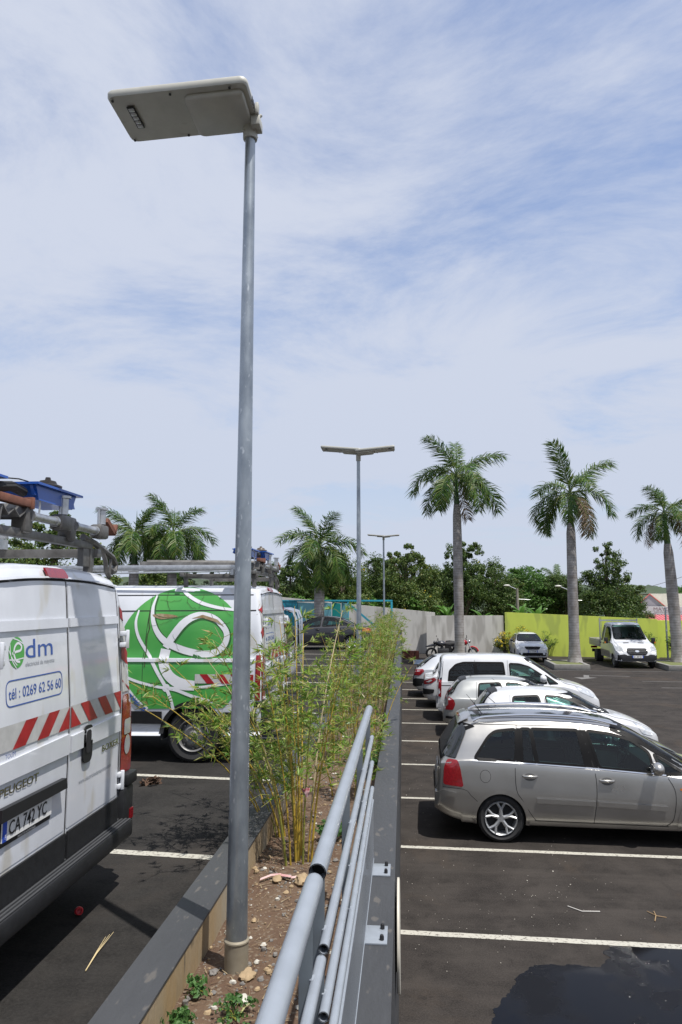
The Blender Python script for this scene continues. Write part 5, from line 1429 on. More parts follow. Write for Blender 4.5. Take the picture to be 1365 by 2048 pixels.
        main = [(1.27, 1.44), (1.19, 1.57), (1.06, 1.74), (.93, 1.83), (.79, 1.855), (.62, 1.80), (.485, 1.66), (.475, 1.53), (.55, 1.42), (.68, 1.365), (.85, 1.365), (1.05, 1.415), (1.25, 1.50), (1.38, 1.62), (1.455, 1.78), (1.475, 1.95), (1.44, 2.11)]
        wd = [.09, .10, .10, .09, .08, .075, .075, .075, .08, .085, .09, .09, .085, .07, .055, .04, .02]
        for a_, b_ in ((0, 11), (10, 17)):
            st_([(x - .012, z - .012) for x, z in main[a_:b_]], [w + .02 for w in wd[a_:b_]], SH, .0040)
            st_(main[a_:b_], wd[a_:b_])
        st_([(1.265, 1.42), (1.285, 1.28), (1.25, 1.16), (1.17, 1.06), (1.03, .985), (.86, .965)], [.13, .13, .13, .13, .14, .12])
        st_([(1.66, 1.92), (1.685, 1.75), (1.63, 1.56), (1.47, 1.32), (1.35, 1.12), (1.24, .95), (1.17, .80), (1.13, .66)], [.02, .035, .04, .045, .045, .045, .04, .04])
        st_([(1.122, 2.205), (1.03, 2.12), (.85, 2.02), (.62, 1.955), (.36, 1.92)], [.03, .045, .045, .04, .03])
        st_([(1.84, 1.10), (1.666, 1.027), (1.47, .973), (1.23, .935), (.817, .943), (.35, 1.01)], .034)
        st_([(1.23, .93), (1.10, .91), (.89, .835), (.62, .765)], .04)
        st_([(1.75, .93), (1.62, .78), (1.47, .665)], .045)
        st_([(1.72, .85), (1.60, .73), (1.50, .66)], .05, BLUE_INK, .010)
        c.patch('logo_stroke', n0, [(1.232 + .05 * cos(t), .935 + .05 * sin(t)) for t in np.linspace(0, 2 * pi, 20)[:-1]], WVINYL, off=.008, step=.5, parent=lg)
        rnd = random.Random(5)
        for P, w in (([(1.50, 1.9), (1.51, 1.6), (1.54, 1.2)], .022), ([(1.45, 1.86), (1.2, 1.82), (1.0, 1.84)], .012), ([(1.3, 2.14), (1.28, 1.98), (1.24, 1.90)], .008), ([(1.02, 2.1), (1.0, 1.98), (.9, 1.93)], .008), ([(.8, 2.12), (.85, 2.0), (.86, 1.93)], .007),
                     ([(1.5, 1.72), (1.35, 1.74), (1.2, 1.79)], .006), ([(.7, 1.86), (.6, 1.74), (.42, 1.76)], .007), ([(1.38, 2.05), (1.2, 2.03), (1.1, 2.06)], .006), ([(1.18, 1.6), (1.15, 1.52), (1.10, 1.4)], .006), ([(.55, 2.0), (.5, 1.9), (.42, 1.84)], .006)):
            q = catmull(P, 4); q = q + np.array([[rnd.uniform(-.012, .012), rnd.uniform(-.012, .012)] for _ in q])
            c.patch('vinyl_crack', n0, ribbon_poly(q, w * .6), CRACK, off=.0105, step=.05, parent=lg)
        c.patch('rust_stain', n0, [(1.48, 1.86), (1.38, 1.875), (1.2, 1.86), (1.12, 1.84), (1.2, 1.815), (1.35, 1.80), (1.45, 1.83)], RUST, off=.0098, step=.05, r=.02)
        c.patch('rust_stain', n0, [(.95, 1.81), (.8, 1.86), (.6, 1.80), (.5, 1.70), (.6, 1.76), (.8, 1.82)], RUST, off=.0112, step=.05, r=.02)
        tp = c.patch('side_tape', n0, pr(.12, .86, .995, 1.11), GREYTAPE, off=.0115, step=.2)
        for k in range(4):
            x = .80 - .2 * k
            c.patch('red_chevron', n0, [(x, 1.11), (x - .1, 1.11), (x - .2, .995), (x - .1, .995)], REDTAPE, off=.0135, step=.2, parent=tp)
    c.wheel(.88, .34, w=.22, rim=.60, style='steel', archR=.41, lip=BLK)
    c.wheel(3.9, .34, w=.22, rim=.60, style='steel', archR=.41, lip=BLK)
    c.finish()
    # roof rack at the rear: cross bar, rollers with uprights, blue housing with a beacon, hooked end arm
    k = empty('roof_rack', (0, 0, 0)); k.parent = c.root
    X = .17
    OLD = mat('weathered_steel', (.21, .205, .195), rough=.5, metal=.5, col2=(.09, .085, .08), vscale=9)
    BLU = mat('blue_sheet_metal', (.012, .085, .40), rough=.35, var=.12, vscale=6, coat=.2)
    WOOD = mat('red_brown_block', (.17, .07, .045), rough=.8, var=.3, vscale=15)
    q = MB(); q.box(X - .03, X + .03, -.55, .95, 2.395, 2.445); q.box(X + .9, X + .96, -.8, .95, 2.36, 2.41)
    for y in (-.62, .75): q.box(X - .05, X + .95, y - .03, y + .03, 2.34, 2.40)
    q.build('cross_bar', OLD, k, bevel=.004)
    for y in (-.55, .75):
        for x in (X, X + .93): MB().box(x - .025, x + .025, y - .025, y + .025, 2.22, 2.40).build('rack_foot', OLD, k)
    MB().box(X - .02, X + .02, -.60, -.42, 2.27, 2.40).build('gusset_plate', OLD, k)
    for ya, yb in ((.36, .07), (-.21, -.52)):
        r = MB().tube([(X - .05, ya, 2.525), (X - .05, yb, 2.525)], .026, n=14)
        for y in (ya, yb): r.tube([(X - .05, y - .012, 2.525), (X - .05, y + .012, 2.525)], .034, n=14)
        r.build('roller', ALU, k)
        b = MB(); b.box(X - .09, X + .0, yb - .17, yb - .02, 2.475, 2.575)
        o = b.build('roller_block', OLD, k, bevel=.02)
        p = MB().tube([(X - .05, yb - .11, 2.58), (X - .05, yb - .11, 2.69)], .03, n=12); p.tube([(X - .05, yb - .11, 2.685), (X - .05, yb - .11, 2.70)], .045, n=12)
        for d in (-.04, .04): p.tube([(X - .05, yb - .11 + d, 2.58), (X - .05, yb - .11 + d, 2.69)], .006, n=6)
        p.build('upright_roller', ALU, o)
        w = MB(); w.box(X - .06, X + .04, ya - .02, ya + .07, 2.42, 2.58); w.build('roller_bracket', OLD, k, bevel=.02)
    # gutter channel
    g = MB(); prof = [(.70, 2.46), (.68, 2.55), (.62, 2.50), (.56, 2.54), (.50, 2.50), (.45, 2.53), (.40, 2.59), (.38, 2.50)]
    for a, b in zip(prof[:-1], prof[1:]):
        g.add([(X - .06, a[0], a[1]), (X + 1.6, a[0], a[1] + .02), (X + 1.6, b[0], b[1] + .02), (X - .06, b[0], b[1])], [(0, 1, 2, 3)])
    gg = g.build('gutter_channel', OLD, k, smooth=False)
    sm = gg.modifiers.new('s', 'SOLIDIFY'); sm.thickness = .006
    # blue housings
    for y0, y1, z0, x0 in ((.33, -.20, 2.635, .06), (1.05, .66, 2.62, .10)):
        b = MB()
        sec = [(0, 0), (.02, .075), (.22, .085), (.24, .02), (.22, .02), (.20, .07), (.035, .062), (.02, 0)]
        n = len(sec); sl = -.02
        v = [(X - .05 + x0 - .06 + a, y0, z0 + h + .02) for a, h in sec] + [(X - .05 + x0 - .06 + a, y1, z0 + h) for a, h in sec]
        b.add(v, [(i, (i + 1) % n, n + (i + 1) % n, n + i) for i in range(n)] + [tuple(range(n))[::-1], tuple(range(n, 2 * n))])
        xa = X - .055 + x0 - .06
        b.add([(xa, y0 - .04, z0 - .005), (xa + .2, y0 - .04, z0 - .005), (xa, y0, z0 + .085), (xa + .2, y0, z0 + .085), (xa, y1 + .05, z0 - .01), (xa + .2, y1 + .05, z0 - .01), (xa, y1, z0 + .085), (xa + .2, y1, z0 + .085)], [(0, 1, 3, 2), (4, 6, 7, 5), (0, 2, 6, 4), (1, 5, 7, 3), (0, 4, 5, 1)])
        b.box(X - .08 + x0 - .06, X + .19 + x0 - .06, y1 - .05, y0 + .02, z0 + .083, z0 + .097)
        h = b.build('blue_housing', BLU, k, smooth=False)
        bc = MB().lathe([(.065, 0), (.07, .03), (.09, .034), (.09, .044), (.06, .055), (.05, .075), (.02, .082), (.015, .10), (.001, .101)], n=18, at=(X + .02 + x0, y1 + .13, z0 + .095))
        bc.build('beacon', mat('brown_beacon', (.09, .07, .05), rough=.4, var=.3, vscale=20), h)
        MB().tube([(X - .04, y0 - .08, z0 - .10), (X - .045, y0 - .08, z0 + .05), (X - .03, y0 - .04, z0 + .08)], .006, n=6).build('bracket_rod', ALU, h)
    MB().tube([(X - .02, .36, 2.73), (X - .03, .48, 2.725), (X - .03, .6, 2.71), (X, .7, 2.715)], .004, n=6).build('cable', RUB, k)
    MB().tube([(X + .02, .34, 2.67), (X, .5, 2.68), (X, .62, 2.66), (X + .05, .75, 2.62)], .03, n=8).build('dark_hose', RUB, k)
    # hooked end arm
    a = MB().tube([(X - .02, -.40, 2.47), (X - .02, -.6, 2.44), (X - .02, -.92, 2.36), (X - .02, -.99, 2.31), (X - .02, -.97, 2.26), (X - .02, -.92, 2.25)], .024, n=8)
    a.tube([(X - .02, -.72, 2.41), (X - .02, -.80, 2.33), (X - .02, -.82, 2.25), (X - .02, -.88, 2.21)], .018, n=8)
    a.tube([(X - .02, -.90, 2.37), (X - .02, -.88, 2.21)], .012, n=8)
    a.build('end_arm', OLD, k)
    MB().box(X - .07, X - .02, .40, .72, 2.57, 2.615).box(X - .08, X - .02, .375, .40, 2.56, 2.63).build('wooden_block', WOOD, k, bevel=.004)
    w = MB(); Mx = Matrix.Translation((X - .05, -.68, 2.62)) @ Matrix.Rotation(.5, 4, 'X')
    w.box(-.03, .03, -.17, 0, -.02, .015, Mx); w.box(-.03, .03, -.18, -.16, -.02, .07, Mx)
    w.build('angle_hook', WOOD, k)
    return c
v1 = boxer((-2.05, 4.39, LZ), pi, 'white van seen from behind with phone number and red chevrons, nearest on the terrace', True)
v2 = boxer((-1.80, 10.26, LZ), pi, 'white van side on with big cracked green round logo', True)
for vx, vy, lab in ((-1.80, 10.235, 'long aluminium ladder lying on the roof of the green logo van'), (-2.05, 4.39, 'aluminium ladder on the roof of the nearest van')):
    t = empty('ladder', (vx - .35, vy - .62, LZ + 2.40), pi, lab, 'ladder', 'ladders on the van roofs')
    for y in (-.20, .20): MB().box(0, 3.4, y - .016, y + .016, .05, .115).build('stile', ALU, t, bevel=.004)
    for k in range(11): MB().tube([(.2 + .3 * k, -.19, .08), (.2 + .3 * k, .19, .08)], .014, n=8).build('rung', ALU, t)
    q = MB().tube([(.1, .3, .03), (3.3, .26, -.02)], .012, n=6); q.build('side_pole', ALU, t)
    if vx == -2.05: t.location = (vx - .75, vy + .30, LZ + 2.42); 
    MB().box(.05, .09, -.3, .34, -.02, .05).build('support_bar', ALU, t); MB().box(2.6, 2.64, -.3, .34, -.14, .05).build('support_bar', ALU, t)

def kangoo():
    sp = dict(L=4.0, W=1.67, n=90, crown=.05, tuck=.08, rear_round=(.12, .09), front_round=(.5, .3),
        top=[(0, .45), (.01, .55), (.03, .65), (.05, 1.2), (.12, 1.6), (.22, 1.74), (.6, 1.80), (1.5, 1.82), (2.1, 1.78), (2.5, 1.6), (2.9, 1.25), (3.1, 1.1), (3.5, 1.0), (3.85, .85), (3.98, .6), (4.0, .45)],
        belt=[(0, 1.0), (2, 1.0), (3.1, .95), (4.0, .6)], bot=[(0, .34), (.3, .24), (3.5, .22), (4, .3)],
        roofw=[(0, .64), (.4, .62), (2.2, .6), (3.0, .68), (4.0, .55)])
    c = Veh('small_van', sp, WHITE, (-2.64, 17.2, LZ), pi, 'small white van with chrome rear ladder bars beyond the green logo van', 'van')
    for a in (-1, 1):
        c.patch('tail_light', 'B', [(a * .62, .60), (a * .76, .60), (a * .74, .95), (a * .64, .95)], REDL, off=.012, step=.06)
        q = MB().tube([(.5, a * .45, 1.86), (.1, a * .45, 1.88), (-.10, a * .45, 1.82), (-.17, a * .45, 1.66), (-.18, a * .45, .55)], .024, n=8)
        q.tube([(.5, a * .32, 1.86), (.1, a * .32, 1.87), (-.08, a * .32, 1.80), (-.14, a * .32, 1.62), (-.15, a * .32, .6)], .020, n=8)
        q.build('ladder_bar', CHROME, c.root)
    for sd in 'LR':
        c.window('door_window', sd, [(1.8, 1.55), (2.2, 1.5), (2.75, 1.12), (2.75, 1.0), (1.8, 1.03)], r=.05)
        c.line('door_seam', sd, [(1.7, 1.6), (1.7, .3)])
        c.patch('bumper_corner', sd, pr_(-.01, .4, .36, .56), WHITE, off=.02, thick=.01, r=.03)
    c.patch('brake_light', 'B', [(-.16, 1.60), (.16, 1.60), (.13, 1.69), (-.13, 1.69)], REDL, off=.02, step=.05, r=.03)
    c.window('rear_window', 'B', [(-.6, 1.0), (.6, 1.0), (.54, 1.5), (-.54, 1.5)], GLASSD, r=.05)
    c.window('windscreen', 'F', [(-.66, 1.1), (.66, 1.1), (.54, 1.66), (-.54, 1.66)], r=.08)
    c.plate('B', 0, .78)
    c.wheel(.7, .3, w=.18, rim=.62, style='steel'); c.wheel(3.3, .3, w=.18, rim=.62, style='steel')
    c.interior(.4, 3.0, .34, .98, [(1.5, (-.4, .4))], dash=2.5)
    c.finish()
def pr_(a, b, c, d): return [(a, c), (b, c), (b, d), (a, d)]
kangoo()
def sedan():
    sp = dict(L=4.6, W=1.8, n=110, crown=.06, tuck=.13, rear_round=(.34, .2), front_round=(.55, .32),
        top=[(0, .5), (.01, .7), (.05, .9), (.12, .98), (.5, 1.02), (.75, 1.1), (1.2, 1.32), (1.6, 1.42), (2.2, 1.44), (2.6, 1.38), (3.0, 1.2), (3.35, 1.0), (3.6, .94), (4.1, .84), (4.45, .68), (4.58, .5)],
        belt=[(0, .86), (.8, .96), (2, .95), (3.2, .9), (4.6, .58)], bot=[(0, .36), (.4, .22), (4.1, .2), (4.6, .3)],
        roofw=[(0, .66), (1.0, .58), (2.2, .58), (3.0, .64), (4.6, .58)])
    c = Veh('parked_car', sp, DARKCAR, (-1.35, 31.9, LZ), pi, 'black saloon car in front of the teal gate on the terrace', 'car')
    for sd in 'LR':
        c.window('door_window', sd, [(.95, 1.05), (1.3, 1.28), (1.65, 1.36), (2.05, 1.38), (2.1, 1.0)], r=.05)
        c.window('door_window', sd, [(2.16, 1.38), (2.5, 1.34), (2.8, 1.24), (3.15, 1.04), (3.15, .96), (2.2, 1.0)], r=.05)
        c.patch('tail_light', sd, [(.02, .74), (.06, .92), (.40, .94), (.36, .80)], ORGL, off=.012, step=.05)
        c.handle(sd, 1.3, .88); c.handle(sd, 2.3, .88)
    for a in (-1, 1): c.patch('tail_light', 'B', [(a * .45, .74), (a * .8, .74), (a * .8, .92), (a * .5, .92)], REDL, off=.014, step=.06)
    c.window('windscreen', 'F', [(-.66, 1.0), (.66, 1.0), (.54, 1.36), (-.54, 1.36)], r=.08)
    c.window('rear_window', 'B', [(-.6, 1.05), (.6, 1.05), (.52, 1.34), (-.52, 1.34)], GLASSD, r=.06)
    c.mirror(3.05, 1.0)
    c.wheel(.85, .32, w=.2, rim=.68); c.wheel(3.6, .32, w=.2, rim=.68)
    c.interior(.9, 3.5, .32, .96, [(1.3, (-.4, .4)), (2.2, (-.4, .4))], dash=3.0)
    c.finish()
sedan()
def motorbike(loc, rz, label, body, trail):
    t = empty('motorbike', loc, rz, label, 'motorbike', 'motorbikes by the grey wall')
    R = .33 if trail else .30
    FR = mat('bike_frame', (.03, .03, .03), rough=.5)
    lean = Matrix.Rotation(radians(-9), 4, 'X')
    def fin(mb, nm, m, par=None, **k):
        mb.v = [lean @ v for v in mb.v]
        return mb.build(nm, m, par or t, **k)
    for x in (0, 1.42):
        w = MB(); ring = [(x + (R - .06) * cos(a), 0, R + (R - .06) * sin(a)) for a in np.linspace(0, 2 * pi, 29)]
        w.tube(ring, .065, n=8, cap=False)
        o = fin(w, 'wheel', RUB)
        w = MB(); w.tube([(x + (R - .10) * cos(a), 0, R + (R - .10) * sin(a)) for a in np.linspace(0, 2 * pi, 25)], .014, n=6, cap=False)
        for k in range(9):
            a = 2 * pi * k / 9; w.tube([(x, 0, R), (x + (R - .1) * cos(a), 0, R + (R - .1) * sin(a))], .005, n=4)
        w.tube([(x, -.06, R), (x, .06, R)], .035, n=10)
        fin(w, 'rim', ALU, o)
    f = MB(); f.box(.25, .62, -.13, .13, .45, .80); f.tube([(0, .07, R), (.45, .08, .42), (.55, .1, .75), (1.1, 0, .92)], .022); f.tube([(0, -.07, R), (.45, -.08, .42), (.55, -.1, .75), (1.1, 0, .92)], .022)
    f.tube([(1.1, 0, .92), (.95, 0, .4), (.45, 0, .35)], .022); f.tube([(.55, 0, .75), (.1, 0, .82)], .03)
    fin(f, 'frame', FR)
    f = MB()
    for y in (-.09, .09): f.tube([(1.42, y, R), (1.2, y, .75), (1.1, y, 1.0)], [.028, .025, .02])
    fin(f, 'fork', ALU if not trail else FR)
    e = MB(); e.box(.42, 1.05, -.17, .17, .24, .62); e.tube([(.75, 0, .5), (.82, 0, .72)], .09, n=10)
    fin(e, 'engine', mat('engine_metal', (.12, .12, .12), rough=.4, metal=.6, var=.3, vscale=20), bevel=.03)
    e = MB(); e.blob((.86, 0, .88), .24, seed=2, amp=.1, n=12, sq=(1.25, .8, .72)); fin(e, 'fuel_tank', body)
    e = MB(); e.tube([(.62, 0, .86), (.35, 0, .84), (.05, 0, .88), (-.18, 0, .92)], [.12, .14, .14, .07], n=10); fin(e, 'seat', RUB)
    e = MB(); e.tube([(.2, 0, .70), (-.15, 0, .80), (-.46, 0, .80)], [.13, .13, .05], n=8); fin(e, 'tail_fairing', body)
    e = MB()
    if trail: e.tube([(1.1, 0, .78), (1.35, 0, .80), (1.75, 0, .70)], [.05, .09, .03], n=8)
    else: e.tube([(1.42 + .33 * cos(a), 0, R + .34 * sin(a)) for a in np.linspace(.2, 2.2, 9)], .05, n=8)
    fin(e, 'front_mudguard', body)
    e = MB(); e.tube([(1.0, -.36, 1.05), (1.05, -.2, 1.1), (1.09, 0, 1.04), (1.05, .2, 1.1), (1.0, .36, 1.05)], .016); h = fin(e, 'handlebar', FR)
    e = MB()
    for y in (-.38, .38): e.tube([(1.02, y * .7, 1.08), (1.08, y, 1.22)], .008); e.blob((1.08, y, 1.25), .06, n=8, amp=0, sq=(.4, 1, .7))
    fin(e, 'mirror', FR, h)
    e = MB(); e.blob((1.24, 0, .95), .1, n=12, amp=0, sq=(.8, 1, 1)); fin(e, 'headlamp', CHROME if not trail else body)
    e = MB(); e.tube([(.9, -.12, .4), (.6, -.15, .28), (.1, -.16, .34), (-.25, -.17, .5)], [.025, .03, .045, .05], n=8); fin(e, 'exhaust', CHROME if not trail else FR)
BIKERED = paint('red_bike_paint', (.38, .012, .02), dirt=.15)
motorbike((3.05, 43.3, 0), radians(184), 'black trail motorbike standing left of the palm by the grey wall', DARKCAR, True)
motorbike((2.72, 44.4, 0), radians(-6), 'red motorbike with chrome headlamp behind the first palm trunk', BIKERED, False)

# ------------------------------------------------------------------ palms
PALMLEAF = leaf_mat('palm_leaflet', [(.022, .070, .012), (.045, .115, .017), (.085, .165, .024), (.16, .19, .045), (.04, .10, .016)], trans=.3, rough=.45, spec=.3)
PALMDRY = leaf_mat('dry_palm_leaflet', [(.16, .11, .07), (.22, .16, .10), (.10, .075, .05)], trans=.2, rough=.8)
SHAFT = mat('palm_crownshaft', (.045, .10, .025), rough=.4, var=.25, vscale=4, stretch=(6, 6, .5))
RACHIS = mat('palm_rachis', (.10, .13, .03), rough=.5)
def trunk_mat():
    m = bpy.data.materials.new('ringed_palm_bark'); t, N, L, b = nodes(m)
    tc_ = N.new('ShaderNodeTexCoord'); sp = N.new('ShaderNodeSeparateXYZ'); L.new(tc_.outputs['Object'], sp.inputs[0])
    n = N.new('ShaderNodeTexNoise'); n.inputs['Scale'].default_value = 3; n.inputs['Detail'].default_value = 7; L.new(tc_.outputs['Object'], n.inputs['Vector'])
    ad = N.new('ShaderNodeMath'); ad.operation = 'MULTIPLY_ADD'; ad.inputs[1].default_value = .12; L.new(n.outputs['Fac'], ad.inputs[0]); L.new(sp.outputs['Z'], ad.inputs[2])
    ml = N.new('ShaderNodeMath'); ml.operation = 'MULTIPLY'; ml.inputs[1].default_value = 7.5; L.new(ad.outputs[0], ml.inputs[0])
    fr = N.new('ShaderNodeMath'); fr.operation = 'FRACT'; L.new(ml.outputs[0], fr.inputs[0])
    r = N.new('ShaderNodeValToRGB'); e = r.color_ramp.elements; e[0].position = .0; e[0].color = (.17, .155, .145, 1); e[1].position = .22; e[1].color = (.36, .345, .335, 1)
    L.new(fr.outputs[0], r.inputs[0])
    mx = N.new('ShaderNodeMix'); mx.data_type = 'RGBA'; mx.blend_type = 'MULTIPLY'; mx.inputs['Factor'].default_value = .8
    r2 = N.new('ShaderNodeValToRGB'); r2.color_ramp.elements[0].position = .35; r2.color_ramp.elements[0].color = (.55, .5, .46, 1); r2.color_ramp.elements[1].position = .65; r2.color_ramp.elements[1].color = (1.1, 1.1, 1.1, 1)
    L.new(n.outputs['Fac'], r2.inputs[0]); L.new(r.outputs[0], mx.inputs['A']); L.new(r2.outputs[0], mx.inputs['B'])
    L.new(mx.outputs['Result'], b.inputs['Base Color']); b.inputs['Roughness'].default_value = .9
    bp = N.new('ShaderNodeBump'); bp.inputs['Strength'].default_value = .5; bp.inputs['Distance'].default_value = .03; L.new(fr.outputs[0], bp.inputs['Height']); L.new(bp.outputs[0], b.inputs['Normal'])
    return m
BARK_P = trunk_mat()
def frond_mesh(seed, Lf, droop, dry=False, n=105):
    """a feather leaf along +X: the rachis arches over, leaflets stand off it in several planes and hang at their tips"""
    rnd = random.Random(seed); b = MB(); R = MB()
    p = Vector((0, 0, 0)); pts = [p.copy()]; dirs = []
    N_ = 26
    for i in range(N_):
        t = i / N_
        a = -droop * t ** 1.25
        d = Vector((cos(a), .05 * sin(3 * t + seed), sin(a))).normalized(); dirs.append(d)
        p = p + d * Lf / N_; pts.append(p.copy())
    dirs.append(dirs[-1])
    R.tube(pts, [max(.006, .034 * (1 - i / N_) * Lf / 3) for i in range(N_ + 1)], n=5)
    for i in range(n):
        t = .13 + .87 * (i + rnd.random()) / n
        k = min(N_ - 1, int(t * N_)); q = pts[k].lerp(pts[k + 1], t * N_ - k); d = dirs[k]
        up = Vector((-d.z, 0, d.x))
        ll = Lf * (.235 * (sin(pi * min(1, .16 + t * .80)) ** .55) + .04) * rnd.uniform(.75, 1.12)
        for s in (-1, 1):
            lift = rnd.choice((-.7, -.25, .15, .6)) + rnd.uniform(-.25, .25)
            v = (Vector((0, s, 0)) * cos(lift) + up * sin(lift) + d * rnd.uniform(.5, .95)).normalized()
            g = Vector((0, 0, -1))
            w = d.cross(v).cross(v).normalized() * (.021 * Lf / 3 * rnd.uniform(.8, 1.25))
            m1 = q + v * ll * .5 + g * ll * .06; m2 = q + v * ll * .92 + g * ll * rnd.uniform(.28, .6)
            b.add([q - w * .5, q + w * .5, m1 + w, m2, m1 - w], [(0, 1, 2, 4), (4, 2, 3)])
    m = bpy.data.meshes.new('frond')
    nv = len(b.v)
    m.from_pydata([tuple(v) for v in b.v + R.v], [], b.f + [[i + nv for i in f] for f in R.f])
    m.materials.append(PALMDRY if dry else PALMLEAF); m.materials.append(RACHIS)
    m.polygons.foreach_set('material_index', [0] * len(b.f) + [1] * len(R.f))
    return m
FROND = {(k, d): frond_mesh(k * 10 + int(d * 10), 3.0, d) for k in range(3) for d in (1.0, 1.7, 2.1)}
FDRY = frond_mesh(77, 3.0, 1.6, True, 60)
def palm(x, y, z0, h_trunk, shaft, r0, r1, size, label, group, lean=(0, 0), seed=0, nf=15, bulge=1.12, dry=2, fr_list=None):
    rnd = random.Random(seed)
    t = empty('palm_tree', (x, y, z0), 0, label, 'palm', group)
    top = Vector((lean[0], lean[1], h_trunk)); b = MB(); pts = []; rs = []
    for i in range(41):
        k = i / 40; c = Vector((lean[0] * k ** 1.3, lean[1] * k ** 1.3, h_trunk * k)); pts.append(c)
        r = r0 + (r1 - r0) * k
        r *= 1 + (.55 * math.exp(-k * h_trunk / .35)) + (bulge - 1) * math.exp(-((k - .62) / .25) ** 2)
        if k > .93: r *= 1 - .25 * (k - .93) / .07
        rs.append(r)
    b.tube(pts, rs, n=22)
    b.build('trunk', BARK_P, t)
    d = (pts[-1] - pts[-3]).normalized()
    sh = MB().tube([top + d * (shaft * k) for k in (-.02, .1, .4, .8, 1.05)], [rs[-1] * .92, rs[-1] * .95, rs[-1] * .75, rs[-1] * .5, rs[-1] * .3], n=16)
    sh.build('crownshaft', SHAFT, t)
    cp = top + d * shaft
    MB().tube([cp, cp + Vector((.05, 0, size * .32)), cp + Vector((.02, .05, size * .52))], [.04, .022, .004], n=6).build('spear_leaf', SHAFT, t)
    az0 = rnd.uniform(0, 2 * pi)
    for i in range(nf):
        az = az0 + 2 * pi * (i * .382) + rnd.uniform(-.2, .2)
        lv = i / (nf - 1)                           # 0 = youngest, upright
        el = radians((74 if i == 0 else 66) - 92 * lv ** .85 + rnd.uniform(-9, 9)); dr = 1.0 if lv < .16 else (1.7 if lv < .4 or lv > .75 else 2.1)
        if fr_list: az, el, dr = fr_list[i]
        me = FROND[(rnd.randrange(3), dr)] if not (i >= nf - dry) else FDRY
        o = bpy.data.objects.new('frond', me); C.objects.link(o); o.parent = t
        o.location = cp - d * (shaft * .06 * lv)
        s = size / 3.0 * rnd.uniform(.88, 1.08)
        o.scale = (s, s, s); o.rotation_euler = (rnd.uniform(-.3, .3), -el, az)
    return t
G = 'royal palms in the parking lot'
palm(2.95, 38.8, .15, 8.35, 1.6, .255, .21, 3.2, 'tallest palm, standing in front of the two motorbikes', G, seed=3, nf=14, dry=1)
palm(8.75, 38.4, .15, 7.25, 1.6, .275, .225, 3.1, 'palm with bulging grey trunk between the white crossover and the crew cab truck', G, seed=5, lean=(.06, 0), bulge=1.05, nf=12, dry=1)
palm(14.05, 38.9, .15, 6.15, 1.7, .29, .225, 2.35, 'rightmost palm with a leaning trunk and a hanging dead frond', G, seed=8, lean=(-.22, 0), nf=12)
palm(-4.06, 35.2, LZ, 3.5, 1.25, .25, .21, 2.5, 'short palm in front of the teal gate', G, seed=11, nf=16, dry=0)
palm(-12.2, 32.0, LZ, 3.75, 1.35, .24, .2, 2.2, 'left palm of the pair behind the vans', G, seed=14, nf=15, dry=1)
palm(-10.55, 32.4, LZ, 3.8, 1.4, .24, .2, 2.35, 'right palm of the pair behind the vans', G, seed=17, nf=16, dry=1)

# ------------------------------------------------------------------ trees, shrubs
L_DARK = leaf_mat('dark_foliage', [(.028, .056, .013), (.050, .098, .020), (.078, .140, .026), (.13, .16, .038)])
L_YEL = leaf_mat('yellow_green_foliage', [(.045, .085, .018), (.075, .13, .025), (.105, .165, .032), (.17, .18, .045)])
L_BRI = leaf_mat('bright_foliage', [(.04, .105, .016), (.065, .155, .024), (.10, .20, .035), (.055, .12, .02)])
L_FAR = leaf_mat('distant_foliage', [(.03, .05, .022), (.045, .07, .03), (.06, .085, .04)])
FLOW = leaf_mat('yellow_flower', [(.55, .42, .02), (.65, .50, .04)], trans=.2)
BARK = mat('tree_bark', (.13, .105, .08), rough=.95, var=.35, vscale=6, bump=.6, bscale=25, stretch=(1, 1, .3))
def leaves(b, c, r, n, s, rnd, elong=1.7, sq=(1, 1, .75), shell=.55):
    """n leaf faces in a lump round c"""
    for _ in range(n):
        while True:
            d = Vector((rnd.uniform(-1, 1), rnd.uniform(-1, 1), rnd.uniform(-1, 1)))
            if .05 < d.length < 1: break
        d.normalize()
        q = c + Vector((d.x * sq[0], d.y * sq[1], d.z * sq[2])) * r * (shell + (1.08 - shell) * rnd.random() ** .7)
        nrm = (d * .8 + Vector((rnd.gauss(0, .5), rnd.gauss(0, .5), rnd.gauss(0, .5) + .35))).normalized()
        a = nrm.orthogonal().normalized(); a = Matrix.Rotation(rnd.uniform(0, 2 * pi), 3, nrm) @ a; e = nrm.cross(a)
        l = s * rnd.uniform(.6, 1.3); w = l / elong
        b.add([q - a * l * .5, q + e * w * .5, q + a * l * .5 - nrm * l * .12, q - e * w * .5], [(0, 1, 2, 3)])
ZS = 2.7     # crown meshes are built this many times taller than their radius
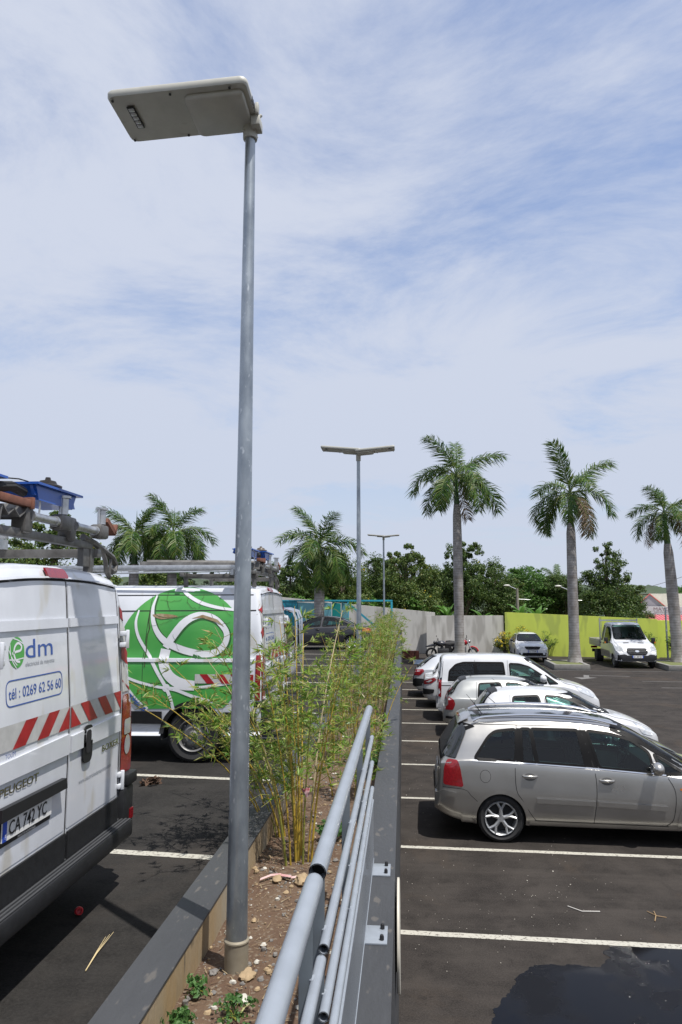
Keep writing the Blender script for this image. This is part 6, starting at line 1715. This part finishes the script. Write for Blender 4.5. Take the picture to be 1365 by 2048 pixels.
def crown_mesh(seed, lobes, leaf, mat_, nclump, per, flowers=0, elong=1.7):
    """lobes: (x, y, z, r, squash). clumps of leaves spread through the lobes, some gaps between"""
    rnd = random.Random(seed); b = MB(); fl = MB()
    tot = sum(l[3] ** 2 for l in lobes); cl = []
    for (x, y, z, r, sq) in lobes:
        for _ in range(max(3, int(nclump * r * r / tot))):
            d = Vector((rnd.gauss(0, 1), rnd.gauss(0, 1), rnd.gauss(0, 1))).normalized()
            k = .35 + .68 * rnd.random() ** .55
            c = Vector((x, y, z * ZS)) + Vector((d.x, d.y, d.z * min(1.2, sq * 2.1))) * r * k
            cl.append(c)
            leaves(b, c, r * rnd.uniform(.20, .40), per, leaf, rnd, elong, shell=.3)
            if flowers and rnd.random() < flowers: leaves(fl, c + d * r * .12, r * .10, 7, leaf * .8, rnd, 1.2)
    m = bpy.data.meshes.new('crown'); n = len(b.v)
    m.from_pydata([tuple(v) for v in b.v + fl.v], [], b.f + [[i + n for i in f] for f in fl.f])
    m.materials.append(mat_); m.materials.append(FLOW)
    m.polygons.foreach_set('material_index', [0] * len(b.f) + [1] * len(fl.f))
    return m, cl
def tree(x, y, z0, H, R, me_cl, label, group='trees beyond the walls', rz=0.0, name='broadleaf_tree', trunk=True):
    """crown meshes are made for a tree 1 m tall and 1 m in crown radius"""
    me, cl = me_cl
    if group == 'trees beyond the walls': H *= 1.13; R *= 1.06
    t = empty(name, (x, y, z0), rz, label, 'tree' if trunk else 'shrub', group)
    o = bpy.data.objects.new('crown', me); C.objects.link(o); o.parent = t; o.scale = (R, R, H / ZS)
    b = MB(); rnd = random.Random(int(x * 10)); r = .03 * H if trunk else .012 * H
    if trunk: b.tube([(0, 0, -.1), (.02 * R, 0, H * .22), (-.03 * R, .03 * R, H * .5), (0, 0, H * .8)], [r * 1.3, r, r * .7, r * .2], n=10)
    for c in rnd.sample(cl, min(len(cl), 12)):
        e = Vector((c.x * R, c.y * R, c.z * H / ZS)); s = Vector((0, 0, H * (min(.6, c.z / ZS * .55) if trunk else 0.0)))
        b.tube([s, s.lerp(e, .5) + Vector((0, 0, .04 * H)), e], [r * .5, r * .3, r * .08], n=6)
    b.build('trunk', BARK, t)
    return t
ROUND = [(0, 0, .62, .62, .55), (.45, .1, .52, .5, .5), (-.45, -.1, .50, .52, .5), (.1, -.4, .45, .5, .5), (-.15, .35, .72, .38, .5), (.25, .2, .78, .34, .45)]
CONE = [(0, 0, .25, .8, .25), (.1, 0, .45, .65, .25), (-.15, .1, .6, .5, .22), (.1, -.05, .75, .40, .3), (.0, .05, .86, .28, .4), (-.45, 0, .42, .4, .22), (.45, -.1, .62, .32, .22), (.5, .1, .3, .42, .2)]
SPREAD = [(0, 0, .55, .6, .5), (.55, 0, .5, .42, .45), (-.55, .1, .55, .42, .45), (.2, -.3, .35, .6, .4), (-.3, .2, .78, .30, .4), (.35, .1, .76, .36, .4), (-.1, -.2, .82, .30, .4), (.7, .1, .62, .3, .4)]
BUSH = [(0, 0, .42, .6, .6), (.5, .1, .36, .5, .6), (-.5, -.1, .34, .5, .6), (.1, -.3, .55, .4, .6), (-.2, .2, .68, .32, .6)]
cm_dark = crown_mesh(1, SPREAD, .055, L_DARK, 210, 110, .05)
cm_dark2 = crown_mesh(2, ROUND, .052, L_DARK, 200, 110)
cm_cone = crown_mesh(3, CONE, .052, L_DARK, 260, 110, .02)
cm_yel = crown_mesh(4, SPREAD, .055, L_YEL, 210, 110, .10)
cm_yel2 = crown_mesh(5, ROUND, .055, L_YEL, 200, 110, .08)
cm_bri = crown_mesh(6, ROUND, .055, L_BRI, 240, 90)
cm_bush = crown_mesh(7, BUSH, .10, leaf_mat('bush_leaf', [(.05, .13, .018), (.09, .20, .028), (.13, .26, .04), (.07, .16, .022)]), 150, 60)
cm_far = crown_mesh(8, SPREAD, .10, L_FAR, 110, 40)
tree(15.9, 58, 0, 7.5, 2.6, cm_cone, 'dark pointed tree right of the middle palm, above the lime wall', rz=.4)
tree(11.3, 64, 0, 6.3, 3.6, cm_bri, 'bright green round topped tree behind the first road lamp', rz=1.1)
tree(4.5, 54, 0, 7.6, 2.5, cm_dark, 'tall dark tree directly behind the tallest palm', rz=2.0)
tree(6.9, 55, 0, 6.4, 2.2, cm_dark2, 'dark tree close right of the tallest palm', rz=.9)
tree(.3, 50.5, 0, 7.0, 2.3, cm_yel, 'tree with yellow blossoms behind the farthest lamp, left of the tallest palm', rz=.3)
tree(-4.2, 52, 0, 6.8, 2.4, cm_yel2, 'blossoming tree between the short palm and the middle lamp', rz=1.9)
tree(-8.3, 53, 0, 6.2, 2.6, cm_dark, 'dark tree behind the short palm', rz=3.0)
tree(-2.0, 55, 0, 6.7, 2.2, cm_dark2, 'dark tree between the two double headed lamps', rz=4.0)
tree(8.0, 57, 0, 5.2, 2.0, cm_yel, 'low yellow flecked tree behind the grey and lime wall corner', rz=5.0)
tree(13.6, 62, 0, 5.6, 2.6, cm_dark2, 'dark tree filling the gap left of the pointed tree', rz=2.6)
tree(18.4, 60, 0, 4.6, 1.8, cm_dark, 'small dark tree right of the pointed tree beside the sign', rz=1.6)
tree(34.5, 92, 0, 5.2, 2.6, cm_bri, 'bright tree behind the workshop roof at the right edge', rz=.2)
tree(1.9, 58, 0, 5.4, 2.2, cm_dark, 'lower dark tree in the dip left of the tallest palm', rz=4.4)
tree(-18.5, 37.0, 0, 7.7, 3.3, cm_yel, 'big yellow green tree behind the roof rack of the nearest van', rz=.7)
tree(-23.5, 40, 0, 7.6, 3.6, cm_yel2, 'big yellow green tree at the left edge behind the nearest van', rz=2.4)
tree(-14.0, 41, 0, 5.3, 2.4, cm_yel, 'lower yellow green tree left of the palm pair', rz=3.9)
tree(-15.5, 47, 0, 5.8, 2.2, cm_bri, 'bright green tree between the two left palms', rz=1.2)
tree(-11.6, 50, 0, 5.2, 2.4, cm_dark2, 'dark tree right of the palm pair behind the green logo van', rz=.1)
tree(-6.2, 56, 0, 6.6, 2.4, cm_yel, 'tree filling the gap right of the short palm crown', rz=2.2)
tree(-.8, 60, 0, 6.9, 2.6, cm_dark, 'dark tree rising between the farthest lamp and the middle lamp', rz=.6)
tree(2.6, 62, 0, 6.2, 2.6, cm_yel2, 'tree with scattered blossoms left of the tallest palm trunk', rz=5.6)
tree(-10.6, 55, 0, 6.0, 2.6, cm_dark, 'dark tree above the rear rack of the green logo van', rz=1.4)
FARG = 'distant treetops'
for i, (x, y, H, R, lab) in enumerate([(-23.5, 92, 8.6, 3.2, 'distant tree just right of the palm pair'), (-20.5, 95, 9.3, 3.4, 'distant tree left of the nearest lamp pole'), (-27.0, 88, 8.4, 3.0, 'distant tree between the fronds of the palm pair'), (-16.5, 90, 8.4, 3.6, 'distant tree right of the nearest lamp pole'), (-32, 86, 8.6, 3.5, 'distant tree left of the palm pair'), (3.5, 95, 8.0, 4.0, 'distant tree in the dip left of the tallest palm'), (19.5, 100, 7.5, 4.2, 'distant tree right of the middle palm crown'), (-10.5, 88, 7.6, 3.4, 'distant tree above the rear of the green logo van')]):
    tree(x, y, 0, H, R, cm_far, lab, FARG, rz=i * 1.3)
SG = 'light green bushes behind the grey wall'
for i, (x, y, H, R, lab) in enumerate([(-1.5, 49.6, 4.7, 1.7, 'light green bush over the open end of the gate'), (.9, 49.2, 4.5, 1.6, 'light green bush above the step in the grey wall'), (2.5, 49.6, 3.7, 1.2, 'light green bush left of the tallest palm trunk'), (-4.9, 50.6, 4.8, 1.9, 'light green bush above the pale gate panels'), (-7.2, 51, 4.9, 1.9, 'light green bush right of the green logo van'), (-9.6, 49.8, 4.2, 1.8, 'light green bush behind the rear rack of the green logo van'), (-3.2, 50.2, 4.6, 1.5, 'light green bush beside the middle lamp pole')]):
    tree(x, y, 0, H, R, cm_bush, lab, SG, rz=i * 2.1, name='bush', trunk=False)
# coconut palm far behind the middle palm
palm(17.1, 82, 0, 5.2, .5, .16, .13, 2.3, 'small dark coconut palm far behind the middle right trunk', 'far palms', seed=21, nf=13, dry=0)
# banana plants
BAN = leaf_mat('banana_leaf', [(.06, .16, .025), (.09, .21, .035), (.12, .24, .05)], trans=.4, rough=.35)
def banana(x, y, h, label, seed):
    rnd = random.Random(seed)
    t = empty('banana_plant', (x, y, 0), rnd.random() * 6, label, 'plant', 'banana plants behind the wall')
    MB().tube([(0, 0, 0), (0, 0, h * .5), (0, 0, h * .7)], [.11, .09, .06], n=10).build('stem', mat('banana_stem', (.14, .17, .06), rough=.6, var=.3), t)
    for i in range(7):
        az = i * 2.4 + rnd.uniform(-.3, .3); el = radians(rnd.uniform(58, 86)); L_ = h * rnd.uniform(.30, .42); b = MB(); v = []
        n = 9
        for k in range(n + 1):
            s = k / n; a = el - 1.1 * s * s
            c = Vector((L_ * s * cos(el - .45 * s * s), 0, h * .62 + L_ * s * sin(el - .5 * s * s)))
            w = .15 * sin(pi * min(1, .08 + s * .92)) ** .7 * (1 if s < .98 else .3)
            v += [c + Vector((0, -w, -.05)), c, c + Vector((0, w, -.05))]
        b.add(v, [(3 * k + j, 3 * k + j + 1, 3 * k + j + 4, 3 * k + j + 3) for k in range(n) for j in (0, 1)])
        o = b.build('leaf', BAN, t); o.rotation_euler = (0, 0, az)
for a in ((3.0, 49.0, 3.5, 'banana plant just left of the tallest palm trunk', 1), (5.2, 48.6, 3.0, 'low banana plant right of the tallest palm trunk', 2), (7.75, 48.5, 3.55, 'banana plant above the grey and lime wall corner', 3), (8.9, 49, 3.3, 'banana plant behind the lime wall, beside the road lamp', 4)): banana(*a)
# flowering shrubs and climbers along the lime wall
def wall_shrub(x, y, W_, H, n, label, flowers, seed, leaf=.09):
    rnd = random.Random(seed); t = empty('flowering_shrub' if flowers else 'climbing_shrub', (x, y, 0), 0, label, 'shrub', 'shrubs along the lime wall')
    st = MB(); b = MB(); fl = MB()
    for i in range(n):
        a = rnd.uniform(-1, 1); e = Vector((a * W_, rnd.uniform(-.35, .1), H * (1 - .45 * abs(a)) * rnd.uniform(.55, 1.05)))
        m = Vector((a * W_ * .35, e.y * .5, e.z * .6))
        st.tube([(rnd.uniform(-.1, .1), 0, 0), m, e], [.016, .010, .004], n=5)
        for q in (m.lerp(e, .2), m.lerp(e, .55), e): leaves(b, q, .17, 15, leaf, rnd, 1.8)
        if flowers and rnd.random() < .8: leaves(fl, e + Vector((0, -.08, .05)), .12, 9, .085, rnd, 1.1)
        if flowers and rnd.random() < .5: leaves(fl, m.lerp(e, .4) + Vector((0, -.15, .05)), .10, 7, .085, rnd, 1.1)
    st.build('stem', BARK, t); b.build('foliage', L_YEL if flowers else L_BRI, t, smooth=False)
    if fl.v: fl.build('flowers', FLOW, t, smooth=False)
wall_shrub(6.3, 45.7, .75, 1.55, 34, 'yellow flowering bush left of the white crossover', True, 1)
wall_shrub(7.3, 45.9, .7, 1.9, 22, 'leafy bush rising behind the roof of the white crossover', True, 2)
wall_shrub(8.75, 45.5, .6, 1.75, 16, 'thin wispy climber on the lime wall right of the white crossover', False, 3, .075)
wall_shrub(14.3, 44.5, .55, 1.7, 16, 'wispy climber on the lime wall between truck and thin post', False, 4, .08)
wall_shrub(15.6, 43.6, .5, 1.9, 26, 'green climber at the right edge of the photo behind the third palm', False, 5)

# ------------------------------------------------------------------ bamboo in the planter
CULM = mat('bamboo_culm', (.34, .27, .045), rough=.4, col2=(.44, .28, .035), vscale=5, stretch=(1, 1, 3))
CULMG = mat('green_bamboo_culm', (.16, .19, .04), rough=.4, col2=(.26, .24, .045), vscale=5, stretch=(1, 1, 3))
CULMD = mat('dry_bamboo_culm', (.33, .27, .16), rough=.6, var=.2, vscale=5)
BLEAF = leaf_mat('bamboo_leaf', [(.065, .15, .02), (.13, .26, .03), (.20, .34, .04), (.28, .34, .055), (.11, .22, .03), (.45, .37, .17), (.22, .35, .045)], trans=.4, rough=.45)
def bleaf(b, p, d, l, rnd):
    s = d.cross(Vector((0, 0, 1)))
    s = s.normalized() if s.length > .01 else Vector((1, 0, 0))
    s = (Matrix.Rotation(rnd.uniform(-1.1, 1.1), 3, d) @ s)
    w = l * rnd.uniform(.06, .09); g = Vector((0, 0, -l * rnd.uniform(.05, .25)))
    b.add([p, p + d * l * .35 + s * w, p + d * l + g, p + d * l * .35 - s * w], [(0, 1, 2, 3)])
def bamboo_parts(seed, H, n, spread, dens, branch=.42, top_only=.25, leafl=.10, drift=0.0):
    rnd = random.Random(seed); culms = []; b = MB(); tw = MB()
    for i in range(n):
        az = rnd.uniform(0, 2 * pi); k = sqrt(rnd.random()); h = H * rnd.uniform(.68, 1.05)
        base = Vector((cos(az) * .16 * k, sin(az) * .22 * k, -.05)); out = Vector((cos(az), sin(az) * 1.1, 0)) * spread * k * rnd.uniform(.6, 1.2)
        pts = [base + (out + Vector((drift, 0, 0))) * (t * t * .75 + t * .25) + Vector((0, 0, h * t * (1 - .06 * t * k))) for t in np.linspace(0, 1, 9)]
        r = rnd.uniform(.0055, .0105)
        q = MB().tube(pts, [r * (1 - .75 * j / 8) for j in range(9)], n=7)
        L_ = h / 9
        for j in range(1, 8): q.tube([pts[j] - Vector((0, 0, .004)), pts[j] + Vector((0, 0, .004))], r * (1 - .7 * j / 8) * 1.35, n=7)
        culms.append((q, rnd.random()))
        for j in range(int(22 * dens)):
            t = top_only + (1 - top_only) * rnd.random() ** .8; f = t * 8; m = min(7, int(f)); p = pts[m].lerp(pts[m + 1], f - m)
            a = rnd.uniform(0, 2 * pi); bl = branch * (1.15 - .7 * t) * rnd.uniform(.5, 1.2); up = rnd.uniform(.15, .95)
            d = Vector((cos(a), sin(a), up)).normalized()
            e = p + d * bl + Vector((0, 0, -.25 * bl)); mid = p + d * bl * .55
            tw.tube([p, mid, e], [.003, .002, .001], n=3, cap=False)
            for s in range(rnd.randrange(2, 4)):
                q0 = p.lerp(mid, .4 + .6 * rnd.random()) if rnd.random() < .4 else mid.lerp(e, rnd.random())
                for _ in range(rnd.randrange(4, 8)):
                    dd = (d + Vector((rnd.gauss(0, .65), rnd.gauss(0, .65), rnd.gauss(0, .5) + .1))).normalized()
                    bleaf(b, q0, dd, leafl * rnd.uniform(.6, 1.3), rnd)
    return culms, tw, b
BAMBOO = {}
for key, args in dict(front=(31, 2.0, 15, .85, .55, .5, .30, .085), a=(32, 1.65, 13, .45, .46, .42, .34, .085), b=(33, 1.6, 13, .45, .48, .42, .34, .085), c=(34, 1.8, 12, .42, .46, .42, .34, .085), low=(35, 1.0, 8, .4, .7, .36, .2, .08), lean=(36, 1.5, 13, .75, .8, .55, .25, .085, -.55)).items():
    cu, tw, lf = bamboo_parts(*args)
    meshes = []
    for q, k in cu:
        o = q.build('culm', CULM if k < .55 else (CULMG if k < .85 else CULMD)); meshes.append(o.data); bpy.data.objects.remove(o)
    o = tw.build('twigs', CULMG); tm = o.data; bpy.data.objects.remove(o)
    o = lf.build('foliage', BLEAF, smooth=False); fm = o.data; bpy.data.objects.remove(o)
    BAMBOO[key] = (meshes, tm, fm)
def bamboo(key, x, y, rz, s, label):
    t = empty('bamboo_plant', (x, y, soil_z(x, y)), rz, label, 'bamboo', 'bamboo clumps in the planter')
    t.scale = (s, s, s)
    ms, tm, fm = BAMBOO[key]
    for n_, me in [('culm', m) for m in ms] + [('twigs', tm), ('foliage', fm)]:
        o = bpy.data.objects.new(n_, me); C.objects.link(o); o.parent = t
        if n_ == 'twigs': o['kind'] = 'stuff'
bamboo('front', -.80, 5.75, .0, 1.0, 'nearest bamboo clump with yellow stems, right of the lamp base')
bamboo('lean', -1.02, 6.45, 0, 1.0, 'leafy bamboo leaning far over the kerb behind the lamp pole')
bamboo('low', -.62, 7.6, 2.2, .9, 'low bamboo sprouts behind the middle of the railing section')
for i, (k, x, y, rz, s, lab) in enumerate([
    ('a', -.86, 9.2, .7, .95, 'second bamboo clump on the kerb side'), ('b', -.50, 10.2, 2.0, 1.0, 'bamboo clump against the wall just beyond the railing end'),
    ('c', -.88, 11.8, 3.1, .95, 'bamboo clump half way to the middle lamp, kerb side'), ('low', -.44, 13.4, .4, 1.1, 'short bamboo overhanging the wall top before the middle lamp'),
    ('b', -.48, 16.0, 5.2, 1.0, 'bamboo clump just behind the middle lamp pole'),
    ('a', -.48, 20.5, 2.5, .95, 'bamboo clump at the wall beside the white hatchback with bustle tail'),
    ('b', -.82, 23.0, 3.3, 1.0, 'bamboo clump opposite the bustle tail hatchback, kerb side'), ('c', -.5, 25.5, .2, .95, 'bamboo clump opposite the farthest car in the right row'),
    ('a', -.8, 28.5, 4.6, .95, 'bamboo clump in the far third of the planter'), ('b', -.5, 31.5, 1.7, 1.05, 'bamboo clump beside the rear of the black saloon'),
    ('c', -.8, 34.0, 2.9, 1.0, 'bamboo clump at the foot of the farthest lamp'), ('a', -.5, 37.5, .9, 1.05, 'last bamboo clump near the end pier of the wall')]):
    bamboo(k, x, y, rz, s, lab)

# ------------------------------------------------------------------ small things on the ground
rnd = random.Random(9)
ST = [mat('grey_stone', (.16, .15, .14), rough=.9, var=.3, vscale=20), mat('tan_stone', (.30, .22, .13), rough=.9, var=.25, vscale=15), mat('pale_stone', (.45, .43, .38), rough=.9, var=.2, vscale=20)]
for mi, (m, n_) in enumerate(zip(ST, (1700, 800, 260))):
    b = MB()
    for _ in range(n_):
        y = 2.5 + 12 * rnd.random() ** 1.7; x = rnd.uniform(-1.12, -.29); r = .004 + .017 * rnd.random() ** 4
        b.blob((x, y, soil_z(x, y) + r * .25), r, seed=rnd.randrange(999), amp=.5, n=7, sq=(1, rnd.uniform(.7, 1.3), .7))
    tag(b.build(('gravel', 'tan_gravel', 'pale_gravel')[mi], m), ('dark grey gravel strewn over the planter soil', 'tan gravel strewn over the planter soil', 'pale gravel strewn over the planter soil')[mi], 'gravel', kind='stuff')
b = MB()
for _ in range(2600):
    y = 2.5 + 24 * rnd.random() ** 1.6; x = rnd.uniform(-1.1, -.3); a = rnd.uniform(0, pi); l = rnd.uniform(.015, .07) * (1.6 if rnd.random() < .06 else 1); w = rnd.uniform(.0008, .0035)
    d = Vector((cos(a), sin(a), rnd.uniform(-.1, .2))); s = Vector((-sin(a), cos(a), 0)) * w; p = Vector((x, y, soil_z(x, y) + .012))
    b.add([p - d * l / 2 - s, p + d * l / 2 - s * .3, p + d * l / 2 + s * .3, p - d * l / 2 + s], [(0, 1, 2, 3)])
tag(b.build('leaf_litter', leaf_mat('dry_litter', [(.22, .16, .09), (.36, .29, .18), (.13, .085, .05), (.28, .21, .12)], trans=.1, rough=.9), smooth=False), 'dry bamboo leaf litter on the planter soil', 'litter', kind='stuff')
b = MB()
for _ in range(2600):
    y = 10 + 30 * rnd.random(); x = rnd.uniform(-1.1, -.3); p = Vector((x, y, soil_z(x, y)))
    d = Vector((rnd.gauss(0, .5), rnd.gauss(0, .5), 1)).normalized(); l = rnd.uniform(.06, .2); s = d.orthogonal().normalized() * .006
    b.add([p - s, p + s, p + d * l], [(0, 1, 2)])
tag(b.build('ground_cover', leaf_mat('weed_grass', [(.07, .13, .03), (.12, .17, .05), (.22, .19, .09)], trans=.3), smooth=False), 'low grass and weeds under the far bamboo', 'grass', kind='stuff')
def stone(x, y, r, m, label, seed):
    o = MB().blob((0, 0, 0), r, seed=seed, amp=.45, n=18, sq=(1, 1.2, .66)).build('stone', m)
    o.location = (x, y, soil_z(x, y) + r * .4); tag(o, label, 'stone', 'larger stones in the planter')
stone(-.83, 3.98, .040, ST[1], 'tan stone touching the lamp base', 1)
stone(-.72, 5.25, .055, ST[1], 'flat tan stone before the nearest bamboo clump', 2)
stone(-.90, 5.30, .035, ST[1], 'small tan stone left of the nearest bamboo stems', 3)
stone(-1.07, 4.55, .022, ST[2], 'small white stone beside the kerb, left of the lamp', 4)
stone(-1.02, 4.02, .022, ST[0], 'grey stone left of the lamp base', 5)
stone(-.80, 3.75, .030, ST[2], 'pale flat stone in front of the lamp base', 6)
WEED = leaf_mat('weed_leaf', [(.05, .13, .03), (.08, .18, .05), (.11, .20, .06)], trans=.35)
def weed(x, y, R, H, n, leaf, label, seed, elong=1.5):
    rnd = random.Random(seed); t = empty('weed', (x, y, soil_z(x, y)), 0, label, 'weed', 'small weeds in the planter')
    st = MB(); b = MB()
    for i in range(n):
        a = rnd.uniform(0, 2 * pi); k = sqrt(rnd.random()); e = Vector((cos(a) * R * k, sin(a) * R * k, H * (1.1 - .6 * k) * rnd.uniform(.5, 1)))
        st.tube([(0, 0, 0), e * .5 + Vector((0, 0, H * .15)), e], .002, n=4)
        for q in (e, e * .7 + Vector((0, 0, .02))): leaves(b, q, leaf * 1.2, 6, leaf, rnd, elong, sq=(1, 1, .5), shell=.2)
    st.build('stem', CULMG, t); b.build('foliage', WEED, t, smooth=False)
weed(-.80, 3.60, .11, .11, 18, .024, 'small round leaved weed on the bare soil in front of the lamp', 1)
weed(-1.06, 3.80, .05, .11, 12, .032, 'broad leaved weed at the foot of the kerb, left of the lamp', 2, 1.8)
weed(-1.05, 3.50, .06, .11, 18, .036, 'dense green weed at the foot of the kerb near the bottom edge', 3, 1.8)
weed(-.72, 3.42, .10, .10, 14, .028, 'tiny weed at the bottom edge beside the railing', 4)
weed(-.62, 6.3, .15, .2, 24, .04, 'green weed behind the nearest bamboo clump', 5)
weed(-.36, 8.6, .12, .45, 30, .05, 'leafy weed at the wall beside the railing end', 6, 2.6)
# litter on the terrace
o = MB().lathe([(.024, 0), (.026, .004), (.026, .038), (.022, .045), (.017, .045), (.015, .012), (.001, .010)], n=18).build('bottle_cap', mat('red_plastic', (.55, .02, .03), rough=.35))
o.location = (-2.13, 4.82, LZ + .026); o.rotation_euler = (radians(75), 0, .6); tag(o, 'red plastic cap lying on the dark asphalt behind the nearest van', 'cap')
b = MB()
for k in range(3): b.tube([(-1.76, 4.11, LZ + .010), (-1.785 + .003 * k, 4.30, LZ + .014), (-1.81 + .018 * k, 4.50 + .015 * k, LZ + .016 + .008 * k)], [.003, .0025, .0012], n=5)
tag(b.build('straw_stalk', mat('straw', (.50, .40, .22), rough=.8)), 'pale dry straw stalk on the dark asphalt by the kerb', 'straw')
b = MB(); rnd = random.Random(3)
for k in range(9): leaves(b, Vector((-2.83 + rnd.uniform(-.1, .12), 8.14 + rnd.uniform(-.06, .06), LZ + .035)), .05, 4, .10, rnd, 2.0)
tag(b.build('dry_leaf_heap', mat('dead_leaf', (.07, .04, .025), rough=.9, var=.4), smooth=False), 'crumpled dead leaves on the asphalt below the green logo van', 'leaves')
# specks of litter on the right lot
b = MB(); rnd = random.Random(12)
for _ in range(260):
    y = 8.6 + rnd.gauss(0, .8) if rnd.random() < .35 else rnd.uniform(6.5, 19); x = (1.5 + rnd.gauss(0, .5)) if y < 9.5 and rnd.random() < .5 else rnd.uniform(.0, 3.0) * rnd.random(); r = rnd.uniform(.002, .006) + (.006 if rnd.random() < .06 else 0)
    b.blob((x, y, .004), r, seed=rnd.randrange(99), amp=.6, n=5, sq=(1, rnd.uniform(.5, 1.4), .5))
tag(b.build('litter_specks', mat('litter_speck', (.42, .39, .34), rough=.9, var=.3, vscale=50)), 'pale specks of grit and litter on the brownish asphalt', 'litter', kind='stuff')
b = MB().tube([(1.74, 8.42, .008), (1.86, 8.30, .008), (2.05, 8.31, .008)], .006, n=6)
tag(b.build('white_twig', mat('white_twig', (.5, .48, .45), rough=.8)), 'bent white twig on the asphalt of the empty right bay', 'twig')
b = MB().tube([(2.62, 8.36, .01), (2.60, 8.24, .015), (2.55, 8.12, .008)], .005, n=5); b.tube([(2.60, 8.24, .015), (2.70, 8.22, .008)], .004, n=5); b.tube([(2.60, 8.25, .015), (2.55, 8.36, .008)], .004, n=5)
tag(b.build('dry_twig', mat('dry_twig', (.28, .19, .10), rough=.9)), 'brown forked twig on the asphalt right of the white twig', 'twig')
# red and white tape scrap, rag on the bamboo
b = MB()
pts = [(-1.02, 5.28), (-.95, 5.34), (-.88, 5.33), (-.80, 5.28), (-.74, 5.27)]
for i, (p, q) in enumerate(zip(pts[:-1], pts[1:])):
    z = soil_z(*p) + .02; b.add([(p[0], p[1] - .012, z), (q[0], q[1] - .012, z + .01), (q[0], q[1] + .012, z + .016), (p[0], p[1] + .012, z + .006)], [(0, 1, 2, 3)])
tag(b.build('tape_scrap', mat('red_tape_scrap', (.40, .02, .04), rough=.5, col2=(.6, .55, .52), vscale=4, detail=0), smooth=False), 'red and white tape scrap on the soil before the bamboo', 'tape')
o = MB().blob((-.74, 5.62, 1.84), .026, seed=5, amp=.9, n=10, sq=(.9, .6, 1.2)).build('rag', mat('red_white_rag', (.26, .02, .03), rough=.8, col2=(.42, .36, .36), vscale=30))
tag(o, 'small red and white rag caught on the bamboo stems', 'rag')
t = empty('brick_stack', (.35, 43.2, 0), .1, 'low stack of red brown bricks by the grey wall', 'bricks')
b = MB(); rnd = random.Random(2)
for k in range(5):
    for j in range(4): b.box(-.55 + .28 * j + rnd.uniform(-.02, .02), -.29 + .28 * j, -.2, .2 + rnd.uniform(-.02, .02), .09 * k, .09 * k + .085)
b.build('bricks', mat('red_brick', (.13, .045, .03), rough=.9, var=.35, vscale=4), t, bevel=.006)
